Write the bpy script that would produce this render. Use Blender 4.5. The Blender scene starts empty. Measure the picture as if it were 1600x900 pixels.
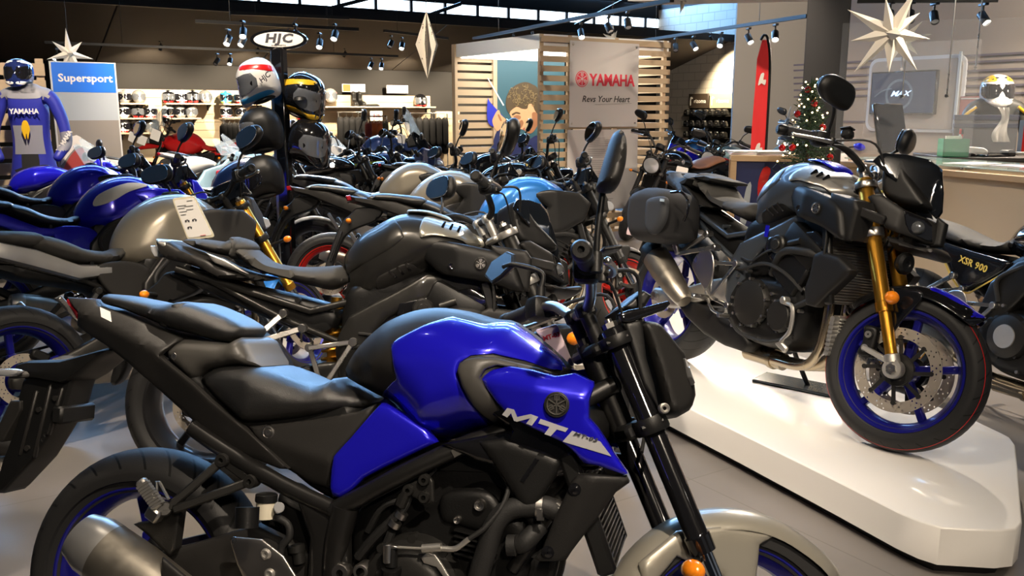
import bpy, bmesh, math, random
import numpy as np
from mathutils import Vector, Matrix, Euler
from mathutils.geometry import delaunay_2d_cdt

random.seed(7)
C = bpy.context.scene.collection
PI = math.pi
R = math.radians

# camera
FPX, CAM_H, PITCH = 1400.0, 1.42, R(11.1)
cam_d = bpy.data.cameras.new('camera')
cam = bpy.data.objects.new('camera', cam_d)
C.objects.link(cam)
cam.location = (0, 0, CAM_H)
cam.rotation_euler = (PI / 2 - PITCH, 0, 0)
cam_d.sensor_width = 36.0
cam_d.lens = 36.0 * FPX / 1600.0
cam_d.clip_start = 0.05
cam_d.clip_end = 200
bpy.context.scene.camera = cam
CP, SP = math.cos(PITCH), math.sin(PITCH)

def ray(px, py):
	a = (px - 800) / FPX
	b = (450 - py) / FPX
	return Vector((a, CP + b * SP, -SP + b * CP))

def at_z(px, py, z):
	d = ray(px, py)
	t = (z - CAM_H) / d.z
	return Vector((0, 0, CAM_H)) + d * t

def at_y(px, py, y):
	d = ray(px, py)
	return Vector((0, 0, CAM_H)) + d * (y / d.y)

# materials
MATS = {}

def mat(name, col, rough=0.5, metal=0.0, coat=0.0, spec=0.5, bump=0.0, bscale=200.0, var=0.0, vscale=8.0,
		emit=0.0, trans=0.0, alpha=1.0, ior=1.45, flake=0.0, aniso=0.0, sheen=0.0):
	if name in MATS:
		return MATS[name]
	m = bpy.data.materials.new(name)
	m.use_nodes = True
	nt = m.node_tree
	p = nt.nodes['Principled BSDF']
	c = (col[0], col[1], col[2], 1)
	p.inputs['Base Color'].default_value = c
	p.inputs['Roughness'].default_value = rough
	p.inputs['Metallic'].default_value = metal
	p.inputs['Coat Weight'].default_value = coat
	p.inputs['Coat Roughness'].default_value = 0.04
	p.inputs['Specular IOR Level'].default_value = spec
	p.inputs['IOR'].default_value = ior
	p.inputs['Sheen Weight'].default_value = sheen
	if trans:
		p.inputs['Transmission Weight'].default_value = trans
	if alpha < 1:
		p.inputs['Alpha'].default_value = alpha
	if emit:
		p.inputs['Emission Color'].default_value = c
		p.inputs['Emission Strength'].default_value = emit
	tc = None
	if bump or var or flake:
		tc = nt.nodes.new('ShaderNodeTexCoord')
	if bump:
		n = nt.nodes.new('ShaderNodeTexNoise')
		n.inputs['Scale'].default_value = bscale
		n.inputs['Detail'].default_value = 2
		nt.links.new(tc.outputs['Object'], n.inputs['Vector'])
		b = nt.nodes.new('ShaderNodeBump')
		b.inputs['Strength'].default_value = bump
		b.inputs['Distance'].default_value = 0.002
		nt.links.new(n.outputs['Fac'], b.inputs['Height'])
		nt.links.new(b.outputs['Normal'], p.inputs['Normal'])
	if var:
		n = nt.nodes.new('ShaderNodeTexNoise')
		n.inputs['Scale'].default_value = vscale
		n.inputs['Detail'].default_value = 4
		nt.links.new(tc.outputs['Object'], n.inputs['Vector'])
		mx = nt.nodes.new('ShaderNodeMapRange')
		mx.inputs['From Min'].default_value = 0.3
		mx.inputs['From Max'].default_value = 0.7
		mx.inputs['To Min'].default_value = max(0.02, rough - var)
		mx.inputs['To Max'].default_value = min(1, rough + var)
		nt.links.new(n.outputs['Fac'], mx.inputs['Value'])
		nt.links.new(mx.outputs['Result'], p.inputs['Roughness'])
	MATS[name] = m
	return m

def nodes(m):
	return m.node_tree.nodes, m.node_tree.links, m.node_tree.nodes['Principled BSDF']

def math_node(nt, op, a, b=None, c=None):
	n = nt.nodes.new('ShaderNodeMath')
	n.operation = op
	for i, v in enumerate((a, b, c)):
		if v is None:
			continue
		if isinstance(v, (int, float)):
			n.inputs[i].default_value = v
		else:
			nt.links.new(v, n.inputs[i])
	return n.outputs[0]

def tyre_mat():
	m = mat('tyre_rubber', (0.018, 0.018, 0.018), 0.55, spec=0.35, bump=0.15, bscale=300)
	nt = m.node_tree
	p = nt.nodes['Principled BSDF']
	tc = nt.nodes.new('ShaderNodeTexCoord')
	sx = nt.nodes.new('ShaderNodeSeparateXYZ')
	nt.links.new(tc.outputs['Object'], sx.inputs[0])
	ang = math_node(nt, 'ARCTAN2', sx.outputs[2], sx.outputs[0])
	ay = math_node(nt, 'ABSOLUTE', sx.outputs[1])
	u = math_node(nt, 'MULTIPLY_ADD', ang, 26 / (2 * PI), math_node(nt, 'MULTIPLY', ay, 14.0))
	sgn = math_node(nt, 'MULTIPLY', math_node(nt, 'SIGN', sx.outputs[1]), 0.25)
	fr = math_node(nt, 'FRACT', math_node(nt, 'ADD', u, sgn))
	g = math_node(nt, 'LESS_THAN', fr, 0.10)
	rr = math_node(nt, 'SQRT', math_node(nt, 'ADD', math_node(nt, 'MULTIPLY', sx.outputs[0], sx.outputs[0]),
										 math_node(nt, 'MULTIPLY', sx.outputs[2], sx.outputs[2])))
	g = math_node(nt, 'MULTIPLY', g, math_node(nt, 'GREATER_THAN', rr, 0.272))
	g = math_node(nt, 'MULTIPLY', g, math_node(nt, 'GREATER_THAN', ay, 0.012))
	mix = nt.nodes.new('ShaderNodeMix')
	mix.data_type = 'RGBA'
	mix.inputs[6].default_value = (0.019, 0.019, 0.0195, 1)
	mix.inputs[7].default_value = (0.003, 0.003, 0.003, 1)
	nt.links.new(g, mix.inputs[0])
	nt.links.new(mix.outputs[2], p.inputs['Base Color'])
	return m

M = dict(
	tyre=tyre_mat(),
	blue=mat('metallic_blue_paint', (0.014, 0.010, 0.66), 0.24, metal=0.40, coat=1.0, spec=0.6),
	blue_rim=mat('blue_wheel_paint', (0.010, 0.010, 0.22), 0.32, metal=0.3, coat=0.5),
	red_rim=mat('red_wheel_paint', (0.55, 0.02, 0.012), 0.35, coat=0.4),
	black_rim=mat('black_wheel_paint', (0.012, 0.012, 0.013), 0.35, coat=0.4),
	black=mat('black_plastic', (0.007, 0.007, 0.007), 0.45, spec=0.4, bump=0.12, bscale=400, var=0.06),
	matte=mat('matte_black_plastic', (0.011, 0.0105, 0.010), 0.50, spec=0.4, bump=0.2, bscale=500),
	gloss=mat('gloss_black', (0.006, 0.006, 0.007), 0.12, coat=0.8),
	dgrey=mat('dark_grey_plastic', (0.019, 0.018, 0.017), 0.45, spec=0.4, bump=0.12, bscale=500),
	grey=mat('grey_plastic', (0.062, 0.059, 0.054), 0.42, bump=0.1, bscale=500),
	graph=mat('graphite_paint', (0.030, 0.029, 0.027), 0.34, metal=0.6, coat=0.25),
	silver=mat('silver_paint', (0.60, 0.58, 0.54), 0.30, metal=0.75, coat=0.6),
	ngrey=mat('warm_grey_paint', (0.30, 0.27, 0.215), 0.34, metal=0.45, coat=0.5),
	fgrey=mat('fender_grey_paint', (0.33, 0.31, 0.26), 0.33, metal=0.4, coat=0.6),
	lblue=mat('light_blue_paint', (0.03, 0.20, 0.62), 0.3, metal=0.3, coat=0.7),
	iceblue=mat('ice_blue_paint', (0.35, 0.55, 0.68), 0.3, metal=0.2, coat=0.6),
	teal=mat('pale_teal_paint', (0.22, 0.36, 0.40), 0.32, coat=0.6),
	red=mat('red_paint', (0.55, 0.012, 0.012), 0.28, coat=0.8),
	white=mat('white_paint', (0.75, 0.74, 0.72), 0.35, coat=0.5),
	seat=mat('black_seat_vinyl', (0.014, 0.014, 0.014), 0.36, spec=0.8, bump=0.35, bscale=900),
	gseat=mat('grey_seat_fabric', (0.055, 0.053, 0.049), 0.68, bump=0.4, bscale=900),
	brown=mat('brown_seat_leather', (0.26, 0.12, 0.06), 0.5, bump=0.3, bscale=500),
	redseat=mat('red_seat_vinyl', (0.60, 0.04, 0.03), 0.45),
	alu=mat('brushed_aluminium', (0.55, 0.53, 0.50), 0.30, metal=1.0, var=0.06),
	calu=mat('cast_aluminium', (0.62, 0.60, 0.56), 0.42, metal=0.9, bump=0.2, bscale=300),
	chrome=mat('chrome', (0.72, 0.72, 0.72), 0.10, metal=1.0),
	dmetal=mat('dark_metal', (0.040, 0.039, 0.037), 0.40, metal=0.7, bump=0.15, bscale=300),
	engine=mat('black_engine_metal', (0.008, 0.008, 0.008), 0.42, metal=0.3, bump=0.2, bscale=250),
	frame=mat('black_frame_paint', (0.013, 0.0125, 0.012), 0.36, metal=0.25, coat=0.2),
	gold=mat('gold_anodised', (0.72, 0.36, 0.045), 0.28, metal=0.95),
	steel=mat('exhaust_steel', (0.50, 0.42, 0.30), 0.24, metal=1.0, var=0.08),
	bsteel=mat('brushed_titanium_muffler', (0.36, 0.33, 0.28), 0.36, metal=0.9, var=0.08, vscale=30),
	lsteel=mat('silver_end_cap', (0.62, 0.61, 0.59), 0.33, metal=0.85),
	disc=mat('brake_disc_steel', (0.52, 0.46, 0.38), 0.36, metal=0.6, var=0.05, vscale=40),
	rubber=mat('black_rubber', (0.014, 0.014, 0.014), 0.6, bump=0.3, bscale=300),
	amber=mat('amber_lens', (0.85, 0.24, 0.01), 0.15, coat=0.6),
	redlens=mat('red_lens', (0.28, 0.008, 0.015), 0.12, coat=0.7),
	lens=mat('clear_lens', (0.75, 0.76, 0.78), 0.05, metal=0.6, coat=1.0),
	smoke=mat('smoked_screen', (0.006, 0.007, 0.009), 0.05, coat=0.8, alpha=0.95),
	clear=mat('clear_screen', (0.55, 0.68, 0.78), 0.04, alpha=0.32, coat=0.6),
	glass=mat('mirror_glass', (0.75, 0.80, 0.85), 0.03, metal=1.0),
	fluid=mat('milky_reservoir_plastic', (0.66, 0.61, 0.48), 0.4),
	decal=mat('grey_decal', (0.42, 0.42, 0.44), 0.4, coat=0.3),
	wdecal=mat('white_decal', (0.78, 0.77, 0.74), 0.4),
	golddecal=mat('gold_decal', (0.70, 0.50, 0.10), 0.4),
	cardw=mat('white_card', (0.82, 0.80, 0.77), 0.5),
	cardp=mat('pink_card', (0.78, 0.62, 0.66), 0.5),
	ink=mat('dark_ink', (0.05, 0.05, 0.06), 0.6),
	inkred=mat('red_ink', (0.60, 0.04, 0.06), 0.55),
	cream=mat('cream_plastic_frame', (0.70, 0.64, 0.47), 0.4),
)

# mesh builder
def cr_path(pts, n=6, closed=False):
	pts = [Vector(p) for p in pts]
	if len(pts) < 3:
		return pts
	out = []
	N = len(pts)
	rng = range(N) if closed else range(N - 1)
	for i in rng:
		p0 = pts[(i - 1) % N] if closed or i > 0 else pts[0] * 2 - pts[1]
		p1 = pts[i]
		p2 = pts[(i + 1) % N]
		p3 = pts[(i + 2) % N] if closed or i + 2 < N else pts[-1] * 2 - pts[-2]
		for k in range(n):
			t = k / n
			a = (p1 * 2 + (p2 - p0) * t + (p0 * 2 - p1 * 5 + p2 * 4 - p3) * t * t + (-p0 + p1 * 3 - p2 * 3 + p3) * t ** 3) * 0.5
			out.append(a)
	if not closed:
		out.append(pts[-1])
	return out

def poly_resample(poly, step, smooth):
	P = [Vector((p[0], p[1], 0)) for p in poly]
	if smooth:
		P = cr_path(P, 5, True)
	out = []
	n = len(P)
	for i in range(n):
		a, b = P[i], P[(i + 1) % n]
		L = (b - a).length
		if L < 1e-6:
			continue
		k = max(1, int(round(L / step)))
		if smooth and L < step * 0.6 and out and (a - out[-1]).length < step * 0.5:
			continue
		for j in range(k):
			out.append(a + (b - a) * (j / k))
	return np.array([[v.x, v.y] for v in out])

def seg_dist(pts, B):
	A = B
	D = np.roll(B, -1, axis=0) - A
	L2 = (D ** 2).sum(1) + 1e-12
	d = np.full(len(pts), 1e9)
	for a, dd, l2 in zip(A, D, L2):
		t = np.clip(((pts - a) @ dd) / l2, 0, 1)
		q = a + t[:, None] * dd
		d = np.minimum(d, np.sqrt(((pts - q) ** 2).sum(1)))
	return d

def inside(pts, B):
	x, y = pts[:, 0], pts[:, 1]
	ins = np.zeros(len(pts), bool)
	n = len(B)
	for i in range(n):
		x1, y1 = B[i]
		x2, y2 = B[(i + 1) % n]
		if y1 == y2:
			continue
		c = ((y1 > y) != (y2 > y)) & (x < (x2 - x1) * (y - y1) / (y2 - y1) + x1)
		ins ^= c
	return ins

def fill_poly(poly, D, step=None, smooth=True):
	P = np.array([[p[0], p[1]] for p in poly], float)
	size = max(np.ptp(P[:, 0]), np.ptp(P[:, 1]))
	step = step or size / 22
	B = poly_resample(poly, step, smooth)
	area = 0.5 * np.sum(B[:, 0] * np.roll(B[:, 1], -1) - np.roll(B[:, 0], -1) * B[:, 1])
	if area < 0:
		B = B[::-1].copy()
	tang = np.roll(B, -1, axis=0) - np.roll(B, 1, axis=0)
	nrm = np.stack([-tang[:, 1], tang[:, 0]], 1)
	nrm /= (np.linalg.norm(nrm, axis=1)[:, None] + 1e-9)
	pts = [B]
	prev = None
	for u in (0.07, 0.28, 0.62):
		q = B + nrm * (u * D)
		k = inside(q, B)
		q = q[k]
		if len(q) == 0:
			continue
		d = seg_dist(q, B)
		q = q[d > u * D * 0.93]
		if len(q) > 1:
			keep = [q[0]]
			md = min(step * 0.45, max(u * D * 0.5, step * 0.2))
			for v in q[1:]:
				if np.hypot(*(v - keep[-1])) > md:
					keep.append(v)
			pts.append(np.array(keep))
	xs = np.arange(P[:, 0].min(), P[:, 0].max() + step, step)
	ys = np.arange(P[:, 1].min(), P[:, 1].max() + step, step * 0.866)
	G = np.array([[x + (0.5 * step if j % 2 else 0), y] for j, y in enumerate(ys) for x in xs])
	G = G[inside(G, B)]
	if len(G):
		d = seg_dist(G, B)
		G = G[d > max(0.62 * D + step * 0.35, step * 0.5)]
		if len(G):
			pts.append(G)
	allp = np.concatenate(pts)
	nb = len(B)
	r = delaunay_2d_cdt([Vector((p[0], p[1])) for p in allp], [(i, (i + 1) % nb) for i in range(nb)], [], 1, 1e-7)
	V = np.array([[v.x, v.y] for v in r[0]])
	F = [tuple(f) for f in r[2]]
	d = seg_dist(V, B)
	d[d < 1e-6] = 0
	return V, F, d

def prof(u):
	u = np.clip(u, 0, 1)
	return np.sqrt(1 - (1 - u) ** 2)

class MB:
	def __init__(s):
		s.v = []
		s.f = []

	def addm(s, verts, faces, mtx=None):
		o = len(s.v)
		if mtx is not None:
			verts = [mtx @ Vector(v) for v in verts]
		s.v += [tuple(v) for v in verts]
		s.f += [tuple(i + o for i in f) for f in faces]
		return s

	def box(s, c, size, rot=None, bev=0.0, seg=1):
		bm = bmesh.new()
		bmesh.ops.create_cube(bm, size=1)
		bmesh.ops.scale(bm, vec=size, verts=bm.verts)
		if bev:
			bmesh.ops.bevel(bm, geom=bm.edges[:], offset=min(bev, min(size) * 0.49), segments=seg, affect='EDGES', profile=0.5)
		m = Matrix.Translation(Vector(c))
		if rot is not None:
			m = m @ (rot.to_4x4() if not isinstance(rot, Euler) else rot.to_matrix().to_4x4())
		bm.verts.index_update()
		s.addm([v.co for v in bm.verts], [[v.index for v in f.verts] for f in bm.faces], m)
		bm.free()
		return s

	def bar(s, a, b, w, h, up=(0, 0, 1), bev=0.0):
		a, b = Vector(a), Vector(b)
		d = (b - a)
		x = d.normalized()
		y = Vector(up).cross(x)
		if y.length < 1e-4:
			y = Vector((0, 1, 0)).cross(x)
		y.normalize()
		z = x.cross(y)
		m = Matrix((x, y, z)).transposed()
		return s.box((a + b) / 2, (d.length, w, h), m, bev)

	def tube(s, path, r, n=10, caps=True, smooth=0):
		P = [Vector(p) for p in path]
		if smooth and len(P) > 2:
			if not isinstance(r, (int, float)):
				rr = []
				for i in range(len(r) - 1):
					rr += [r[i] + (r[i + 1] - r[i]) * k / smooth for k in range(smooth)]
				r = rr + [r[-1]]
			P = cr_path(P, smooth)
		if isinstance(r, (int, float)):
			r = [r] * len(P)
		t = (P[1] - P[0]).normalized()
		u = t.orthogonal().normalized()
		o = len(s.v)
		for i, p in enumerate(P):
			if i == 0:
				t2 = (P[1] - P[0])
			elif i == len(P) - 1:
				t2 = (P[-1] - P[-2])
			else:
				t2 = (P[i + 1] - P[i - 1])
			t2 = t2.normalized() if t2.length > 1e-9 else t
			q = t.rotation_difference(t2)
			u = (q @ u)
			u = (u - t2 * u.dot(t2)).normalized()
			t = t2
			w = t.cross(u)
			for k in range(n):
				a = 2 * PI * k / n
				s.v.append(tuple(p + (u * math.cos(a) + w * math.sin(a)) * r[i]))
		for i in range(len(P) - 1):
			for k in range(n):
				a, b = o + i * n + k, o + i * n + (k + 1) % n
				s.f.append((a, b, b + n, a + n))
		if caps:
			s.f.append(tuple(o + k for k in range(n - 1, -1, -1)))
			e = o + (len(P) - 1) * n
			s.f.append(tuple(e + k for k in range(n)))
		return s

	def lathe(s, prof_, o=(0, 0, 0), axis=(0, 0, 1), n=24, a0=0.0, a1=2 * PI, ref=None, closed_prof=False):
		"""profile of (r, h) pairs about an axis"""
		o = Vector(o)
		ax = Vector(axis).normalized()
		u = Vector(ref).normalized() if ref is not None else ax.orthogonal().normalized()
		u = (u - ax * u.dot(ax)).normalized()
		w = ax.cross(u)
		full = abs(a1 - a0 - 2 * PI) < 1e-6
		st = n if full else n + 1
		b = len(s.v)
		m = len(prof_)
		for k in range(st):
			a = a0 + (a1 - a0) * k / n
			dr = u * math.cos(a) + w * math.sin(a)
			for (r, h) in prof_:
				s.v.append(tuple(o + dr * r + ax * h))
		mm = m if closed_prof else m - 1
		for k in range(n):
			k2 = (k + 1) % st
			for j in range(mm):
				j2 = (j + 1) % m
				s.f.append((b + k * m + j, b + k2 * m + j, b + k2 * m + j2, b + k * m + j2))
		if not full and closed_prof:
			s.f.append(tuple(b + j for j in range(m)))
			s.f.append(tuple(b + n * m + j for j in range(m - 1, -1, -1)))
		return s

	def cyl(s, a, b, r, n=16, r2=None, bev=0.0):
		a, b = Vector(a), Vector(b)
		L = (b - a).length
		r2 = r if r2 is None else r2
		if bev:
			p = [(0.0001, 0), (r - bev, 0), (r, bev), (r2, L - bev), (r2 - bev, L), (0.0001, L)]
		else:
			p = [(0.0001, 0), (r, 0), (r2, L), (0.0001, L)]
		return s.lathe(p, a, b - a, n)

	def sphere(s, c, r, scale=(1, 1, 1), n=16, m=10, rot=None):
		mt = Matrix.Translation(Vector(c)) @ (rot.to_4x4() if rot is not None else Matrix()) @ Matrix.Diagonal((*scale, 1))
		t = MB()
		t.lathe([(max(1e-4, r * math.sin(PI * k / m)), -r * math.cos(PI * k / m)) for k in range(m + 1)], n=n)
		return s.addm(t.v, t.f, mt)

	def puff(s, poly, W, D, lat=0.0, step=None, smooth=True, z_shift=None, base=0.0):
		"""a rounded solid whose side outline is poly (x, z); W half width (number or f(x,z)); D edge rounding"""
		V, F, d = fill_poly(poly, D, step, smooth)
		w = np.array([W(x, z) for x, z in V]) if callable(W) else np.full(len(V), W)
		t = w * (base + (1 - base) * prof(d / D))
		o = len(s.v)
		n = len(V)
		idx2 = {}
		for i in range(n):
			s.v.append((V[i, 0], lat - t[i], V[i, 1]))
		for i in range(n):
			if d[i] == 0 and base == 0:
				idx2[i] = o + i
			else:
				idx2[i] = len(s.v)
				s.v.append((V[i, 0], lat + t[i], V[i, 1]))
		for f in F:
			s.f.append(tuple(o + i for i in f))
			s.f.append(tuple(idx2[i] for i in reversed(f)))
		if base > 0:
			s._rim(F, d, o, idx2)
		return s

	def _rim(s, F, d, o, idx2):
		cnt = {}
		for f in F:
			for a, b in zip(f, f[1:] + f[:1]):
				cnt[(a, b)] = cnt.get((a, b), 0) + 1
		for (a, b) in list(cnt):
			if (b, a) not in cnt:
				s.f.append((o + b, o + a, idx2[a], idx2[b]))

	def plate(s, poly, lat, thick=0.02, D=0.02, rnd=0.012, step=None, smooth=True, side=-1, crease=None):
		"""a side panel: outline poly (x, z) at lateral distance lat (number or f(x,z)), rounded towards its edges"""
		V, F, d = fill_poly(poly, D, step, smooth)
		L = np.array([lat(x, z) for x, z in V]) if callable(lat) else np.full(len(V), lat)
		if crease is not None:
			L = L + np.array([crease(x, z) for x, z in V])
		out = L - rnd * (1 - prof(d / D))
		o = len(s.v)
		n = len(V)
		for i in range(n):
			s.v.append((V[i, 0], side * out[i], V[i, 1]))
		for i in range(n):
			s.v.append((V[i, 0], side * (L[i] - thick), V[i, 1]))
		idx2 = {i: o + n + i for i in range(n)}
		for f in F:
			a = tuple(o + i for i in f)
			b = tuple(o + n + i for i in reversed(f))
			s.f.append(a if side < 0 else a[::-1])
			s.f.append(b if side < 0 else b[::-1])
		cnt = set()
		for f in F:
			for a, b in zip(f, f[1:] + f[:1]):
				cnt.add((a, b))
		for (a, b) in cnt:
			if (b, a) not in cnt:
				q = (o + b, o + a, idx2[a], idx2[b])
				s.f.append(q if side < 0 else q[::-1])
		return s

	def disc_ring(s, r0, r1, thick, c, nseg=36, rows=2, hole=0.3, axis='Y'):
		"""a drilled ring: every cell carries a round hole"""
		cx, cy, cz = c

		def P(r, a, h):
			return (cx + r * math.cos(a), cy + h, cz + r * math.sin(a))
		dr = (r1 - r0) / rows
		for h, flip in ((-thick / 2, False), (thick / 2, True)):
			for j in range(rows):
				for k in range(nseg):
					ra, rb = r0 + j * dr, r0 + (j + 1) * dr
					a0 = 2 * PI * (k + (0.5 if j % 2 else 0)) / nseg
					a1 = a0 + 2 * PI / nseg
					am, rm = (a0 + a1) / 2, (ra + rb) / 2
					hr = hole * min(dr, rm * (a1 - a0))
					outer = [(ra, a0), (ra, am), (ra, a1), (rm, a1), (rb, a1), (rb, am), (rb, a0), (rm, a0)]
					o = len(s.v)
					skip = (k % 3 == 2) if j % 2 else (k % 3 == 0)
					for (r, a) in outer:
						s.v.append(P(r, a, h))
					if skip:
						f = tuple(o + i for i in range(8))
						s.f.append(f if flip else f[::-1])
						continue
					for (r, a) in outer:
						dx, dy = (a - am) * rm, (r - rm)
						t = math.atan2(dy, dx)
						s.v.append(P(rm + hr * math.sin(t), am + hr * math.cos(t) / rm, h))
					for i in range(8):
						f = (o + i, o + (i + 1) % 8, o + 8 + (i + 1) % 8, o + 8 + i)
						s.f.append(f if flip else f[::-1])
		s.lathe([(r1, -thick / 2), (r1, thick / 2)], c, (0, 1, 0), nseg * 2)
		s.lathe([(r0, thick / 2), (r0, -thick / 2)], c, (0, 1, 0), nseg * 2)
		return s

	def mesh(s, name, sharp=40):
		me = bpy.data.meshes.new(name)
		me.from_pydata(s.v, [], s.f)
		me.polygons.foreach_set('use_smooth', [True] * len(me.polygons))
		me.update()
		bm = bmesh.new()
		bm.from_mesh(me)
		bmesh.ops.remove_doubles(bm, verts=bm.verts, dist=1e-5)
		bmesh.ops.recalc_face_normals(bm, faces=bm.faces)
		bm.to_mesh(me)
		bm.free()
		if sharp:
			me.set_sharp_from_angle(angle=R(sharp))
		return me

CACHE = {}
SUF = {}

def link(name, me, m, parent=None, mtx=None):
	o = bpy.data.objects.new(name, me)
	C.objects.link(o)
	if len(me.materials) == 0:
		me.materials.append(m)
	elif me.materials[0] is not m:
		o.material_slots[0].link = 'OBJECT'
		o.material_slots[0].material = m
	if parent is not None:
		o.parent = parent
	if mtx is not None:
		o.matrix_basis = mtx
	return o

def tag(o, label=None, cat=None, group=None, kind=None):
	if label:
		o['label'] = label
	if cat:
		o['category'] = cat
	if group:
		o['group'] = group
	if kind:
		o['kind'] = kind
	return o

def empty(name, loc=(0, 0, 0), rot=(0, 0, 0)):
	o = bpy.data.objects.new(name, None)
	C.objects.link(o)
	o.location = loc
	o.rotation_euler = rot
	o.empty_display_size = 0.1
	return o

def obj(name, mb, m, parent=None, mtx=None, sharp=40):
	return link(name, mb.mesh(name, sharp), m, parent, mtx)

def struct(name, mb, m, sharp=30):
	o = obj(name, mb, m, sharp=sharp)
	o['kind'] = 'structure'
	return o

def thing(name, label, cat, loc=(0, 0, 0), rot=(0, 0, 0), group=None):
	return tag(empty(name, loc, rot), label, cat, group)

def text_mesh(txt, size=0.1, extrude=0.001, bold=0.0, shear=0.0, align='CENTER', spacing=1.0, res=2):
	cu = bpy.data.curves.new('lettering', 'FONT')
	cu.body = txt
	cu.size = size
	cu.extrude = extrude
	cu.offset = bold
	cu.shear = shear
	cu.align_x = align
	cu.align_y = 'CENTER'
	cu.space_character = spacing
	cu.resolution_u = res
	o = bpy.data.objects.new('lettering_tmp', cu)
	C.objects.link(o)
	dg = bpy.context.evaluated_depsgraph_get()
	me = bpy.data.meshes.new_from_object(o.evaluated_get(dg))
	bpy.data.objects.remove(o)
	bpy.data.curves.remove(cu)
	return me

def conform(me, mtx, fn):
	"""wrap lettering onto a curved side: every vertex goes to y = fn(x, z, height over the glyph plane)"""
	iv = mtx.inverted()
	for v in me.vertices:
		h = v.co.z
		w = mtx @ Vector((v.co.x, v.co.y, 0))
		v.co = iv @ Vector((w.x, fn(w.x, w.z, h), w.z))
	return me

def frame_mtx(o, x, up):
	"""matrix with local x along x, local y near up, local z = x cross y"""
	x = Vector(x).normalized()
	z = x.cross(Vector(up)).normalized()
	y = z.cross(x)
	m = Matrix((x, y, z)).transposed().to_4x4()
	m.translation = Vector(o)
	return m

def copy_tree(o, parent=None):
	c = o.copy()
	C.objects.link(c)
	c.parent = parent
	for ch in list(o.children):
		copy_tree(ch, c)
	return c
# motorcycle building kit
# bike space: x forward from the rear axle, y left, z up from the ground
GDEF = dict(wb=1.40, rr=0.318, rt=0.18, fr=0.300, ft=0.118, rake=24.5, L=0.74, fl=0.103, fo=0.0265, fi=0.021, usd=True,
			hbar=0.055, pull=0.15, half=0.37, rise=0.05, mir=True, mirz=0.20, discs=2, spokes='y5', piv=(0.55, 0.43),
			sw=0.115, headz=None, rim_w=0.8, low=0.53)

def tri(px, ):
	return px

class Bike:
	def __init__(s, key, name, label, loc, yaw, lean=10, steer=25, g=None, c=None, group=None, cat='motorcycle'):
		s.key = key
		s.g = dict(GDEF)
		s.g.update(g or {})
		s.c = dict(tyre='tyre', rim='black_rim', fork='black', slider='chrome', frame='frame', engine='engine', swing='frame',
				   header='steel', muffler='bsteel', tank='graph', seat='seat', tail='dgrey', fender='black', clamp='dmetal',
				   bar='dmetal', trim='matte', shock='gold')
		s.c.update(c or {})
		loc = Vector((loc[0], loc[1], loc[2] if len(loc) > 2 else 0))
		s.root = thing(name, label, cat, loc, (-R(lean), 0, R(yaw)), group)
		s.W = Matrix.Translation(loc) @ Euler((-R(lean), 0, R(yaw))).to_matrix().to_4x4()
		g = s.g
		rk = R(g['rake'])
		s.u = Vector((-math.sin(rk), 0, math.cos(rk)))
		s.pf = Vector((math.cos(rk), 0, math.sin(rk)))
		s.A = Vector((g['wb'], 0, g['fr']))
		p = s.A - s.pf * 0.03
		s.S = Matrix.Translation(p) @ Matrix.Rotation(R(steer), 4, s.u) @ Matrix.Translation(-p)
		s.top = s.A + s.u * g['L']
		s.parts = {}

	def F(s, t, lat=0, fwd=0.0):
		"""a point in fork space: t along the fork from the axle, lat sideways, fwd ahead"""
		return s.A + s.u * t + s.pf * fwd + Vector((0, lat, 0))

	def T3(s, px, py, lat, steer=False):
		Wi = ((s.W @ s.S) if steer else s.W).inverted()
		o = Wi @ Vector((0, 0, CAM_H))
		d = Wi.to_3x3() @ ray(px, py)
		t = (-lat - o.y) / d.y
		return o + d * t

	def T(s, pts, lat, steer=False):
		return [(q.x, q.z) for q in (s.T3(p[0], p[1], lat, steer) for p in pts)]

	def part(s, name, sub, fn, m, steer=False, parent=None, label=None, sharp=40, off=None):
		k = (s.key, sub)
		if k not in CACHE:
			b = MB()
			fn(b)
			CACHE[k] = b.mesh(name, sharp)
		m = M[s.c.get(m, m)]
		mt = s.S.copy() if steer else Matrix()
		if off is not None:
			mt = mt @ Matrix.Translation(off)
		if parent is not None and parent is not s.root:
			o = link(name, CACHE[k], m, parent, parent.matrix_basis.inverted() @ mt)
		else:
			o = link(name, CACHE[k], m, s.root, mt)
		if label:
			o['label'] = label
		s.parts[sub] = o
		return o

	def textpart(s, name, txt, o, x, up, size, m, parent=None, bold=0.0, shear=0.0, spacing=1.0, extrude=0.0006, steer=False, wide=1.0, lat=None):
		me = text_mesh(txt, size, extrude, bold, shear, spacing=spacing)
		if wide != 1.0:
			for v in me.vertices:
				v.co.x *= wide
		fm = frame_mtx(o, x, up)
		if lat is not None:
			conform(me, fm, lambda px, pz, h: -(lat(px, pz) + .0012 + h))
		mt = (s.S if steer else Matrix()) @ fm
		if parent is not None and parent is not s.root:
			return link(name, me, M[m], parent, parent.matrix_basis.inverted() @ mt)
		return link(name, me, M[m], s.root, mt)

# wheels
def tyre_fn(Rr, t):
	def fn(b):
		h = t / 2
		drop = min(0.30 * t, 0.045)
		pr = []
		for k in range(17):
			y = -h + t * k / 16
			pr.append((Rr - drop * abs(y / h) ** 2.3, y))
		side = [(Rr - drop - 0.012, h * 1.0), (Rr - drop - 0.028, h * 0.97), (0.240, h * 0.86), (0.226, h * 0.80), (0.214, h * 0.70)]
		prf = [(r, -y) for r, y in reversed(side)] + pr + side
		b.lathe(prf, (0, 0, 0), (0, 1, 0), 64, closed_prof=True)
	return fn

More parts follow.
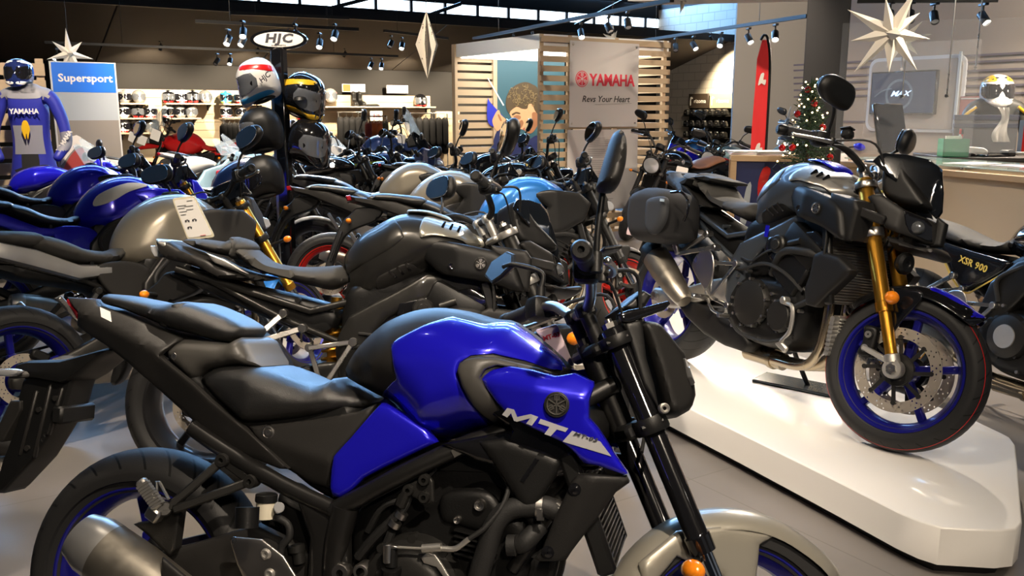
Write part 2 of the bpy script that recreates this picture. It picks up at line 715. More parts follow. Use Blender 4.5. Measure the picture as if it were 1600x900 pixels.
def rim_fn(t, rw=0.8, style='y5', hub=0.05):
	def fn(b):
		w = t * rw / 2
		b.lathe([(0.231, -w), (0.231, -w + 0.008), (0.216, -w + 0.014), (0.208, -w + 0.03), (0.203, 0), (0.208, w - 0.03), (0.216, w - 0.014), (0.231, w - 0.008), (0.231, w),
				 (0.222, w), (0.206, w - 0.022), (0.194, 0.012), (0.194, -0.012), (0.206, -w + 0.022), (0.222, -w)], (0, 0, 0), (0, 1, 0), 64, closed_prof=True)
		hl = max(0.04, w * 0.9)
		b.lathe([(0.012, -hl), (hub - 0.006, -hl), (hub, -hl + 0.008), (hub, hl - 0.008), (hub - 0.006, hl), (0.012, hl)], (0, 0, 0), (0, 1, 0), 32)
		if style == 'wire':
			for k in range(36):
				a = 2 * PI * k / 36
				a2 = a + (0.35 if k % 2 else -0.35)
				sy = hl * (0.9 if k % 4 < 2 else -0.9)
				b.tube([(0.045 * math.cos(a), sy, 0.045 * math.sin(a)), (0.2 * math.cos(a2), 0, 0.2 * math.sin(a2))], 0.0022, 5)
			return
		n = 5
		for k in range(n):
			a = 2 * PI * k / n + 0.3
			for sg in ((-1, 1) if style == 'y5' else (0,)):
				a1 = a + sg * 0.10
				a2 = a + sg * 0.20
				p0 = Vector((0.035 * math.cos(a1), 0, 0.035 * math.sin(a1)))
				pm = Vector((0.11 * math.cos(a + sg * 0.14), 0.006, 0.11 * math.sin(a + sg * 0.14)))
				p1 = Vector((0.202 * math.cos(a2), 0, 0.202 * math.sin(a2)))
				th = 0.018 if style == 'y5' else 0.03
				b.bar(p0, pm, 0.034, th * 1.3, (0, 1, 0), 0.005)
				b.bar(pm, p1, 0.028, th, (0, 1, 0), 0.005)
	return fn

def wheel(b, where):
	g = b.g
	if where == 'rear':
		o, Rr, t, st = Vector((0, 0, g['rr'])), g['rr'], g['rt'], False
	else:
		o, Rr, t, st = b.A, g['fr'], g['ft'], True
	ty = b.part('tyre', where + '_tyre', tyre_fn(Rr, t), 'tyre', st, off=o, sharp=50)
	rm = b.part('rim', where + '_rim', rim_fn(t, g['rim_w'], g['spokes']), 'rim', st, off=o)
	return ty, rm

def brake(b):
	g = b.g
	r = 0.158
	for sd in ((-1, 1) if g['discs'] == 2 else ((-1,) if g['discs'] == -1 else (1,))):
		y = sd * (g['ft'] * 0.5 + 0.008)
		b.part('brake_disc', 'fdisc%d' % sd, lambda q: q.disc_ring(0.118, r, 0.005, (0, 0, 0), 40, 3, 0.27), 'disc', True, off=b.A + Vector((0, y, 0)), sharp=30)

		def carrier(q):
			q.lathe([(0.03, -0.004), (0.06, -0.006), (0.062, 0.006), (0.03, 0.006)], (0, 0, 0), (0, 1, 0), 24, closed_prof=True)
			for k in range(8):
				a = 2 * PI * k / 8
				q.bar((0.05 * math.cos(a), 0, 0.05 * math.sin(a)), (0.122 * math.cos(a + .15), 0, 0.122 * math.sin(a + .15)), 0.014, 0.006, (0, 1, 0))
				q.cyl((0.122 * math.cos(a + .15), -0.007, 0.122 * math.sin(a + .15)), (0.122 * math.cos(a + .15), 0.007, 0.122 * math.sin(a + .15)), 0.009, 10)
		b.part('disc_carrier', 'fcar%d' % sd, carrier, 'dmetal', True, off=b.A + Vector((0, y, 0)))

		def caliper(q, sd=sd, y=y):
			ang = R(168)
			for dy in (-0.022, 0.022):
				q.puff([(-0.025, -0.055), (0.025, -0.055), (0.034, 0), (0.025, 0.055), (-0.025, 0.055), (-0.018, 0)], 0.016, 0.012, lat=dy)
			for dz in (-0.026, 0.026):
				q.cyl((0.003, sd * 0.03, dz), (0.003, sd * 0.045, dz), 0.018, 18, bev=0.003)
		cal = b.part('brake_caliper', 'fcal%d' % sd, caliper, 'engine', True, off=b.A + Vector((-0.125, y, 0.075)))

		def pist(q, sd=sd):
			for dz in (-0.026, 0.026):
				q.lathe([(0.004, 0.0), (0.013, 0.0), (0.013, 0.003), (0.004, 0.003)], (0.003, sd * 0.0445, dz), (0, sd, 0), 16, closed_prof=True)
		b.part('caliper_cap', 'fcalp%d' % sd, pist, 'alu', True, parent=cal, off=b.A + Vector((-0.125, y, 0.075)))
	# rear disc on the right
	b.part('brake_disc', 'rdisc', lambda q: q.disc_ring(0.075, 0.11, 0.005, (0, 0, 0), 30, 3, 0.26), 'disc', off=Vector((0, -g['rt'] / 2 - 0.004, g['rr'])), sharp=30)
	b.part('brake_caliper', 'rcal', lambda q: q.box((0.075, -g['rt'] / 2 - 0.005, g['rr'] + 0.085), (0.08, 0.045, 0.045), Euler((0, R(35), 0)), 0.01), 'engine')
	b.part('wheel_axle', 'raxle', lambda q: q.cyl((0, -0.165, g['rr']), (0, 0.165, g['rr']), 0.014, 16, bev=0.002).cyl((0, -0.172, g['rr']), (0, -0.15, g['rr']), 0.022, 6).cyl((0, 0.172, g['rr']), (0, 0.15, g['rr']), 0.022, 6), 'alu')

def fork(b):
	g = b.g
	fl, L, low = g['fl'], g['L'], g['low']
	for sd in (-1, 1):
		if g['usd']:
			tu = b.part('fork_tube', 'ftube%d' % sd, lambda q, sd=sd: q.lathe(
				[(0.001, low * L - 0.19), (g['fo'] + .003, low * L - 0.19), (g['fo'] + .004, low * L - 0.155), (g['fo'], low * L - 0.15), (g['fo'], L - 0.005), (g['fo'] - .004, L), (.001, L)],
				b.F(0, sd * fl), b.u, 24), 'fork', True)
			b.part('fork_slider', 'fsl%d' % sd, lambda q, sd=sd: q.cyl(b.F(0.03, sd * fl), b.F(low * L - 0.18, sd * fl), g['fi'], 20), 'slider', True)
		else:
			tu = b.part('fork_tube', 'ftube%d' % sd, lambda q, sd=sd: q.cyl(b.F(L * .45, sd * fl), b.F(L, sd * fl), g['fi'], 20, bev=.003), 'slider', True)
			b.part('fork_slider', 'fsl%d' % sd, lambda q, sd=sd: q.cyl(b.F(0.0, sd * fl), b.F(L * .5, sd * fl), g['fo'], 20, bev=.004).cyl(b.F(L * .48, sd * fl), b.F(L * .62, sd * fl), g['fo'] + .003, 16, bev=.004), 'fork', True)
		b.part('fork_cap', 'fcap%d' % sd, lambda q, sd=sd: q.cyl(b.F(L - .004, sd * fl), b.F(L + .012, sd * fl), 0.017, 6).cyl(b.F(L + .01, sd * fl), b.F(L + .02, sd * fl), 0.008, 12), 'alu', True, parent=tu)

		def foot(q, sd=sd):
			q.cyl(b.F(0.055, sd * fl), b.F(0.02, sd * fl), 0.028, 20, bev=.004)
			q.lathe([(0.012, -.022), (0.034, -.022), (0.036, -.018), (0.036, .018), (0.034, .022), (0.012, .022)], b.F(0, sd * fl), (0, 1, 0), 20, closed_prof=True)
			q.bar(b.F(0.02, sd * fl), b.F(0.1, sd * fl, -0.10), 0.02, 0.03, (0, 1, 0), .004)
		b.part('axle_clamp', 'ffoot%d' % sd, foot, 'foot' if 'foot' in b.c else 'dmetal', True)
	b.part('wheel_axle', 'faxle', lambda q: q.cyl(b.F(0, -fl - .026), b.F(0, fl + .026), 0.013, 12).lathe([(.008, 0), (.019, 0), (.019, .01), (.008, .01)], b.F(0, -fl - .03), (0, 1, 0), 6, closed_prof=True), 'alu', True)

	def clamp(t, h):
		def fn(q):
			m = Matrix((b.pf, Vector((0, 1, 0)), b.u)).transposed()
			q.box(b.F(t, 0, -0.028), (0.055, 2 * fl - 0.02, h), m, 0.008)
			for sd in (-1, 1):
				q.lathe([(g['fo'] - .002, -h / 2), (g['fo'] + .011, -h / 2), (g['fo'] + .013, -h / 2 + .004), (g['fo'] + .013, h / 2 - .004), (g['fo'] + .011, h / 2), (g['fo'] - .002, h / 2)], b.F(t, sd * fl), b.u, 24, closed_prof=True)
				q.bar(b.F(t, sd * fl), b.F(t, sd * fl * 0.55, -0.03), 0.05, h * .9, b.u, 0.006)
				q.cyl(b.F(t, sd * (fl + .03), .018), b.F(t, sd * (fl + .022), -.03), .006, 8)
		return fn
	b.part('upper_triple_clamp', 'uclamp', clamp(L - 0.03, 0.026), 'clamp', True)
	b.part('lower_triple_clamp', 'lclamp', clamp(L * 0.70, 0.034), 'clamp', True)
	b.part('steering_stem', 'stem', lambda q: q.cyl(b.F(L * .68, 0, -.03), b.F(L - .01, 0, -.03), 0.028, 20).cyl(b.F(L - .02, 0, -.03), b.F(L + .005, 0, -.03), 0.018, 6), 'dmetal', True)

def bars(b, clip=False):
	g = b.g
	L = g['L']
	c = b.F(L + g['hbar'], 0, -0.02)
	z, pull, hf, rise = Vector((0, 0, 1)), g['pull'], g['half'], g['rise']
	back = Vector((-1, 0, 0))

	def P(y, up, bk):
		return c + Vector((-bk, y, up))
	prt = {}
	pts = lambda sd: [P(0, 0, 0), P(sd * .05, 0, 0), P(sd * .10, rise * .35, .005), P(sd * .17, rise * .95, pull * .25), P(sd * (hf - .13), rise, pull * .55), P(sd * hf, rise * .8, pull)]
	b.part('handlebar', 'bar', lambda q: (q.tube(pts(-1)[::-1] + pts(1)[1:], 0.0125, 12, smooth=5)), 'bar', True)
	b.part('bar_riser', 'riser', lambda q: [q.cyl(b.F(L - .02, sy, -.02), c + Vector((0, sy, -.005)), .017, 16) and q.box(c + Vector((0, sy, 0)), (.045, .034, .036), Euler((0, -R(g['rake']), 0)), .008) for sy in (-.045, .045)], 'clamp', True)
	for sd in (-1, 1):
		e = P(sd * hf, rise * .8, pull)
		i = P(sd * (hf - .125), rise, pull * .55)
		d = (e - i).normalized()
		gr = b.part('grip', 'grip%d' % sd, lambda q, e=e, i=i, d=d: q.lathe([(.001, 0), (.0235, 0), (.0235, .01)] + [(.0178 + .0012 * (k % 2), .012 + .1 * k / 20) for k in range(21)] + [(.0195, .118), (.001, .118)], i, d, 18), 'rubber', True)
		b.part('bar_end', 'bend%d' % sd, lambda q, i=i, d=d: q.lathe([(.006, .118), (.018, .118), (.0205, .122), (.0205, .145), (.016, .152), (.007, .152), (.007, .14), (.001, .14)], i, d, 18), 'engine', True, parent=gr)

		def sw(q, i=i, d=d, sd=sd):
			m = Matrix((d, Vector((0, 0, 1)).cross(d).normalized(), d.cross(Vector((0, 0, 1)).cross(d)).normalized())).transposed()
			q.box(i - d * .028 + Vector((-.003, 0, -.004)), (.056, .056, .060), m, .014, 2)
			q.box(i - d * .03 + Vector((-.026, 0, .008)), (.026, .012, .012), m, .003)
			q.box(i - d * .025 + Vector((-.026, 0, -.012)), (.018, .012, .014), m, .003)
		b.part('switch_block', 'switch%d' % sd, sw, 'engine', True)
		lv0 = i - d * .045 + Vector((.03, 0, -.01))
		b.part('brake_lever' if sd < 0 else 'clutch_lever', 'lever%d' % sd, lambda q, lv0=lv0, e=e, d=d, i=i: q.tube([lv0, lv0 + d * .03 + Vector((.022, 0, -.002)), i + d * .06 + Vector((.058, 0, -.012)), i + d * .13 + Vector((.05, 0, -.014))], [.009, .008, .0065, .007], 8, smooth=5).sphere(i + d * .134 + Vector((.05, 0, -.014)), .0085), 'alu', True)

		def perch(q, i=i, d=d, lv0=lv0):
			q.bar(i - d * .06, lv0, .022, .026, bev=.004)
			q.cyl(lv0 + Vector((0, 0, -.016)), lv0 + Vector((0, 0, .016)), .012, 12)
		b.part('lever_perch', 'perch%d' % sd, perch, 'dmetal', True)
		if sd < 0:
			rs = i - d * .085 + Vector((.045, 0, .03))
			rv = b.part('brake_reservoir', 'resv', lambda q, rs=rs: q.box(rs, (.040, .046, .034), Euler((0, -.25, 0)), .008), 'engine', True)
			b.part('reservoir_lid', 'resvl', lambda q, rs=rs: q.box(rs + Vector((-.004, 0, .020)), (.042, .048, .008), Euler((0, -.25, 0)), .003), 'black', True, parent=rv)
		# cables from the controls down to the headstock
		b.part('cable', 'cable%d' % sd, lambda q, i=i, d=d, sd=sd: (q.tube([i - d * .06 + Vector((.03, 0, 0)), i - d * .15 + Vector((.10, 0, .01)), b.F(L * .95, sd * .07, .07), b.F(L * .75, sd * .04, .06), b.F(L * .62, sd * .03, 0)], .0045, 7, smooth=6),
																	 q.tube([i - d * .04 + Vector((.02, 0, -.02)), i - d * .12 + Vector((.05, 0, -.03)), b.F(L * .9, sd * .05, .04), b.F(L * .72, sd * .02, .03)], .0035, 7, smooth=6)), 'rubber', True)
		if g['mir']:
			mirror(b, sd, i - d * .05, sd)
	return c

def mirror(b, sd, base, y, off=None, shape=None):
	g = b.g
	out = Vector(off) if off else Vector((.03, sd * .10, g['mirz']))
	hd = base + out
	st = b.part('mirror_stem', 'mst%d' % sd, lambda q: q.cyl(base + Vector((0, 0, -.005)), base + Vector((0, 0, .03)), .012, 12).tube([base + Vector((0, 0, .01)), base + out * .35 + Vector((.012, 0, .03)), hd + Vector((.01, 0, -.03))], .006, 8, smooth=5), 'black', True)
	ms = g.get('mirs', 1.0)
	shp = shape or [(-.085, -.035), (-.05, -.052), (.04, -.045), (.088, -.012), (.08, .03), (.03, .05), (-.06, .045), (-.09, .01)]

	shp = [(x_ * ms, z_ * ms) for x_, z_ in shp]

	def turned(fn, fx):
		def f(q):
			t = MB()
			fn(t)
			# puff is built in x/z with depth on y: turn it so that the width runs sideways
			m = Matrix.Translation(hd) @ Matrix.Rotation(R(g.get('mirtilt', 8)), 4, 'Y') @ Matrix.Rotation(sd * R(g.get('mirtoe', 12)), 4, 'Z') @ Matrix(((0, 1, 0, 0), (sd, 0, 0, 0), (0, 0, 1, 0), (0, 0, 0, 1)))
			q.addm(t.v, t.f, m)
		return f
	hdp = b.part('mirror_head', 'mhd%d' % sd, turned(lambda t: t.puff(shp, .024, .03, lat=.016), 0), 'mirror' if 'mirror' in b.c else 'black', True)
	b.part('mirror_glass', 'mgl%d' % sd, turned(lambda t: t.puff([(x * .88, z * .86) for x, z in shp], .0025, .004, lat=-.0085, base=.6), 0), 'glass', True, parent=hdp)

def fender(b, a0=-62, a1=78, w=None, gap=0.012, legs=True, m='fender', key='ffend'):
	g = b.g
	w = w or g['ft'] + .03
	Rr = g['fr'] + gap

	def fn(q):
		n = 28
		pr = []
		K = 10
		for sgn in (1,):
			for j in range(K + 1):
				t = -1 + 2 * j / K
				pr.append((t * w / 2, -0.042 * abs(t) ** 2.4))
		rows = []
		for i in range(n + 1):
			f = i / n
			a = R(90 + a0 + (a1 - a0) * f)   # 90 = straight up; larger = towards the rear
			ends = min(1, min(f, 1 - f) / .12)
			wd = .45 + .55 * math.sqrt(max(0, 1 - (1 - ends) ** 2))
			up = .012 * (1 - f) * (1 - min(1, f / .2))
			rows.append([(Vector((math.cos(a) * (Rr + dz + up), y * wd, math.sin(a) * (Rr + dz + up)))) for (y, dz) in pr])
		o = len(q.v)
		for rws in rows:
			q.v += [tuple(b.A + v) for v in rws]
		for rws in rows:
			q.v += [tuple(b.A + v * 1.0 - Vector((v.x, 0, v.z)).normalized() * .004) for v in rws]
		st = K + 1
		N2 = len(rows) * st
		for i in range(n):
			for j in range(K):
				a_, b_, c_, d_ = o + i * st + j, o + i * st + j + 1, o + (i + 1) * st + j + 1, o + (i + 1) * st + j
				q.f.append((a_, b_, c_, d_))
				q.f.append((d_ + N2, c_ + N2, b_ + N2, a_ + N2))
		for i in range(n):
			for j in (0, K):
				a_, d_ = o + i * st + j, o + (i + 1) * st + j
				q.f.append((a_, d_, d_ + N2, a_ + N2))
		for i in (0, n):
			for j in range(K):
				a_, d_ = o + i * st + j, o + i * st + j + 1
				q.f.append((a_, d_, d_ + N2, a_ + N2))
	fd = b.part('front_fender', key, fn, m, True, sharp=60)
	if legs:
		def lg(q):
			for sd in (-1, 1):
				q.plate([(b.A.x - .10, b.A.z + .20), (b.A.x - .15, b.A.z + .28), (b.A.x - .05, b.A.z + .30), (b.A.x + .02, b.A.z + .29), (b.A.x - .03, b.A.z + .18), (b.A.x - .06, b.A.z + .10), (b.A.x - .08, b.A.z + .11)], w / 2 + .006, .012, .012, .006, side=sd)
		b.part('fender_bracket', key + 'leg', lg, m, True, parent=fd)
	return fd

# running gear
def swingarm(b, style='beam'):
	g = b.g
	px, pz = g['piv']
	rz = g['rr']
	lt = g['rt'] / 2 + .028

	def fn(q):
		for sd in (-1, 1):
			q.plate([(-.05, rz - .03), (-.05, rz + .032), (.03, rz + .045), (.18, rz + .075), (px - .12, pz + .055), (px, pz + .045), (px + .035, pz), (px, pz - .045), (px - .15, pz - .05), (.15, rz - .035)], lt + .022, .042, .02, .014, side=sd)
		q.box((px - .13, 0, pz + .005), (.10, 2 * lt, .085), None, .015)
	b.part('swingarm', 'swing', fn, 'swing')

	def shock(q):
		a, c = Vector((px - .10, 0, pz - .06)), Vector((px - .07, 0, pz + .30))
		q.cyl(a, c, .022, 14)
		d = (c - a)
		pts = [a + d * (.2 + .7 * k / 72) + Vector((math.cos(k * .7) * .038, math.sin(k * .7) * .038, 0)) for k in range(73)]
		q.tube(pts, .007, 6)
	b.part('rear_shock', 'shock', shock, 'shock')

	def chain(q):
		y = g['rt'] / 2 + .018
		q.lathe([(.088, -.004), (.098, -.004), (.098, .004), (.088, .004)], (0, y, rz), (0, 1, 0), 40, closed_prof=True)
		for s1 in (1, -1):
			q.bar((0, y, rz + s1 * .094), (px + .1, y, pz + s1 * .04), .012, .016, (0, 1, 0))
	b.part('drive_chain', 'chain', chain, 'dmetal')
	b.part('side_stand', 'stand', lambda q: q.tube([(px + .08, .13, .30), (px + .10, .20, .18), (px + .13, .275, .052)], .011, 10).box((px + .135, .28, .048), (.07, .05, .012), None, .004), 'black')

def footpegs(b, rider=True, hg=True, pillion=True, m='alu', rx=.50, rz=.37, px=.22, pz=.52, lat=.20):
	for sd in (-1, 1):
		if rider:
			def fn(q, sd=sd):
				for i, (p0, p1) in enumerate((((rx, rz), (rx + .11, rz + .17)), ((rx, rz), (rx - .05, rz + .15)), ((rx - .05, rz + .15), (rx + .11, rz + .17)), ((rx, rz), (rx + .10, rz - .02)))):
					q.bar((p0[0], sd * lat, p0[1]), (p1[0], sd * (lat - .03), p1[1]), .018, .010, (0, 1, 0), .003)
				for (x, z) in ((rx + .11, rz + .17), (rx - .05, rz + .15), (rx + .10, rz - .02)):
					q.cyl((x, sd * (lat - .045), z), (x, sd * (lat + .004 - .02), z), .016, 14, bev=.002)
				q.tube([(rx - .02, sd * (lat + .01), rz + .02), (rx + .05, sd * (lat + .015), rz - .05), (rx + .15, sd * (lat + .02), rz - .06)], .007, 8, smooth=4)
				q.cyl((rx + .15, sd * (lat + .0), rz - .06), (rx + .15, sd * (lat + .06), rz - .06), .009, 10)
			br = b.part('rearset_bracket', 'rset%d' % sd, fn, m)

			def peg(q, sd=sd):
				q.bar((rx, sd * lat, rz - .01), (rx - .015, sd * (lat + .085), rz - .005), .026, .018, bev=.004)
				for k in range(7):
					q.box((rx - .002 * k, sd * (lat + .02 + .01 * k), rz + .003), (.028, .004, .008))
			b.part('footpeg', 'rpeg%d' % sd, peg, m, parent=br)

			def heel(q, sd=sd):
				q.plate([(rx - .15, rz + .12), (rx - .11, rz + .19), (rx - .03, rz + .20), (rx + .01, rz + .12), (rx - .02, rz + .03), (rx - .08, rz + .06)], lat + .012, .006, .006, .003, side=sd)
			if hg:
				b.part('heel_guard', 'heel%d' % sd, heel, m)
		if pillion:
			def fn2(q, sd=sd):
				q.bar((px, sd * (lat + .005), pz), (px + .12, sd * (lat - .05), pz + .115), .022, .014, (0, 1, 0), .003)
				q.bar((px, sd * (lat + .005), pz), (px + .19, sd * (lat - .05), pz + .06), .022, .014, (0, 1, 0), .003)
				q.cyl((px + .12, sd * (lat - .075), pz + .115), (px + .12, sd * (lat - .035), pz + .115), .016, 14, bev=.003)
				q.cyl((px + .19, sd * (lat - .075), pz + .06), (px + .19, sd * (lat - .035), pz + .06), .016, 14, bev=.003)
			pb = b.part('pillion_peg_bracket', 'ppb%d' % sd, fn2, 'pegarm' if 'pegarm' in b.c else m)

			def peg2(q, sd=sd):
				a, c = Vector((px, sd * (lat + .012), pz - .005)), Vector((px - .075, sd * (lat + .015), pz + .115))
				q.bar(a, c, .026, .020, (0, 1, 0), .005)
				for k in range(9):
					p = a + (c - a) * (.2 + .08 * k)
					q.box(p + Vector((-.006, sd * -.002, 0)), (.022, .03, .005), Euler((0, R(32), 0)))
			b.part('pillion_peg', 'ppeg%d' % sd, peg2, m, parent=pb)

def engine(b, kind='four', ox=0.0, oz=0.0):
	X = lambda pts: [(x + ox, z + oz) for x, z in pts]
	b.part('crankcase', 'case', lambda q: q.puff(X([(.53, .33), (.53, .47), (.62, .54), (.80, .56), (.99, .57), (1.03, .47), (1.0, .33), (.9, .25), (.68, .24)]), .165, .05), 'engine')

	def cyls(q):
		m = Euler((0, R(28), 0))
		q.box((.90 + ox, 0, .60 + oz), (.20, .36, .16), m, .012)
		for k in range(6 if kind != 'smooth' else 0):
			q.box((.885 + ox + .012 * k * .9, 0, .545 + oz + .022 * k), (.215, .375, .008), m)
	b.part('cylinder_block', 'cyl', cyls, 'engine')
	b.part('cylinder_head', 'head', lambda q: q.box((.955 + ox, 0, .70 + oz), (.22, .38, .12), Euler((0, R(28), 0)), .025, 2), 'engine')

	for sd in (-1, 1):
		def cover(q, sd=sd):
			q.lathe([(.105, .0), (.105, .03), (.095, .045), (.07, .052), (.03, .055), (.001, .055)], (.72 + ox, sd * .145, .42 + oz), (0, sd, 0), 32)
			for k in range(7):
				a = 2 * PI * k / 7
				q.cyl((.72 + ox + .1 * math.cos(a), sd * .15, .42 + oz + .1 * math.sin(a)), (.72 + ox + .1 * math.cos(a), sd * .186, .42 + oz + .1 * math.sin(a)), .008, 8)
		b.part('clutch_cover' if sd < 0 else 'alternator_cover', 'clutch' if sd < 0 else 'altern', cover, 'cover' if 'cover' in b.c else 'engine')
		b.part('pickup_cover', 'pick%d' % sd, lambda q, sd=sd: q.lathe([(.07, .0), (.07, .035), (.06, .048), (.02, .05), (.001, .05)], (.90 + ox, sd * .14, .40 + oz), (0, sd, 0), 28), 'dmetal')

	def bolts(q):
		for (x, z) in ((.60, .52), (.66, .55), (.85, .55), (.97, .55), (1.0, .44), (.97, .33), (.62, .30), (.80, .28), (.83, .48)):
			q.cyl((x + ox, -.15, z + oz), (x + ox, -.176, z + oz), .008, 8)
	b.part('engine_bolt', 'ebolts', bolts, 'alu')

	def hoses(q):
		q.tube([(.80 + ox, -.16, .56 + oz), (.87 + ox, -.19, .66 + oz), (1.0 + ox, -.19, .68 + oz), (1.09 + ox, -.15, .66 + oz)], .017, 10, smooth=6)
		if kind != 'smooth':
			q.tube([(.62 + ox, -.16, .56 + oz), (.60 + ox, -.17, .66 + oz), (.70 + ox, -.15, .74 + oz)], .011, 8, smooth=6)
		q.tube([(.98 + ox, -.18, .45 + oz), (1.05 + ox, -.17, .50 + oz), (1.08 + ox, -.14, .56 + oz)], .012, 8, smooth=6)
	b.part('coolant_hose', 'hose', hoses, 'rubber')

def headers(b, n=4, ox=0, oz=0, y0=.13):
	def fn(q):
		for k in range(n):
			y = -y0 + 2 * y0 * k / max(1, n - 1)
			q.tube([(1.03 + ox, y, .66 + oz), (1.10 + ox, y, .60 + oz), (1.115 + ox, y, .45 + oz), (1.09 + ox, y * .9, .30 + oz), (1.0 + ox, y * .6 - .02, .215 + oz), (.80 + ox, y * .3 - .03, .19 + oz)], .020, 12, smooth=6)
		q.cyl((.83 + ox, -.035, .19 + oz), (.62 + ox, -.05, .19 + oz), .038, 18, .042)
		q.cyl((.78 + ox, -.035, .19 + oz), (.76 + ox, -.036, .19 + oz), .047, 18)
	b.part('exhaust_header', 'headers', fn, 'header')

def radiator(b, x=1.12, z=.60, w=.38, h=.34, tilt=14, cooler=False):
	def fn(q):
		m = Euler((0, -R(tilt), 0))
		mm = Matrix.Translation((x, 0, z)) @ m.to_matrix().to_4x4()
		t = MB()
		t.box((0, 0, 0), (.02, w - .04, h))
		n = int(h / .011)
		for k in range(n):
			t.box((.013, 0, -h / 2 + h * (k + .5) / n), (.012, w - .04, .0042))
		q.addm(t.v, t.f, mm)
	rd = b.part('radiator', 'rad', fn, 'rad' if 'rad' in b.c else 'dmetal', sharp=25)
	for sd in (-1, 1):
		b.part('radiator_tank', 'radt%d' % sd, lambda q, sd=sd: q.box((x, sd * (w / 2 - .012), z), (.04, .028, h + .01), Euler((0, -R(tilt), 0)), .008), 'black', parent=rd)
	if cooler:
		def fc(q):
			q.box((x + .045, 0, z - h / 2 - .12), (.03, w * .62, .16), Euler((0, -R(5), 0)))
			for k in range(12):
				q.box((x + .062, 0, z - h / 2 - .19 + .0125 * k), (.012, w * .62, .005))
			for sd in (-1, 1):
				for k in range(9):
					q.cyl((x + .045, sd * w * .31, z - h / 2 - .19 + .017 * k), (x + .045, sd * (w * .31 + .03), z - h / 2 - .19 + .017 * k), .012, 10)
		b.part('oil_cooler', 'oilc', fc, 'calu')

def frame_beam(b, pts=None, lat=.16, key='fbeam', thick=.05):
	px, pz = b.g['piv']
	hs = b.F(b.g['L'] * .82, 0, -.05)
	pts = pts or [(px - .04, pz - .10), (px - .05, pz + .02), (px - .01, pz + .22), (px + .10, pz + .33), (px + .32, pz + .42), (hs.x - .02, hs.z + .04), (hs.x + .02, hs.z - .08), (px + .36, pz + .28), (px + .18, pz + .20), (px + .10, pz + .08), (px + .06, pz - .08)]
	taper = lambda x, z: lat if x < hs.x - .35 else lat - (lat - .06) * min(1, (x - hs.x + .35) / .35)
	[b.part('frame', key + str(sd), lambda q, sd=sd: q.plate(pts, taper, thick, .022, .012, side=sd, smooth=False), 'frame') for sd in (-1, 1)]
	# the dark mass of airbox and wiring between the beams
	b.part('airbox', key + 'box', lambda q: q.puff([(px, pz + .12), (px + .02, pz + .34), (px + .3, pz + .44), (hs.x - .08, hs.z), (hs.x - .06, hs.z - .14), (px + .42, pz + .22), (px + .2, pz + .12)], .12, .04), 'engine')

def subframe(b, z0=.74, x1=-.05, z1=.83, lat=.10):
	px, pz = b.g['piv']

	def fn(q):
		for sd in (-1, 1):
			q.tube([(px + .06, sd * lat, pz + .30), (px - .15, sd * lat, z0 - .02), (x1, sd * lat * .8, z1)], .014, 10)
			q.tube([(px - .01, sd * lat, pz + .12), (px - .25, sd * lat, z0 - .05), (x1 + .1, sd * lat * .8, z1 - .03)], .012, 10)
		for t in (0.1, .3):
			q.cyl((px - t - .1, -lat, z0 + t * .2), (px - t - .1, lat, z0 + t * .2), .01, 8)
	b.part('subframe', 'subf', fn, 'frame')
	b.part('rear_mudguard', 'innerf', lambda q: q.puff([(x1 - .03, z1 - .01), (px - .1, z0 + .01), (px - .06, pz + .18), (px - .16, pz + .14), (px - .22, z0 - .10), (x1 + .12, z1 - .10)], .085, .03), 'black')

def plate_holder(b, x=-.22, z=.80, drop=.34, tail=.16, plate=False):
	def fn(q):
		q.puff([(x + .16, z + .02), (x + .12, z - .05), (x - .06, z - .14), (x - tail + .01, z - drop), (x - tail - .03, z - drop + .01), (x - .10, z - .09), (x - .03, z - .01), (x + .02, z + .03)], .045, .012, base=.5)
		q.box((x - .115, 0, z - .20), (.012, .17, .19), Euler((0, R(22), 0)), .004)
	ph = b.part('plate_holder', 'plateh', fn, 'black')
	for sd in (-1, 1):
		st = b.part('turn_signal_stalk', 'rts%d' % sd, lambda q, sd=sd: q.cyl((x - .03, sd * .03, z - .06), (x - .035, sd * .11, z - .055), .009, 10), 'black')
		b.part('turn_signal_lens', 'rtl%d' % sd, lambda q, sd=sd: q.sphere((x - .038, sd * .135, z - .055), .020, (.85, 1.3, .8), 14, 10), 'amber', parent=st)
	return ph

def front_signals(b, t=.62, fwd=.03, out=.10, oval=(.8, 1.1, .8), lens='amber', r=.021):
	L = b.g['L']
	for sd in (-1, 1):
		p0, p1 = b.F(L * t, sd * b.g['fl'], fwd * .3), b.F(L * t, sd * (b.g['fl'] + out), fwd)
		st = b.part('turn_signal_stalk', 'fts%d' % sd, lambda q, p0=p0, p1=p1: q.cyl(p0, p1, .009, 10), 'black', True)
		b.part('turn_signal_lens', 'ftl%d' % sd, lambda q, p1=p1, sd=sd: q.sphere(p1 + Vector((0, sd * .018, 0)), r, oval, 16, 10), lens, True, parent=st)

def hugger(b, m='matte'):
	Rr = b.g['rr'] + .015

	def fn(q):
		pr = [(-.085, -.03), (-.07, 0), (0, .004), (.07, 0), (.085, -.03)]
		n = 14
		o = len(q.v)
		for i in range(n + 1):
			a = R(20 + 85 * i / n)
			for y, dz in pr:
				q.v.append((math.cos(a) * (Rr + dz), y * b.g['rt'] / .18, b.g['rr'] + math.sin(a) * (Rr + dz)))
		for i in range(n):
			for j in range(4):
				a_ = o + i * 5 + j
				q.f.append((a_, a_ + 1, a_ + 6, a_ + 5))
	b.part('rear_hugger', 'hugger', fn, m, sharp=60)

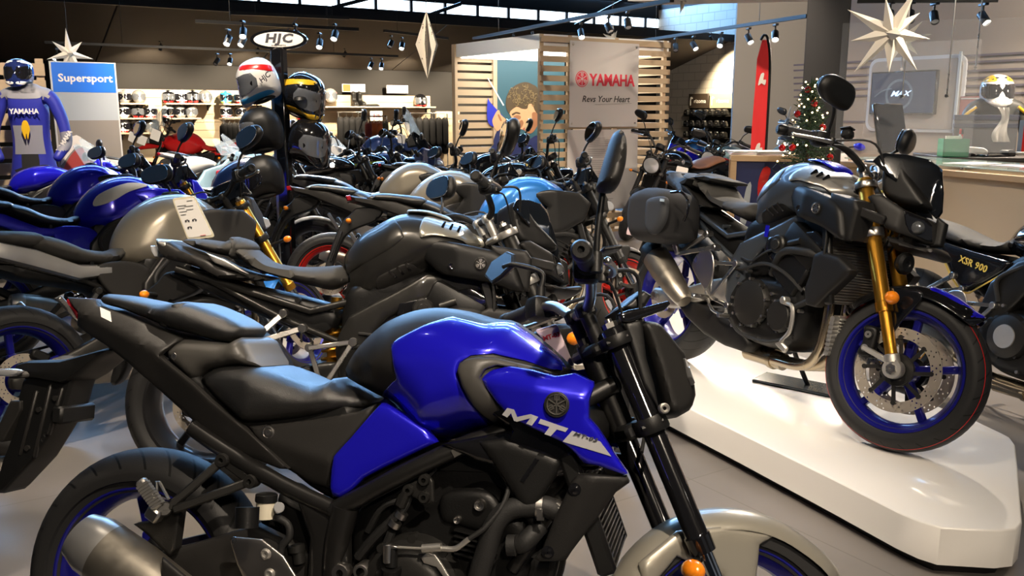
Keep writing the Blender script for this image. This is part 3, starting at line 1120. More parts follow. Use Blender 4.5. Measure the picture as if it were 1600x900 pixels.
def muffler(b, p0, p1, r0=.045, r1=.06, cap=True, key='muff', flat=1.0, pipe=None, m='muffler', capm='lsteel'):
	p0, p1 = Vector(p0), Vector(p1)
	d = (p1 - p0)
	L = d.length

	def fn(q):
		pr = [(.001, 0), (r0 * .6, 0), (r0 * .75, L * .03), (r0, L * .22), (r1, L * .6), (r1, L * .82), (.001, L * .82)]
		t = MB()
		t.lathe(pr, (0, 0, 0), (0, 0, 1), 32)
		mm = Matrix.Translation(p0) @ d.to_track_quat('Z', 'Y').to_matrix().to_4x4() @ Matrix.Diagonal((1, flat, 1, 1))
		q.addm(t.v, t.f, mm)
	mf = b.part('muffler', key, fn, m)

	def fe(q):
		pr = [(r1 * 1.01, L * .815), (r1 * 1.01, L * .83), (r1 * .99, L * .9), (r1 * .80, L), (r1 * .5, L), (r1 * .45, L * .93), (.001, L * .93)]
		t = MB()
		t.lathe(pr, (0, 0, 0), (0, 0, 1), 32)
		mm = Matrix.Translation(p0) @ d.to_track_quat('Z', 'Y').to_matrix().to_4x4() @ Matrix.Diagonal((1, flat, 1, 1))
		q.addm(t.v, t.f, mm)
	b.part('muffler_end_cap', key + 'cap', fe, capm, parent=mf)
	if pipe:
		b.part('exhaust_pipe', key + 'pipe', lambda q: q.tube(list(pipe) + [p0 + d * .05], .026, 12, smooth=5), 'header')

def running_gear(b, eng='four', hd=4, beam=True, pegs=True, sig=True, bar=True):
	wheel(b, 'rear')
	wheel(b, 'front')
	brake(b)
	fork(b)
	swingarm(b)
	engine(b, eng)
	if hd:
		headers(b, hd)
	if beam:
		frame_beam(b)
		subframe(b)
	if pegs:
		footpegs(b)
	if bar:
		bars(b)
	if sig:
		front_signals(b)
# surfaces that follow another surface
def surf_of(poly, W, D, smooth=True):
	B = poly_resample(poly, .02, smooth)

	def f(x, z):
		p = np.array([[x, z]])
		if not inside(p, B)[0]:
			return 0.0
		d = float(seg_dist(p, B)[0])
		w = W(x, z) if callable(W) else W
		return float(w * prof(np.array([d / D]))[0])
	return f

def lerp(x, xs, ys):
	return float(np.interp(x, xs, ys))

def T_on(b, pts, latfn, steer=False, off=0.0):
	"""where the sight line first meets the surface y = latfn(x, z), coming from the camera's side"""
	out = []
	for p in pts:
		q0, q1 = b.T3(p[0], p[1], 0.0, steer), b.T3(p[0], p[1], 1.0, steer)
		h = lambda L: L - (latfn(q0.x + (q1.x - q0.x) * L, q0.z + (q1.z - q0.z) * L) + off)
		L, hp = .34, h(.34)
		found = None
		while L > -.06:
			L2 = L - .004
			h2 = h(L2)
			if hp >= 0 > h2:
				a_, b_ = L2, L
				for _ in range(18):
					c_ = (a_ + b_) / 2
					if h(c_) < 0:
						a_ = c_
					else:
						b_ = c_
				found = b_
				break
			L, hp = L2, h2
		if found is None:
			found = 0.02
		out.append((q0.x + (q1.x - q0.x) * found, q0.z + (q1.z - q0.z) * found))
	return out

def TL(b, pts, lat, steer=False):
	out = []
	for p in pts:
		q = b.T3(p[0], p[1], p[2] if len(p) > 2 else lat, steer)
		out.append((q.x, q.z))
	return out

def both(fn):
	def f(q):
		for sd in (-1, 1):
			fn(q, sd)
	return f

def side_panels(b, name, key, poly, lat, m, thick=.02, D=.02, rnd=.012, smooth=True, step=None, crease=None, parent=None, steer=False, label=None):
	"""the same panel on the right and on the left, each a part of its own"""
	r = None
	for sd in (-1, 1):
		o = b.part(name, key + ('R' if sd < 0 else 'L'), lambda q, sd=sd: q.plate(poly, lat, thick, D, rnd, step, smooth, sd, crease), m, steer, parent, label)
		if sd < 0:
			r = o
	return r

def emblem(b, name, center, lat, r, m1, m2, parent=None, key='emb', sides=(-1,)):
	"""a round badge with three crossed tuning-fork bars"""
	for sd in sides:
		c = Vector((center[0], sd * lat, center[1]))
		o = b.part(name, key + str(sd), lambda q: q.lathe([(.001, .004), (r * .86, .004), (r * .9, .007), (r, .006), (r, -.004)], c, (0, sd, 0), 32), m1, parent=parent)

		def bars_(q):
			for k in range(6):
				a = PI / 2 + 2 * PI * k / 6
				d = Vector((math.cos(a), 0, math.sin(a)))
				n = Vector((-d.z, 0, d.x))
				cc = c + Vector((0, sd * .0055, 0))
				q.bar(cc, cc + d * r * .8, r * .09, .003, (0, 1, 0))
				if k % 2 == 0:
					for s in (-1, 1):
						q.bar(cc + d * r * .35 + n * s * r * .16, cc + d * r * .8 + n * s * r * .16, r * .08, .003, (0, 1, 0))
					q.bar(cc + d * r * .36 - n * r * .18, cc + d * r * .36 + n * r * .18, r * .08, .003, (0, 1, 0))
			q.lathe([(r * .72, .003), (r * .8, .006), (r * .86, .003)], c + Vector((0, sd * .002, 0)), (0, sd, 0), 32)
		b.part('emblem_relief', key + 'bar' + str(sd), bars_, m2, parent=o)

# the blue naked motorcycle in front
def build_mt03():
	g = dict(wb=1.38, rr=.314, rt=.145, fr=.293, ft=.112, rake=25, L=.735, fl=.098, fo=.0245, fi=.0185, hbar=.06, pull=.10, half=.375, rise=.05,
			 discs=1, piv=(.545, .40), mir=False, low=.575)
	c = dict(rim='blue_rim', fork='gloss', slider='chrome', clamp='black', bar='alu', frame='frame', fender='fgrey', header='dmetal', swing='black', shock='dmetal')
	b = Bike('n3', 'motorcycle', 'blue naked motorcycle with grey front fender, standing nearest to the camera', (-.90, 1.94), -11.7, 14, 24, g, c)
	wheel(b, 'rear')
	wheel(b, 'front')
	brake(b)
	fork(b)
# tank
	tank_px = [(530, 592, .06), (536, 570, .04), (558, 540, .03), (590, 512, .02), (621, 495, .0), (655, 484, .0), (690, 481, .0), (735, 487, .0), (775, 498, .0), (805, 502, .0),
			   (833, 520, .0), (858, 541, .02), (876, 560, .04), (886, 577, .08), (868, 596, .12), (845, 640, .14), (801, 676, .15), (765, 680, .15), (735, 682, .15), (684, 694, .15),
			   (640, 690, .14), (597, 640, .13), (564, 620, .11)]
	tp = TL(b, tank_px, .1)
	xs = [tp[0][0], tp[4][0], tp[8][0], tp[12][0]]
	Wt = lambda x, z: lerp(x, xs, [.10, .16, .185, .15])
	b.part('fuel_tank', 'tank', lambda q: q.puff(tp, Wt, .13, step=.018), 'dgrey', sharp=60)
	ts = surf_of(tp, Wt, .13)
	tsf = lambda x, z: ts(x, z) + .007
	tk = b.parts['tank']
	up = [(705, 494), (660, 508), (621, 528), (609, 538), (611, 560), (617, 592), (592, 629), (640, 655), (665, 672), (682, 692), (735, 681), (765, 678), (801, 673), (760, 655), (740, 637), (720, 605),
		  (712, 582), (717, 567), (735, 556), (770, 553), (820, 564), (860, 577), (880, 579), (884, 574), (874, 559), (855, 543), (830, 523), (805, 505), (782, 502), (757, 506), (745, 504)]
	pu = T_on(b, up, tsf)
	side_panels(b, 'tank_panel', 'tpan', pu, tsf, 'blue', thick=.012, D=.02, rnd=.007, smooth=False, step=.011, parent=tk)
	lo = [(594, 630), (606, 635), (640, 656), (664, 672), (680, 692), (650, 707), (600, 731), (567, 748), (549, 766), (531, 778), (517, 778), (513, 762), (515, 735), (519, 713), (545, 685), (574, 651)]
	lat2 = lambda x, z: .135
	pl = TL(b, lo, .142)
	side_panels(b, 'lower_side_panel', 'lowp', pl, .142, 'blue', thick=.03, D=.018, rnd=.010, smooth=False, step=.014)
	# grey boomerang trim and the blue scoop
	st = [(713, 580), (717, 568), (728, 561), (745, 558), (770, 559), (800, 565), (840, 575), (870, 585), (868, 590), (835, 583), (800, 574), (775, 571), (757, 577), (748, 590), (757, 608), (790, 646), (840, 668), (835, 676), (800, 673), (760, 655), (740, 637), (722, 607)]
	lt3 = lambda x, z: tsf(x, z) + .012
	ps = T_on(b, st, lt3)
	side_panels(b, 'scoop_trim', 'trim', ps, lt3, 'grey', thick=.035, D=.012, rnd=.007, smooth=False, step=.010)
	sc = [(749, 589), (765, 578), (795, 572), (830, 578), (866, 588), (880, 586), (897, 583), (926, 597), (927, 604), (919, 628), (919, 654), (934, 671), (959, 710), (980, 741), (974, 743), (934, 729), (912, 725), (893, 704), (878, 692), (847, 677), (825, 667), (796, 652), (776, 631), (757, 605)]
	x0 = b.T3(749, 589, .18).x
	x1 = b.T3(960, 720, .2).x
	zc = b.T3(800, 600, .19).z
	# a ridge runs from the rear tip to the nose: above it the panel leans inwards
	ridge_a, ridge_b = b.T3(752, 592, .19), b.T3(930, 625, .21)

	def lat_s(x, z):
		t = (x - ridge_a.x) / (ridge_b.x - ridge_a.x)
		zr = ridge_a.z + (ridge_b.z - ridge_a.z) * t
		base = lerp(x, [x0, x0 + .12, x1], [.185, .215, .20])
		return base - (.75 * max(0, z - zr)) - .10 * max(0, zr - z)
	pp = T_on(b, sc, lat_s)
	scoop = side_panels(b, 'scoop_panel', 'scoop', pp, lat_s, 'blue', thick=.03, D=.014, rnd=.008, smooth=False, step=.011)
	e = b.T3(870, 632, .212)
	emblem(b, 'emblem', (e.x, e.z), lat_s(e.x, e.z) + .001, .0255, 'dgrey', 'grey', parent=scoop)
	# lettering on the scoop
	for nm, pts in (('M', [(784.5, 648), (792.6, 637.4), (803, 640), (808, 651.5), (829, 647), (841, 651.5), (831, 665), (822, 662), (828.5, 653.5), (807.5, 659), (803, 657.5), (798.5, 645.5), (792.5, 652.5)]),
					('T', [(841, 661.4), (844.5, 654.5), (888, 669.5), (883.5, 675), (870, 671), (860.4, 681.5), (850.5, 678.5), (858.6, 667)])):
		gl = T_on(b, pts, lat_s, off=.0015)
		b.part('lettering', 'glyph' + nm, lambda q: q.plate(gl, lambda x, z: lat_s(x, z) + .0015, .001, .001, 0, smooth=False), 'decal', parent=scoop)
	wp = T_on(b, [(879, 690), (894, 673), (938, 690), (955, 713)], lat_s, off=.0015)
	b.part('decal_patch', 'patch', lambda q: q.plate(wp, lambda x, z: lat_s(x, z) + .0015, .001, .002, 0, smooth=False), 'decal', parent=scoop)
	q0, q1 = b.T3(895, 679, .205), b.T3(935, 692, .205)
	mid = b.T3(914, 683, .205)
	d = q1 - q0
	b.textpart('lettering', 'MT-03', Vector((mid.x, -lat_s(mid.x, mid.z) - .003, mid.z)), (d.x, 0, d.z), (0, 0, 1), .0105, 'ink', scoop, bold=.0002, shear=.3, spacing=1.1, wide=1.6, lat=lambda x, z: lat_s(x, z) + .002)
	# inner black of the scoop and the dark cowl below it
	ib = TL(b, [(760, 640), (800, 672), (690, 694), (745, 720), (800, 735), (870, 745), (905, 735), (940, 735), (935, 690), (905, 640), (860, 610)], .15)
	side_panels(b, 'inner_cowl', 'icowl', ib, .160, 'gloss', thick=.05, D=.02, rnd=.012, smooth=False)
	ic2 = TL(b, [(745, 690), (790, 685), (850, 705), (880, 720), (868, 745), (838, 790), (818, 800), (800, 770), (770, 725)], .165)
	side_panels(b, 'radiator_duct', 'duct', ic2, .168, 'black', thick=.03, D=.02, rnd=.012, smooth=False)
	sl = TL(b, [(812, 752), (836, 716), (843, 718), (818, 756)], .17)
	b.part('duct_slot', 'slot', lambda q: q.plate(sl, .170, .004, .003, .001, smooth=False), 'gloss', parent=b.parts['ductR'])
	rs = TL(b, [(893, 752), (905, 742), (925, 743), (978, 746), (983, 755), (962, 770), (937, 805), (902, 850), (893, 862), (884, 876), (842, 878), (829, 872), (846, 860), (868, 805), (884, 772)], .2)
	rr_a, rr_b = b.T3(925, 755, .2), b.T3(870, 865, .2)

	def lat_r(x, z):
		t = (z - rr_b.z) / (rr_a.z - rr_b.z)
		xr = rr_b.x + (rr_a.x - rr_b.x) * t
		return .198 - .35 * max(0, x - xr) - .1 * max(0, xr - x)
	rsp = side_panels(b, 'radiator_shroud', 'shroud', T_on(b, [(893, 752), (905, 742), (925, 743), (978, 746), (983, 755), (962, 770), (937, 805), (902, 850), (893, 862), (884, 876), (842, 878), (829, 872), (846, 860), (868, 805), (884, 772)], lat_r), lat_r, 'matte', thick=.03, D=.012, rnd=.006, smooth=False, step=.012)
	for px, py in ((898, 765), (856, 863)):
		w = b.T3(px, py, .198)
		b.part('screw', 'shs%d' % px, lambda q: q.lathe([(.001, .004), (.006, .004), (.010, .001), (.013, .001), (.013, -.004)], (w.x, -lat_r(w.x, w.z) - .001, w.z), (0, -1, 0), 16), 'gloss', parent=rsp)
	radiator(b, x=b.T3(915, 790, .1).x + .01, z=b.T3(880, 790, .1).z, w=.33, h=.25, tilt=22)
# seats and tail
	seat = [(307, 590, .10), (322, 578, .10), (348, 571, .07), (385, 569, .04), (420, 573, .04), (450, 584, .05), (478, 597, .06), (500, 602, .06), (516, 596, .06), (526, 591, .05), (532, 600, .06), (547, 612, .08), (567, 629, .10), (561, 638, .10),
			(500, 652, .12), (440, 660, .12), (385, 663, .11), (368, 655, .11), (338, 632, .11), (314, 610, .11)]
	sp = TL(b, seat, .1)
	b.part('seat', 'seat', lambda q: q.puff(sp, lambda x, z: lerp(x, [sp[0][0], sp[4][0], sp[8][0], sp[12][0]], [.115, .15, .13, .10]), .045, step=.014, base=.5), 'seat', sharp=70)
	pil = [(149, 469, .08), (154, 461, .08), (168, 459, .05), (215, 467, .04), (260, 476, .04), (283, 473, .05), (306, 474, .05), (330, 484, .06), (355, 497, .07), (373, 512, .08), (371, 524, .08), (350, 535, .09), (325, 533, .10), (290, 523, .10), (255, 513, .10), (220, 499, .10), (180, 484, .10), (153, 476, .09)]
	pp2 = TL(b, pil, .08)
	po = b.part('pillion_seat', 'pil', lambda q: q.puff(pp2, lambda x, z: lerp(x, [pp2[0][0], pp2[3][0], pp2[5][0], pp2[9][0]], [.09, .105, .118, .09]), .036, step=.012, base=.5), 'seat', sharp=70)
	strap = TL(b, [(243, 505, .1), (262, 485, .1), (284, 473, .05), (302, 474, .05), (280, 489, .1), (262, 504, .1), (258, 514, .1), (244, 510, .1)], .1)
	b.part('seat_strap', 'strap', lambda q: q.puff(strap, lambda x, z: .121, .03, step=.01, base=.5), 'seat', parent=po, sharp=70)
	cr = [b.T3(104, 470, .09), b.T3(121, 487, .11), b.T3(205, 530, .128), b.T3(245, 551, .130), b.T3(300, 600, .135), b.T3(420, 706, .135), b.T3(450, 733, .13)]
	cx, cz = [q.x for q in cr], [q.z for q in cr]

	def lat_t(x, z):
		zr = lerp(x, cx, cz)
		bs = lerp(x, cx, [.085, .105, .128, .130, .135, .135, .13])
		return bs - .85 * max(0, z - zr) - .32 * max(0, zr - z)
	tail = [(104, 464), (148, 467), (151, 477), (200, 494), (250, 514), (283, 529), (262, 543), (246, 556), (300, 600), (330, 628), (387, 674), (420, 705), (449, 733), (436, 733), (400, 718), (352, 703), (300, 657), (250, 612), (200, 568), (165, 540), (135, 521), (119, 508), (121, 488)]
	tl = side_panels(b, 'tail_cover', 'tailc', T_on(b, tail, lat_t), lat_t, 'dgrey', thick=.02, D=.008, rnd=.004, smooth=False, step=.012)
	lp = T_on(b, [(156, 480), (172, 487), (174, 503), (158, 495)], lat_t, off=.001)
	b.part('decal_patch', 'tdec', lambda q: q.plate(lp, lambda x, z: lat_t(x, z) + .001, .001, .001, 0, smooth=False), 'wdecal', parent=tl)
	rl = [(104, 464, .08), (121, 487, .09), (119, 507, .09), (106, 472, .07)]
	b.part('tail_light', 'tlight', lambda q: q.puff(TL(b, rl, .08), .085, .012, base=.8, smooth=False), 'redlens')
	b.part('tail_top', 'ttop', lambda q: q.puff(TL(b, [(106, 465, .05), (146, 467, .05), (155, 482, .08), (260, 520, .08), (330, 540, .08), (300, 565, .09), (230, 535, .09), (122, 492, .08)], .08), .085, .02, base=.3, smooth=False), 'dgrey')
	mid_ = [(283, 530), (331, 534), (356, 537), (373, 527), (381, 532), (392, 553), (405, 573), (365, 571), (325, 579), (304, 597), (287, 582), (262, 557), (264, 547)]
	b.part('seat_side_cover', 'mcover', lambda q: q.puff(TL(b, mid_, .085), .118, .03, smooth=False, step=.012, base=.6), 'grey', sharp=50)
	w = b.T3(271, 556, .12)
	b.part('screw', 'mscr', lambda q: q.lathe([(.001, .006), (.006, .006), (.009, .002), (.011, .0)], (w.x, -.113, w.z), (0, -1, 0), 14), 'alu')
	sc2 = [(388, 667), (440, 662), (500, 654), (560, 643), (587, 631), (576, 650), (546, 686), (521, 713), (517, 735), (514, 764), (480, 753), (449, 734), (420, 706)]
	ca, cb = b.T3(440, 697, .13), b.T3(512, 722, .13)

	def lat_c(x, z):
		zr = ca.z + (cb.z - ca.z) * (x - ca.x) / (cb.x - ca.x)
		return .128 - .18 * max(0, z - zr) - .35 * max(0, zr - z)
	so = side_panels(b, 'side_cover', 'scover', T_on(b, sc2, lat_c), lat_c, 'dgrey', thick=.025, D=.012, rnd=.006, smooth=False, step=.012)
	w = b.T3(418, 676, .128)
	b.part('screw', 'cscr', lambda q: q.lathe([(.001, .001), (.007, .001), (.009, -.002), (.012, .002), (.015, .001), (.015, -.003)], (w.x, -lat_c(w.x, w.z) - .001, w.z), (0, -1, 0), 16), 'alu', parent=so)
	# body mass under the seat
	b.part('airbox', 'mass', lambda q: q.puff(TL(b, [(330, 620, .1), (420, 660, .1), (560, 645, .1), (640, 690, .1), (740, 690, .1), (860, 640, .1), (930, 640, .1), (945, 690, .1), (880, 740, .1), (780, 760, .1), (640, 760, .1), (545, 800, .1), (470, 770, .1), (420, 720, .1)], .1), .10, .05), 'black')
	b.part('seat_base', 'sbase', lambda q: q.puff(TL(b, [(262, 552, .09), (300, 575, .09), (330, 600, .09), (400, 640, .09), (560, 630, .09), (500, 700, .09), (440, 725, .09), (330, 665, .09), (270, 590, .09)], .09), .10, .02, base=.6), 'black')
	b.part('engine_block', 'block', lambda q: q.puff(TL(b, [(560, 800, .05), (640, 740, .05), (760, 700, .05), (880, 700, .05), (905, 745, .05), (850, 800, .05), (780, 870, .05), (760, 960, .05), (600, 1000, .05), (560, 920, .05)], .05), .09, .03, base=.5), 'engine')
	b.part('battery_box', 'bbox', lambda q: q.puff(TL(b, [(440, 765, .03), (475, 778, .03), (530, 800, .03), (545, 900, .03), (480, 960, .03), (455, 860, .03)], .03), .07, .02, base=.5), 'black')
# number plate holder and its signals
	arm = [(30, 569, .04), (50, 563, .045), (100, 562, .05), (170, 542, .06), (178, 548, .06), (152, 562, .06), (124, 588, .05), (104, 600, .045), (62, 592, .04), (40, 592, .04)]
	b.part('plate_holder', 'pholder', lambda q: q.puff(TL(b, arm, .04), .07, .010, base=.55, smooth=False, step=.014), 'black', sharp=30)
	flap = [(44, 588, .03), (118, 588, .04), (110, 612, .04), (104, 640, .035), (84, 676, .03), (60, 718, .025), (14, 769, .02), (2, 768, .02), (16, 716, .02), (38, 655, .025), (36, 618, .03)]
	b.part('number_plate_flap', 'pflap', lambda q: q.puff(TL(b, flap, .03), .05, .008, base=.7, smooth=False, step=.014), 'black', parent=b.parts['pholder'], sharp=30)

	def ribs(q):
		for (p0, p1) in (((78, 600), (52, 715)), ((96, 606), (74, 680)), ((56, 610), (30, 712))):
			u0, u1 = b.T3(p0[0], p0[1], .055), b.T3(p1[0], p1[1], .052)
			q.bar((u0.x, -.050, u0.z), (u1.x, -.047, u1.z), .010, .012, (0, 1, 0), .003)
		for (px, py) in ((88, 622), (62, 640), (44, 700)):
			u0 = b.T3(px, py, .05)
			q.cyl((u0.x, -.04, u0.z), (u0.x, -.056, u0.z), .007, 10)
	b.part('flap_rib', 'pribs', ribs, 'dgrey', parent=b.parts['pflap'])
	po = b.part('plate_bracket', 'pbr', lambda q: q.plate(TL(b, [(0, 668, .05), (20, 626, .05), (36, 626, .05), (36, 640, .05), (8, 690, .05), (0, 690, .05)], .05), .06, .10, .006, .003, smooth=False), 'dgrey')
	a0, a1 = b.T3(60, 583, .05), b.T3(-60, 593, .12)
	a0v, a1v = Vector((a0.x, -.05, a0.z)), Vector((a1.x + .015, -.16, a1.z))
	so2 = b.part('turn_signal_stalk', 'rts', lambda q: q.cyl(Vector((a0.x, .02, a0.z)), a0v, .017, 16, .013).cyl(a0v, a0v + (a1v - a0v) * .35, .009, 12), 'grey')
	b.part('turn_signal_lens', 'rtl', lambda q: q.puff([(a0v.x - .005 + .0, a0v.z + .006), (a0v.x - .03, a0v.z + .012), (a0v.x - .11, a0v.z + .004), (a0v.x - .11, a0v.z - .006), (a0v.x - .03, a0v.z - .008)], .014, .006, lat=-.10), 'lens', parent=so2)
	ex = b.T3(58, 765, .04)
	b.part('reflector_bracket', 'refl', lambda q: q.box((b.T3(95, 640, .05).x, 0, b.T3(95, 648, .05).z), (.03, .13, .045), None, .006), 'black')
# frame tubes
	FR = lambda px, py, lat: (lambda q: Vector((q.x, -lat, q.z)))(b.T3(px, py, lat))

	def frame(q):
		for sd in (1, -1):
			m = lambda v: Vector((v.x, v.y * sd, v.z))
			q.tube([m(FR(300, 668, .11)), m(FR(352, 704, .115)), m(FR(440, 757, .125)), m(FR(530, 800, .135))], .019, 14, smooth=4)
			q.tube([m(FR(520, 798, .135)), m(FR(565, 775, .14)), m(FR(640, 735, .145)), m(FR(740, 690, .12)), m(FR(880, 640, .07)), m(FR(960, 600, .03))], .020, 14, smooth=4)
			q.tube([m(FR(540, 792, .135)), m(FR(528, 840, .135)), m(FR(520, 900, .13)), m(FR(530, 990, .13))], [.030, .028, .024, .022], 14, smooth=4)
			q.plate([(v.x, v.z) for v in (FR(462, 772, .13), FR(520, 797, .13), FR(560, 790, .13), FR(545, 840, .13), FR(546, 890, .13), FR(575, 930, .13), FR(480, 930, .13), FR(485, 840, .13))], .143, .03, .02, .012, side=-sd, smooth=False)
			q.tube([m(FR(755, 690, .13)), m(FR(790, 740, .13)), m(FR(835, 815, .125))], .013, 10)
			q.tube([m(FR(905, 745, .11)), m(FR(860, 800, .12)), m(FR(800, 890, .12))], .014, 10)
	b.part('frame', 'ftubes', frame, 'frame')
	w = FR(565, 893, .15)
	b.part('pivot_bolt', 'pvb', lambda q: q.lathe([(.008, .006), (.018, .006), (.021, .002), (.021, -.02)], FR(532, 895, .148), (0, -1, 0), 20).lathe([(.010, .008), (.015, .008), (.019, .002), (.019, -.03)], w, (0, -1, 0), 20), 'alu')
	b.part('frame_clip', 'clip', lambda q: q.bar(FR(707, 710, .15), FR(738, 692, .15), .018, .004, (0, 1, 0), .001), 'grey')

# engine: covers, cylinder, hoses
	def case(q):
		q.puff([(v.x, v.z) for v in (FR(560, 860, .1), FR(600, 830, .1), (FR(680, 770, .1)), FR(760, 740, .1), FR(830, 790, .1), FR(850, 850, .1), FR(830, 930, .1), FR(800, 1010, .1), FR(640, 1030, .1), FR(560, 980, .1))], .12, .05)
	b.part('crankcase', 'case', case, 'engine')

	def cover(q):
		c = FR(648, 915, .125)
		q.lathe([(.112, -.02), (.112, .012), (.104, .030), (.082, .036), (.078, .044), (.060, .052), (.030, .055), (.001, .055)], c, (0, -1, 0), 40)
		for k in range(9):
			a = 2 * PI * k / 9 + .2
			p = c + Vector((.106 * math.cos(a), 0, .106 * math.sin(a)))
			q.cyl(p, p + Vector((0, -.032, 0)), .010, 10)
	cv = b.part('clutch_cover', 'clutch', cover, 'dmetal')
	cc = FR(612, 885, .18)
	b.part('clutch_arm', 'carm', lambda q: q.cyl(cc + Vector((0, .02, -.05)), cc + Vector((0, .0, .0)), .022, 14).cyl(cc, cc + Vector((0, 0, .042)), .013, 12, .010), 'engine', parent=cv)
	b.part('clutch_lever_pin', 'cpin', lambda q: q.cyl(FR(606, 880, .185), FR(606, 850, .185), .010, 12, bev=.002).bar(FR(606, 853, .185), FR(622, 855, .185), .012, .006, bev=.001), 'alu', parent=cv)

	def cablebits(q):
		q.tube([FR(622, 855, .185), FR(662, 857, .185)], .0028, 8)
		q.cyl(FR(660, 857, .185), FR(690, 855, .185), .009, 10)
		q.tube([FR(690, 857, .185), FR(712, 857, .185), FR(733, 842, .185)], .006, 10, smooth=5)
		q.plate([(v.x, v.z) for v in (FR(668, 862, .18), FR(680, 866, .18), FR(690, 880, .18), FR(705, 905, .18), FR(698, 908, .18), FR(682, 886, .18), FR(662, 880, .18), FR(658, 872, .18))], .182, .006, .004, .002, smooth=False)
	b.part('clutch_cable_end', 'ccab', cablebits, 'gold' if False else 'calu')
	b.part('cable', 'ccab2', lambda q: q.tube([FR(733, 842, .185), FR(760, 822, .18), FR(790, 780, .16), FR(800, 720, .12)], .0055, 8, smooth=6), 'rubber')

	def head(q):
		q.plate([(v.x, v.z) for v in (FR(690, 775, .12), FR(720, 765, .12), FR(765, 770, .12), FR(785, 800, .12), FR(765, 830, .12), FR(715, 820, .12), FR(690, 810, .12))], .132, .16, .02, .012)
		for k in range(5):
			q.bar(FR(712, 826 + 9 * k, .135), FR(775, 842 + 9 * k, .135), .004, .03, (0, 1, 0))
		q.plate([(v.x, v.z) for v in (FR(705, 822, .12), FR(790, 840, .12), FR(782, 890, .12), FR(700, 872, .12))], .118, .16, .02, .01, smooth=False)
	hd = b.part('cylinder_head', 'head', head, 'engine')
	for i, (px, py, r) in enumerate(((750, 789, .0135), (715, 812, .009))):
		w = FR(px, py, .134)
		b.part('engine_bolt', 'hb%d' % i, lambda q: q.lathe([(.001, .004), (r * .45, .004), (r * .5, .008), (r * .8, .009), (r, .003), (r, -.01)], w, (0, -1, 0), 18), 'alu', parent=hd)

	def linkage(q):
		q.plate([(v.x, v.z) for v in (FR(668, 742, .15), FR(676, 752, .15), FR(678, 785, .15), FR(664, 788, .15), FR(634, 770, .15), FR(636, 758, .15))], .150, .01, .006, .003, smooth=False)
		for px, py in ((663, 750), (638, 766), (663, 777)):
			q.lathe([(.005, .008), (.011, .008), (.013, .004), (.013, -.01)], FR(px, py, .152), (0, -1, 0), 18)
		q.tube([FR(636, 768, .15), FR(626, 790, .15)], .012, 8)
		q.box(FR(627, 783, .152), (.022, .012, .03), Euler((0, .4, 0)), .004)
	b.part('engine_mount', 'linkage', linkage, 'dmetal')

	def hose(q):
		q.tube([FR(880, 806, .13), FR(855, 792, .14), FR(825, 791, .145), FR(795, 797, .15), FR(773, 820, .155), FR(760, 860, .155), FR(747, 905, .15), FR(740, 960, .14)], .0225, 16, smooth=6)
	ho = b.part('coolant_hose', 'hose', hose, 'rubber')
	b.part('hose_joint', 'hosej', lambda q: q.tube([FR(852, 792, .14), FR(868, 796, .135), FR(880, 806, .13)], .0215, 16, smooth=5), 'alu', parent=ho)
	b.part('hose_clamp', 'hclamp', lambda q: [q.cyl(FR(838, 790, .141), FR(848, 791, .140), .0250, 18), q.bar(FR(843, 795, .168), FR(844, 812, .168), .012, .005, (0, 1, 0), .001), q.bar(FR(839, 811, .168), FR(850, 811, .168), .005, .005, (0, 1, 0))], 'alu', parent=ho)
	b.part('hose_branch', 'hose2', lambda q: q.tube([FR(800, 850, .13), FR(815, 850, .14), FR(825, 842, .14), FR(845, 820, .12)], .020, 12, smooth=5).cyl(FR(793, 852, .15), FR(806, 852, .15), .022, 14), 'rubber', parent=ho)
	b.part('exhaust_header', 'hdr', lambda q: [q.tube([FR(850 + 12 * k, 790, .05 - .05 * k), FR(862 + 10 * k, 850, .06 - .05 * k), FR(855 + 10 * k, 900, .06 - .05 * k), FR(820, 990, .06 - .03 * k), FR(700, 1040, .05 - .02 * k)], .019, 12, smooth=5) for k in (0, 1)], 'dmetal')
	b.part('oil_filter', 'oilf', lambda q: q.cyl(FR(850, 880, .05), FR(820, 880, .08), .034, 18, bev=.006), 'engine')
	b.part('wiring', 'wires', lambda q: [q.tube([FR(575, 830, .10), FR(600, 790, .12), FR(640, 775, .12), FR(680, 730, .10)], .008, 8, smooth=5), q.tube([FR(560, 870, .11), FR(585, 840, .13), FR(625, 800, .14), FR(640, 770, .13)], .011, 8, smooth=5),
										 q.tube([FR(580, 900, .12), FR(600, 860, .135), FR(612, 830, .14)], .010, 8, smooth=5)], 'rubber')
	b.part('hose_ferrule', 'ferr', lambda q: [q.cyl(FR(614, 822, .142), FR(619, 814, .142), .0145, 14), q.cyl(FR(624, 808, .142), FR(629, 800, .142), .0145, 14)], 'alu')

# swingarm, shock, brake reservoir, pegs, silencer
	swl = .085

	def swing(q):
		for sd in (1, -1):
			P = [(v.x, v.z) for v in (FR(215, 870, .1), FR(300, 850, .1), FR(400, 820, .1), FR(520, 880, .1), FR(530, 930, .1), FR(420, 920, .1), FR(300, 930, .1), FR(205, 935, .1))]
			q.plate(P, .112, .035, .02, .012, side=-sd, smooth=False)
	b.part('swingarm', 'swing', swing, 'dgrey')
	b.part('rear_shock', 'shock', lambda q: q.cyl(FR(455, 850, .0), FR(470, 930, .0), .03, 12), 'dmetal')
	rv = b.part('brake_reservoir', 'resv', lambda q: q.cyl(FR(416, 810, .14), FR(416, 783, .14), .0215, 20, .022), 'fluid')
	b.part('reservoir_cap', 'resc', lambda q: q.lathe([(.001, 0)] + [(.024 + .0009 * (k % 2), 0.0005) for k in range(1)] + [(.0245, .001), (.0245, .016), (.022, .018), (.001, .018)], FR(416, 784, .14), (0, 0, 1), 24), 'black', parent=rv)
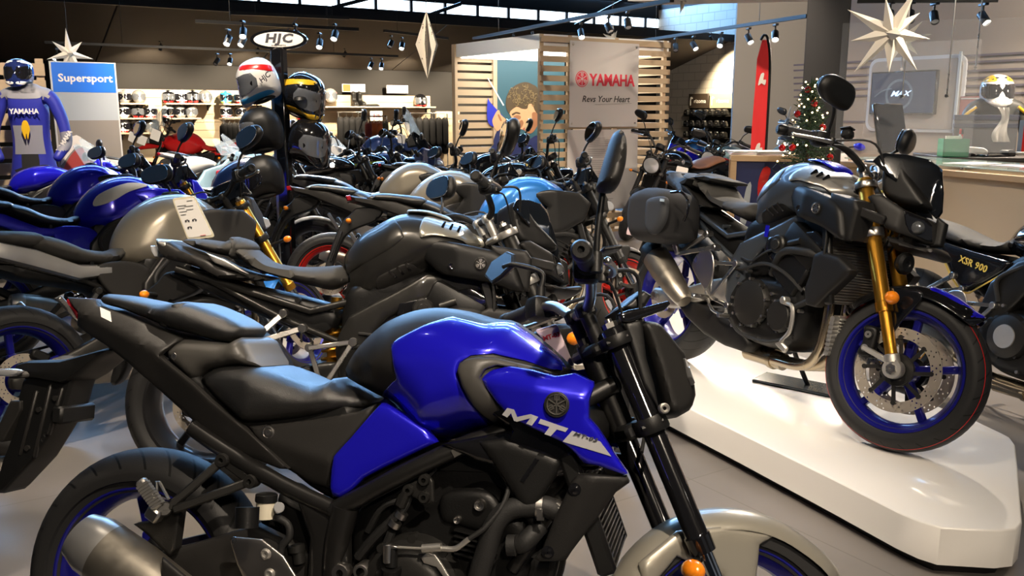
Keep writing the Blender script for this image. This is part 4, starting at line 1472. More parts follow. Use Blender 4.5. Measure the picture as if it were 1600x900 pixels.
	b.part('reservoir_bolt', 'resb', lambda q: q.cyl(FR(436, 793, .15), FR(436, 793, .16), .012, 14, bev=.002), 'lens', parent=rv)
	b.part('reservoir_hose', 'resh', lambda q: q.tube([FR(422, 808, .14), FR(436, 810, .14), FR(450, 820, .14), FR(452, 838, .14), FR(440, 855, .14), FR(436, 880, .14)], .0085, 10, smooth=6), 'rubber', parent=rv)
	b.part('reservoir_strut', 'ress', lambda q: q.cyl(FR(465, 850, .12), FR(468, 880, .12), .014, 12).cyl(FR(463, 852, .12), FR(464, 862, .12), .019, 12), 'dmetal')
	b.part('heel_guard', 'heel', lambda q: q.plate([(v.x, v.z) for v in (FR(361, 842, .16), FR(366, 838, .16), FR(412, 842, .16), FR(445, 868, .16), FR(468, 905, .16), FR(455, 960, .16), FR(400, 940, .16), FR(372, 880, .16))], .168, .006, .006, .003, smooth=False), 'alu')
	for i, (px, py) in enumerate(((415, 866), (421, 897))):
		b.part('guard_bolt', 'gb%d' % i, lambda q: q.lathe([(.001, .002), (.005, .003), (.006, .005), (.009, .005), (.0125, .0), (.0125, -.004)], FR(px, py, .169), (0, -1, 0), 18), 'calu', parent=b.parts['heel'])

	def ppb(q):
		n = FR(262, 795, .18)
		q.bar(n, FR(348, 719, .13), .020, .014, (0, 1, 0), .004)
		q.bar(FR(270, 797, .18), FR(392, 752, .13), .020, .014, (0, 1, 0), .004)
		q.bar(FR(348, 719, .125), FR(392, 752, .125), .020, .01, (0, 1, 0), .003)
		q.lathe([(.006, .01), (.014, .01), (.016, .006), (.016, -.02)], FR(348, 719, .135), (0, -1, 0), 18)
		q.lathe([(.006, .01), (.014, .01), (.016, .006), (.016, -.02)], FR(392, 752, .135), (0, -1, 0), 18)
		q.cyl(FR(257, 795, .16), FR(257, 795, .19), .017, 14, bev=.003)
		q.plate([(v.x, v.z) for v in (FR(262, 790, .16), FR(278, 800, .16), FR(270, 860, .16), FR(262, 870, .16), FR(222, 832, .16), FR(205, 820, .16), FR(240, 815, .16))], .155, .03, .006, .003, smooth=False)
	br = b.part('pillion_peg_bracket', 'ppb', ppb, 'dmetal')

	def peg(q):
		a, c = FR(250, 793, .195), FR(219, 750, .20)
		q.bar(a, c, .024, .022, (0, 1, 0), .005)
		for k in range(9):
			p = a + (c - a) * (.1 + .09 * k)
			q.box(p + Vector((.004, -.008, .002)), (.03, .012, .0055), Euler((0, -.62, 0)))
	b.part('pillion_peg', 'peg', peg, 'calu', parent=br)
	b.part('peg_mount', 'pegm', lambda q: q.box(FR(242, 803, .19), (.035, .03, .03), Euler((0, .5, 0)), .005), 'alu', parent=br)
	b.part('peg_loop', 'pegl', lambda q: q.tube([FR(264, 780, .17), FR(249, 753, .17), FR(245, 752, .17), FR(246, 780, .17)], .0035, 8), 'alu', parent=br)
	e0 = FR(300, 955, .20)
	e1 = FR(126, 836, .205)
	muffler(b, e0 + (e0 - e1) * .25, e1, .055, .066, key='muff')
	b.part('side_stand', 'sstand', lambda q: q.tube([(.60, .12, .30), (.61, .19, .18), (.63, .255, .06)], .011, 10), 'black')
	b.part('exhaust_shield', 'exsh', lambda q: q.plate([(v.x, v.z) for v in (FR(268, 865, .2), FR(310, 900, .2), FR(330, 960, .2), FR(262, 930, .2))], .24, .01, .01, .006, smooth=False), 'dgrey')

# front end in steered space
	FS = lambda px, py, lat: (lambda q: Vector((q.x, -lat, q.z)))(b.T3(px, py, lat, True))
	fender(b, -58, 66, .135, .010, legs=False)

	def ff(q):
		for sd in (1, -1):
			P = TL(b, [(1000, 880, .07), (1060, 830, .07), (1130, 822, .07), (1215, 836, .07), (1190, 852, .07), (1182, 930, .07), (1140, 960, .07), (1130, 900, .07), (1060, 870, .07), (1010, 930, .07)], .07, True)
			q.plate(P, .070, .012, .02, .010, side=-sd, smooth=False)
	b.part('fender_side', 'fside', ff, 'fender', True, parent=b.parts['ffend'])
	front_signals(b, .305, -.06, .05, (.75, 1.2, .75), r=.03)
	# headlight cowl, pod and lamp
	hp = [(988, 508), (1000, 502), (1026, 504), (1070, 552), (1074, 572), (1087, 601), (1089, 618), (1082, 640), (1060, 652), (1040, 648), (1030, 615), (1012, 560), (1000, 530)]

	def lat_h(x, z):
		return .135
	HP = TL(b, hp, .07, True)
	hx = max(p[0] for p in HP)
	b.part('headlight_cowl', 'hcowl', lambda q: q.puff(HP, lambda x, z: lerp(x, [hx - .26, hx], [.145, .085]), .018, base=.6, smooth=False), 'matte', True)
	HL = TL(b, [(1068, 557), (1074, 560), (1088, 600), (1083, 604), (1076, 590)], .10, True)
	b.part('headlight_lens', 'hlens', lambda q: q.puff(HL, .11, .008, base=.7, smooth=False), 'lens', True, parent=b.parts['hcowl'])
	side_panels(b, 'headlight_bracket', 'hbr', TL(b, [(975, 505), (1003, 500), (1010, 560), (1022, 600), (1030, 640), (1005, 600), (990, 550)], .12, True), .125, 'black', thick=.02, D=.01, rnd=.005, smooth=False, steer=True)
	w = FS(1038, 638, .14)
	b.part('screw', 'hscr', lambda q: q.lathe([(.004, .002), (.008, .006), (.011, .004), (.011, -.01)], w, (0, -1, 0), 16), 'calu', True, parent=b.parts['hcowl'])
	wing = TL(b, [(968, 489), (985, 483), (1004, 480), (1046, 469), (1049, 474), (1040, 484), (1010, 494), (985, 503), (972, 503)], .13, True)
	side_panels(b, 'position_light_cover', 'wing', wing, .13, 'gloss', thick=.03, D=.008, rnd=.006, smooth=False, steer=True)
	met = TL(b, [(964, 484, .05), (1000, 453, .05), (1017, 463, .05), (1006, 482, .05), (985, 490, .05)], .05, True)
	mo = b.part('instrument_panel', 'meter', lambda q: q.puff(met, .075, .010, base=.6, smooth=False), 'black', True)
	dsp = TL(b, [(966, 482, .05), (999, 455, .05), (1000, 458, .05), (969, 484, .05)], .05, True)
	b.part('instrument_display', 'disp', lambda q: q.puff(dsp, .062, .004, base=.7, smooth=False), 'smoke', True, parent=mo)
	# handlebar with its controls
	c = bars(b)
	# mirrors: a slim edge-on one on the right, a glass one on the left
	r0 = FS(932, 395, .29)
	tip = FS(957, 232, .33)
	base = r0 + Vector((0, 0, -.02))

	def mr_stem(q):
		q.cyl(base + Vector((0, 0, -.02)), base + Vector((0, 0, .02)), .012, 12)
		q.tube([base, FS(934, 360, .30), FS(942, 300, .31)], .0065, 10, smooth=5)
	b.part('mirror_stem', 'mstR', mr_stem, 'black', True)
	MR = TL(b, [(958, 213, .32), (967, 222, .32), (971, 240, .32), (969, 268, .32), (958, 300, .32), (944, 304, .32), (930, 299, .32), (931, 288, .32), (943, 245, .32), (952, 218, .32)], .32, True)
	mh = b.part('mirror_head', 'mhR', lambda q: q.puff(MR, .045, .02, lat=-.34, step=.008), 'matte', True)
	l0 = b.S.inverted() @ b.W.inverted() @ at_y(845, 455, 2.34)
	lm = b.S.inverted() @ b.W.inverted() @ at_y(787, 417, 2.40)
	b.part('mirror_stem', 'mstL', lambda q: q.cyl(l0 + Vector((0, 0, -.06)), l0 + Vector((0, 0, 0.01)), .013, 14).tube([l0, l0 + Vector((0, 0, .05)), lm + Vector((.025, -.035, .0)), lm], .007, 10, smooth=6), 'black', True)
	WS = (b.W @ b.S)
	# the mirror head: plane turned towards the rear and the rider
	eye = WS.inverted() @ Vector((0, 0, CAM_H))
	shape_px = [(758, 429), (768, 409), (790, 394), (800, 398), (800, 412), (782, 430), (768, 440)]
	nrm = Vector((-.86, -.38, .34)).normalized()

	def on_plane(px, py):
		o = WS.inverted() @ Vector((0, 0, CAM_H))
		d = WS.inverted().to_3x3() @ ray(px, py)
		return o + d * ((lm - o).dot(nrm) / d.dot(nrm))

	def headL(off, k, sc):
		def f(q):
			ce = sum((on_plane(*p) for p in shape_px), Vector()) / len(shape_px)
			P = [ce + (on_plane(*p) - ce) * sc + nrm * off for p in shape_px]
			P2 = [ce + (p - ce) * k - nrm * .022 for p in P]
			P1 = [ce + (p - ce) * 1.06 - nrm * .006 for p in P]
			o = len(q.v)
			n = len(P)
			for L_ in (P, P1, P2):
				q.v += [tuple(v) for v in L_]
			q.f.append(tuple(o + i for i in range(n)))
			for r_ in (0, 1):
				for i in range(n):
					q.f.append((o + r_ * n + i, o + r_ * n + (i + 1) % n, o + (r_ + 1) * n + (i + 1) % n, o + (r_ + 1) * n + i))
			q.f.append(tuple(o + 2 * n + i for i in reversed(range(n))))
		return f
	ml = b.part('mirror_head', 'mhL', headL(-.002, .6, 1.06), 'black', True, sharp=30)

	def glassL(q):
		ce = sum((on_plane(*p) for p in shape_px), Vector()) / len(shape_px)
		P = [ce + (on_plane(*p) - ce) * .95 + nrm * .001 for p in shape_px]
		o = len(q.v)
		n = len(P)
		q.v += [tuple(p) for p in P] + [tuple(p - nrm * .002) for p in P]
		q.f.append(tuple(range(o, o + n)))
		for i in range(n):
			q.f.append((o + i, o + (i + 1) % n, o + n + (i + 1) % n, o + n + i))
	b.part('mirror_glass', 'mgL', glassL, 'glass', True, parent=ml)
	# price card tucked between tank and handlebar
	return b
# the two big naked motorcycles of one kind
def build_mt10():
	g = dict(wb=1.40, rr=.320, rt=.188, fr=.300, ft=.12, rake=24, L=.745, fl=.105, fo=.0285, fi=.0220, hbar=.055, pull=.20, half=.42, rise=.06, spokes='y', mirs=1.05, discs=2, piv=(.56, .43),
			 mirz=.16, mirtoe=14, low=.545, rim_w=.86)
	cm = dict(rim='black_rim', fork='dmetal', slider='chrome', clamp='calu', bar='dmetal', frame='graph', tank='graph', top='graph2', scoop='black', seat='gseat', tailcap='silver', fender='black', swing='dmetal', header='steel', foot='calu', muffler='bsteel', knee='dgrey', cover='engine', rad='dmetal')
	cp = dict(rim='blue_rim', fork='gold', slider='gold', clamp='alu', bar='dmetal', frame='slate', tank='slate', top='silver', scoop='black', seat='gseat', tailcap='black', fender='gloss', swing='calu', header='steel', foot='calu', muffler='bsteel', knee='black', cover='dmetal', rad='radfin', shock='blue_rim')
	M['graph2'] = mat('champagne_grey_paint', (0.30, 0.29, 0.25), 0.32, metal=0.6, coat=0.5)
	M['slate'] = mat('slate_frame_paint', (0.085, 0.10, 0.12), 0.33, metal=0.6, coat=0.4)
	M['projector'] = mat('projector_lens', (.16, .17, .18), .06, metal=.6, coat=1.0)
	M['radfin'] = mat('radiator_fin_metal', (0.30, 0.29, 0.27), 0.45, metal=0.8)
	m = Bike('n10', 'motorcycle', 'graphite naked motorcycle with grey seat, parked directly behind the blue one', (-1.165, 3.26), .5, 10, 26, g, cm)
	p = Bike('n10', 'motorcycle', 'silver naked motorcycle with gold fork and blue wheels on the white platform', (.818, 4.48, PLAT_H), -64.4, 9, 20, g, cp)
	Q = {}
	# traced on the bike in the middle
	tank = [(533, 413, .10), (540, 396, .06), (560, 370, .03), (590, 352, .0), (615, 339, .0), (640, 334, .0), (670, 337, .0), (700, 345, .02), (725, 352, .04), (737, 363, .06), (748, 380, .10), (730, 405, .16), (700, 424, .17), (690, 421, .17), (640, 447, .16), (592, 472, .15), (572, 478, .15), (530, 465, .13), (524, 457, .13), (536, 447, .12), (538, 430, .11)]
	Q['tank'] = TL(m, tank, .1)
	xs = [Q['tank'][0][0], Q['tank'][4][0], Q['tank'][7][0], Q['tank'][10][0]]
	Wt = lambda x, z: lerp(x, xs, [.12, .18, .195, .13])
	ts = surf_of(Q['tank'], Wt, .12)
	tsf = lambda x, z: ts(x, z) + .004
	Q['knee'] = T_on(m, [(588, 455), (587, 438), (592, 431), (628, 413), (642, 411), (662, 425), (640, 440), (598, 462)], tsf)
	Q['slit'] = [T_on(m, [(606 + 13 * k, 424 - 6 * k), (609 + 13 * k, 422 - 6 * k), (621 + 11 * k, 433 - 5 * k), (618 + 11 * k, 435 - 5 * k)], tsf, off=.004) for k in range(3)]
	Q['pad'] = T_on(m, [(536, 430), (540, 398), (560, 372), (592, 353), (612, 341), (622, 350), (630, 365), (628, 374), (600, 395), (545, 428)], tsf)
	xa, xb = m.T3(650, 385, .19).x, m.T3(815, 430, .2).x
	latS = lambda x, z: lerp(x, [xa, xa + .15, xb], [.165, .225, .235])
	Q['scoop'] = T_on(m, [(647, 381), (653, 373), (700, 377), (760, 389), (775, 393), (802, 409), (815, 438), (819, 457), (800, 455), (760, 441), (700, 431), (684, 424), (661, 404)], latS)
	Q['badge'] = m.T3(751, 412, .23)
	Q['latS'] = latS
	seat = [(355, 396, .11), (364, 382, .10), (378, 378, .06), (394, 388, .05), (410, 401, .05), (425, 410, .05), (455, 416, .05), (490, 417, .06), (520, 415, .06), (531, 416, .06), (538, 434, .11), (535, 443, .12), (511, 454, .13), (480, 449, .14), (440, 438, .14), (400, 426, .13), (370, 409, .12)]
	Q['seat'] = TL(m, seat, .1)
	pil = [(279, 373, .08), (300, 372, .07), (330, 375, .06), (348, 377, .06), (360, 373, .05), (374, 371, .05), (389, 377, .06), (394, 388, .08), (380, 398, .1), (356, 401, .11), (330, 397, .10), (300, 388, .09), (282, 380, .08)]
	Q['pil'] = TL(m, pil, .08)
	tailp = [(241, 373, .07), (262, 374, .08), (278, 384, .10), (300, 393, .11), (325, 402, .12), (350, 416, .13), (385, 428, .14), (420, 436, .14), (400, 440, .13), (340, 437, .12), (300, 416, .11), (258, 406, .09), (246, 396, .08)]
	Q['tail'] = TL(m, tailp, .1)
	Q['tcap'] = TL(m, [(240, 372), (263, 374), (271, 386), (280, 397), (262, 396), (246, 386)], .085)
	Q['tstripe'] = TL(m, [(320, 394), (350, 405), (366, 414), (387, 428), (360, 419), (335, 411)], .15)
	Q['tlens'] = TL(m, [(233, 383), (240, 384), (246, 402), (240, 402), (235, 394)], .06)
	Q['frame'] = TL(m, [(524, 546), (529, 524), (546, 494), (575, 478), (620, 455), (666, 428), (690, 428), (718, 446), (760, 462), (752, 470), (700, 462), (645, 478), (606, 497), (588, 518), (574, 548), (566, 605), (548, 625), (530, 600)], .15)
	Q['crease'] = TL(m, [(560, 498), (600, 474), (640, 458), (690, 440)], .15)
	Q['black'] = TL(m, [(625, 474), (735, 449), (768, 466), (748, 490), (735, 520), (650, 520), (620, 497)], .15)
	Q['hole'] = m.T3(548, 538, .18)
	Q['ytext'] = m.T3(705, 481, .15)
	# traced on the bike on the platform, in its steered space
	wr, wf = p.T3(1356, 308, .13, True).x, p.T3(1463, 365, .05, True).x
	latW = lambda x, z: lerp(x, [wr, wr + (wf - wr) * .55, wf], [.145, .130, .018])
	lowb = T_on(p, [(1352, 303), (1335, 317), (1307, 307), (1287, 293), (1250, 282), (1233, 281)], tsf)
	tpk = Q['tank']
	crest = [q for q in tpk[4:11] if q[0] > lowb[-1][0]]
	Q['silver'] = [(x, z + .002) for x, z in crest[:-1]] + lowb
	Q['wing'] = T_on(p, [(1354, 307), (1362, 303), (1376, 303), (1412, 327), (1450, 342), (1463, 351), (1465, 383), (1452, 381), (1420, 370), (1382, 356), (1370, 332)], latW, True)
	Q['eye'] = T_on(p, [(1430, 355)], latW, True)[0]
	Q['eyehood'] = T_on(p, [(1411, 328), (1448, 343), (1456, 352), (1456, 378), (1446, 376), (1421, 364), (1414, 350)], latW, True, off=.003)
	Q['latW'] = latW
	sr, sf = p.T3(1366, 252, .13, True).x, p.T3(1466, 300, .0, True).x
	latG = lambda x, z: lerp(x, [sr, sf], [.135, .012])
	Q['screen'] = T_on(p, [(1363, 252), (1372, 243), (1382, 239), (1415, 241), (1452, 249), (1468, 262), (1472, 300), (1470, 330), (1462, 342), (1441, 322), (1402, 286)], latG, True)
	Q['latG'] = latG
	latN = lambda x, z: .045
	Q['chin'] = TL(p, [(1383, 368), (1396, 370), (1430, 385), (1468, 388), (1470, 398), (1460, 404), (1430, 396), (1395, 388)], .06, True)
	Q['shroud'] = TL(p, [(1284, 392), (1312, 402), (1331, 421), (1326, 430), (1273, 480), (1259, 476), (1258, 450), (1266, 428), (1272, 398)], .19)
	Q['horn'] = p.T3(1411, 411, .06, True)
	mp0, mp1 = p.T3(1064, 462, .20), p.T3(1016, 388, .215)
	Q['muf'] = (Vector((mp0.x, -.20, mp0.z)), Vector((mp1.x, -.215, mp1.z)))
	Q['belly'] = TL(p, [(1054, 470), (1072, 468), (1105, 480), (1150, 505), (1168, 535), (1160, 550), (1130, 540), (1098, 522), (1070, 495)], .15)
	for b in (m, p):
		dress10(b, Q, Wt, tsf)
	# lettering on the black panel of the grey one
	yt = Q['ytext']
	m.textpart('lettering', 'YAMAHA', (yt.x, -.1795, yt.z), (1, 0, -.28), (0, 0, 1), .030, 'wdecal', bold=.001, shear=-.1)
	m.textpart('lettering', 'ZENTRUM', (yt.x - .02, -.1795, yt.z - .027), (1, 0, -.28), (0, 0, 1), .022, 'wdecal', bold=.001, shear=-.1)
	return m, p

def engine_trim(b):
	"""small bright fittings on the right of the engine"""
	def bolts(q):
		for (cx_, cz_, r, n, y) in ((.72, .42, .104, 9, .19), (.90, .40, .066, 7, .176)):
			for k in range(n):
				a = 2 * PI * k / n + .3
				q.cyl((cx_ + r * math.cos(a), -y + .02, cz_ + r * math.sin(a)), (cx_ + r * math.cos(a), -y - .006, cz_ + r * math.sin(a)), .0065, 8)
	b.part('cover_bolt', 'tbolt', bolts, 'alu')

	def fit(q):
		q.tube([(.93, -.19, .46), (.985, -.195, .45), (.99, -.19, .36), (.95, -.19, .30)], .009, 8, smooth=5)
		q.cyl((.93, -.17, .47), (.93, -.205, .47), .016, 12, bev=.003)
		q.box((.955, -.185, .285), (.07, .02, .03), Euler((0, .4, 0)), .006)
	b.part('coolant_fitting', 'tfit', fit, 'calu')
	b.part('air_nozzle', 'tnoz', lambda q: q.cyl((.90, -.19, .70), (.96, -.19, .72), .014, 10), 'dmetal')

	def wires(q):
		q.tube([(.60, -.165, .60), (.70, -.19, .60), (.80, -.19, .66), (.95, -.18, .66)], .006, 7, smooth=6)
		q.tube([(.58, -.165, .55), (.66, -.19, .56), (.78, -.195, .60), (.90, -.19, .58), (1.0, -.17, .52)], .008, 7, smooth=6)
		q.tube([(.62, -.19, .33), (.72, -.205, .285), (.88, -.20, .285), (1.0, -.18, .33)], .008, 8, smooth=6)
		q.tube([(1.09, -.20, .82), (1.10, -.195, .70), (1.08, -.19, .60), (1.09, -.19, .50)], .0055, 7, smooth=6)
	b.part('wiring', 'twire', wires, 'rubber')
	b.part('throttle_body', 'tbody', lambda q: [q.cyl((.84, -.15, .69), (.84, -.205, .69), .040, 20, bev=.006), q.cyl((.84, -.20, .69), (.84, -.212, .69), .022, 14, bev=.003)], 'dmetal')
	if b.c['fork'] == 'gold':
		b.part('warning_label', 'tlabel', lambda q: q.box((.735, -.172, .735), (.022, .002, .05)), 'blue')

def dress10(b, Q, Wt, tsf):
	wheel(b, 'rear')
	wheel(b, 'front')
	brake(b)
	fork(b)
	swingarm(b)
	engine(b, 'smooth')
	headers(b, 4)
	engine_trim(b)
	radiator(b, x=1.105, z=.645, w=.36, h=.30, tilt=16, cooler=True)
	fd = fender(b, -42, 58, None, .028)
	fender(b, -40, -2, b.g['ft'] + .006, .034, False, 'blue' if b.c['fork'] == 'gold' else 'fender', 'ffend2')
	b.part('fuel_tank', 'tank', lambda q: q.puff(Q['tank'], Wt, .12, step=.018), 'tank', sharp=60)
	tk = b.parts['tank']
	side_panels(b, 'tank_pad', 'pad', Q['pad'], tsf, 'tank', thick=.012, D=.018, rnd=.006, step=.014, parent=tk)
	side_panels(b, 'knee_panel', 'knee', Q['knee'], tsf, 'knee', thick=.012, D=.012, rnd=.006, smooth=False, step=.012, parent=tk)
	for k, s_ in enumerate(Q['slit']):
		b.part('panel_slit', 'slit%d' % k, lambda q, s_=s_: q.plate(s_, lambda x, z: tsf(x, z) + .003, .002, .002, 0, smooth=False), 'gloss', parent=tk)
	tx = [q[0] for q in Q['tank'][4:10]]
	tz = [q[1] for q in Q['tank'][4:10]]
	side_panels(b, 'tank_top_cover', 'topc', Q['silver'], lambda x, z: tsf(x, z) + .012, 'top', thick=.022, D=.014, rnd=.008, step=.012, parent=tk)

	def vents(q):
		for sd in (-1, 1):
			for k in range(3):
				x = tx[3] - .01 + .028 * k
				z = lerp(x, tx, tz)
				q.box((x, sd * (tsf(x, z - .028) + .010), z - .028), (.010, .022, .034), Euler((sd * .7, .35, 0)), .003)
	b.part('vent_slot', 'vents', vents, 'gloss', parent=tk)
	b.part('tank_top_stripe', 'tblue', lambda q: q.puff([(tx[1] + .0, tz[1] + .013), (tx[2], tz[2] + .018), (tx[3], tz[3] + .016), (tx[3] + .02, tz[3] - .01), (tx[2], tz[2]), (tx[1], tz[1])], .06, .012, base=.4), 'blue' if b.c['fork'] == 'gold' else 'top', parent=tk)
	so = side_panels(b, 'intake_scoop', 'scoop', Q['scoop'], Q['latS'], 'scoop', thick=.06, D=.03, rnd=.022, step=.014)
	e = Q['badge']
	emblem(b, 'emblem', (e.x, e.z), Q['latS'](e.x, e.z), .024, 'dgrey', 'alu', parent=so, sides=(-1, 1))
	for k, (px_, pz_) in enumerate(((Q['scoop'][0][0] + .05, Q['scoop'][0][1] - .005), (Q['scoop'][11][0] + .05, Q['scoop'][11][1] + .02))):
		b.part('screw', 'scs%d' % k, lambda q: q.lathe([(.001, .001), (.008, .001), (.012, .004), (.013, -.004)], (px_, -Q['latS'](px_, pz_) - .0, pz_), (0, -1, 0), 14), 'gloss', parent=so)
	sx = max(q[0] for q in Q['scoop'])
	sz = sum(q[1] for q in Q['scoop']) / len(Q['scoop'])
	# the scoops' dark ducts reach forward to the fork
	for sd in (-1, 1):
		def duct(q, sd=sd):
			q.plate([(sx - .12, sz + .07), (sx + .01, sz + .05), (sx + .03, sz + .02), (sx + .02, sz - .10), (sx - .06, sz - .10), (sx - .10, sz - .02)], .215, .10, .02, .012, side=sd, smooth=False)
			q.bar((sx - .02, sd * .19, sz + .02), (sx + .11, sd * .15, sz - .01), .03, .035, bev=.006)
		b.part('intake_duct', 'duct%d' % sd, duct, 'matte')
	b.part('seat', 'seat', lambda q: q.puff(Q['seat'], lambda x, z: lerp(x, [Q['seat'][0][0], Q['seat'][5][0], Q['seat'][9][0]], [.12, .16, .11]), .05, step=.014), 'seat', sharp=70)
	po = b.part('pillion_seat', 'pil', lambda q: q.puff(Q['pil'], lambda x, z: lerp(x, [Q['pil'][0][0], Q['pil'][4][0], Q['pil'][7][0]], [.09, .13, .10]), .035, step=.012), 'seat', sharp=70)
	P5 = Q['pil']
	b.part('seat_strap', 'strap', lambda q: q.puff([(P5[9][0] - .01, P5[9][1] - .004), (P5[9][0], P5[9][1] + .05), (P5[4][0] - .005, P5[4][1] + .006), (P5[4][0] + .03, P5[4][1] + .006), (P5[9][0] + .045, P5[9][1] + .05), (P5[9][0] + .03, P5[9][1] - .004)], .138, .03, step=.01), 'seat', parent=po, sharp=70)
	b.part('tail_cover', 'tail', lambda q: q.puff(Q['tail'], lambda x, z: lerp(x, [Q['tail'][0][0], Q['tail'][4][0], Q['tail'][7][0]], [.09, .135, .145]), .02, base=.4, smooth=False, step=.014), 'dgrey', sharp=35)
	tc = b.part('tail_cap', 'tcap', lambda q: q.puff(Q['tcap'], .10, .02, base=.5, smooth=False), 'tailcap', sharp=35)
	side_panels(b, 'tail_stripe', 'tstr', Q['tstripe'], .150, 'tailcap', thick=.02, D=.01, rnd=.006, smooth=False)
	b.part('tail_light', 'tlen', lambda q: q.puff(Q['tlens'], .06, .006, base=.6, smooth=False), 'lens')
	fr_ = Q['frame']
	hx = max(q[0] for q in fr_)
	latF = lambda x, z: lerp(x, [hx - .5, hx - .25, hx], [.165, .15, .09])
	fo = side_panels(b, 'frame', 'frame', fr_, latF, 'frame', thick=.06, D=.022, rnd=.014, smooth=False, step=.016)
	ho = Q['hole']
	b.part('pivot_hole', 'hole', lambda q: q.lathe([(.001, .001), (.016, .001), (.019, .003), (.021, -.003)], (ho.x, -.166, ho.z), (0, -1, 0), 24), 'gloss', parent=fo)
	side_panels(b, 'side_cover', 'blackp', Q['black'], .178, 'gloss', thick=.03, D=.012, rnd=.006, smooth=False)
	b.part('airbox', 'airb', lambda q: q.puff([(.55, .50), (.52, .70), (.60, .80), (.95, .86), (1.08, .88), (1.10, .74), (1.0, .68), (.8, .55)], .13, .04), 'engine')
	subframe(b, .70, -.10, .84)
	footpegs(b, hg=b.c['fork'] == 'gold', m='alu', rx=.47, rz=.40, px=.20, pz=.56, lat=.20)
	plate_holder(b, -.16, .80, .38, .18)
	hugger(b)
	mf0, mf1 = Q['muf']
	muffler(b, mf0 - (mf1 - mf0) * .12, mf1, .055, .068, key='muff', flat=1.0, capm='dmetal')
	side_panels(b, 'exhaust_box', 'belly', Q['belly'], .15, 'matte', thick=.14, D=.02, rnd=.012, smooth=False)
	side_panels(b, 'radiator_shroud', 'shroud', Q['shroud'], .20, 'matte', thick=.05, D=.02, rnd=.012, smooth=False)
	bars(b)
	# mask with two lamps
	wg = side_panels(b, 'headlight_mask', 'wing', Q['wing'], Q['latW'], 'matte', thick=.03, D=.02, rnd=.010, smooth=False, step=.012, steer=True)
	side_panels(b, 'lamp_surround', 'hood', Q['eyehood'], lambda x, z: Q['latW'](x, z) + .002, 'gloss', thick=.01, D=.006, rnd=.003, smooth=False, step=.01, parent=wg, steer=True)
	ex, ez = Q['eye']
	for sd in (-1, 1):
		le = Q['latW'](ex, ez)
		b.part('headlight_lens', 'eye%d' % sd, lambda q, sd=sd: q.sphere((ex + .004, sd * (le - .012), ez), .027, (1, 1, 1), 20, 14), 'projector', True, parent=wg)
	wx = max(q[0] for q in Q['wing'])
	wz = [q[1] for q in Q['wing'] if q[0] > wx - .05]
	b.part('mask_center', 'spine', lambda q: q.puff([(wx - .03, max(wz) + .02), (wx + .008, max(wz)), (wx + .012, min(wz)), (wx - .03, min(wz) - .01)], .022, .01, base=.5, smooth=False), 'black', True)
	sg = side_panels(b, 'wind_screen', 'screen', Q['screen'], Q['latG'], 'smoke', thick=.006, D=.006, rnd=.002, smooth=False, step=.014, steer=True)

	def shelf(q):
		xs_ = [q_[0] for q_ in Q['screen']]
		zs_ = [q_[1] for q_ in Q['screen']]
		q.puff([(min(xs_) + .02, max(zs_) - .02), (min(xs_) + .09, max(zs_) - .01), (min(xs_) + .12, max(zs_) - .07), (max(xs_) - .03, min(zs_) + .03), (min(xs_) + .05, min(zs_) + .05)], .085, .02, base=.5)
	b.part('instrument_panel', 'dash', shelf, 'black', True)
	b.part('mask_chin', 'chin', lambda q: q.puff(Q['chin'], .11, .02, base=.3, smooth=False), 'dgrey', True)
	hn = Q['horn']
	b.part('horn', 'horn', lambda q: q.lathe([(.001, .012), (.014, .014), (.016, .018), (.030, .02), (.042, .012), (.044, 0), (.030, -.02), (.001, -.02)], (hn.x, -.05, hn.z), (1, -.35, 0), 24), 'engine', True)
	front_signals(b, .34, .05, .03, (.8, 1, .8), r=.032)
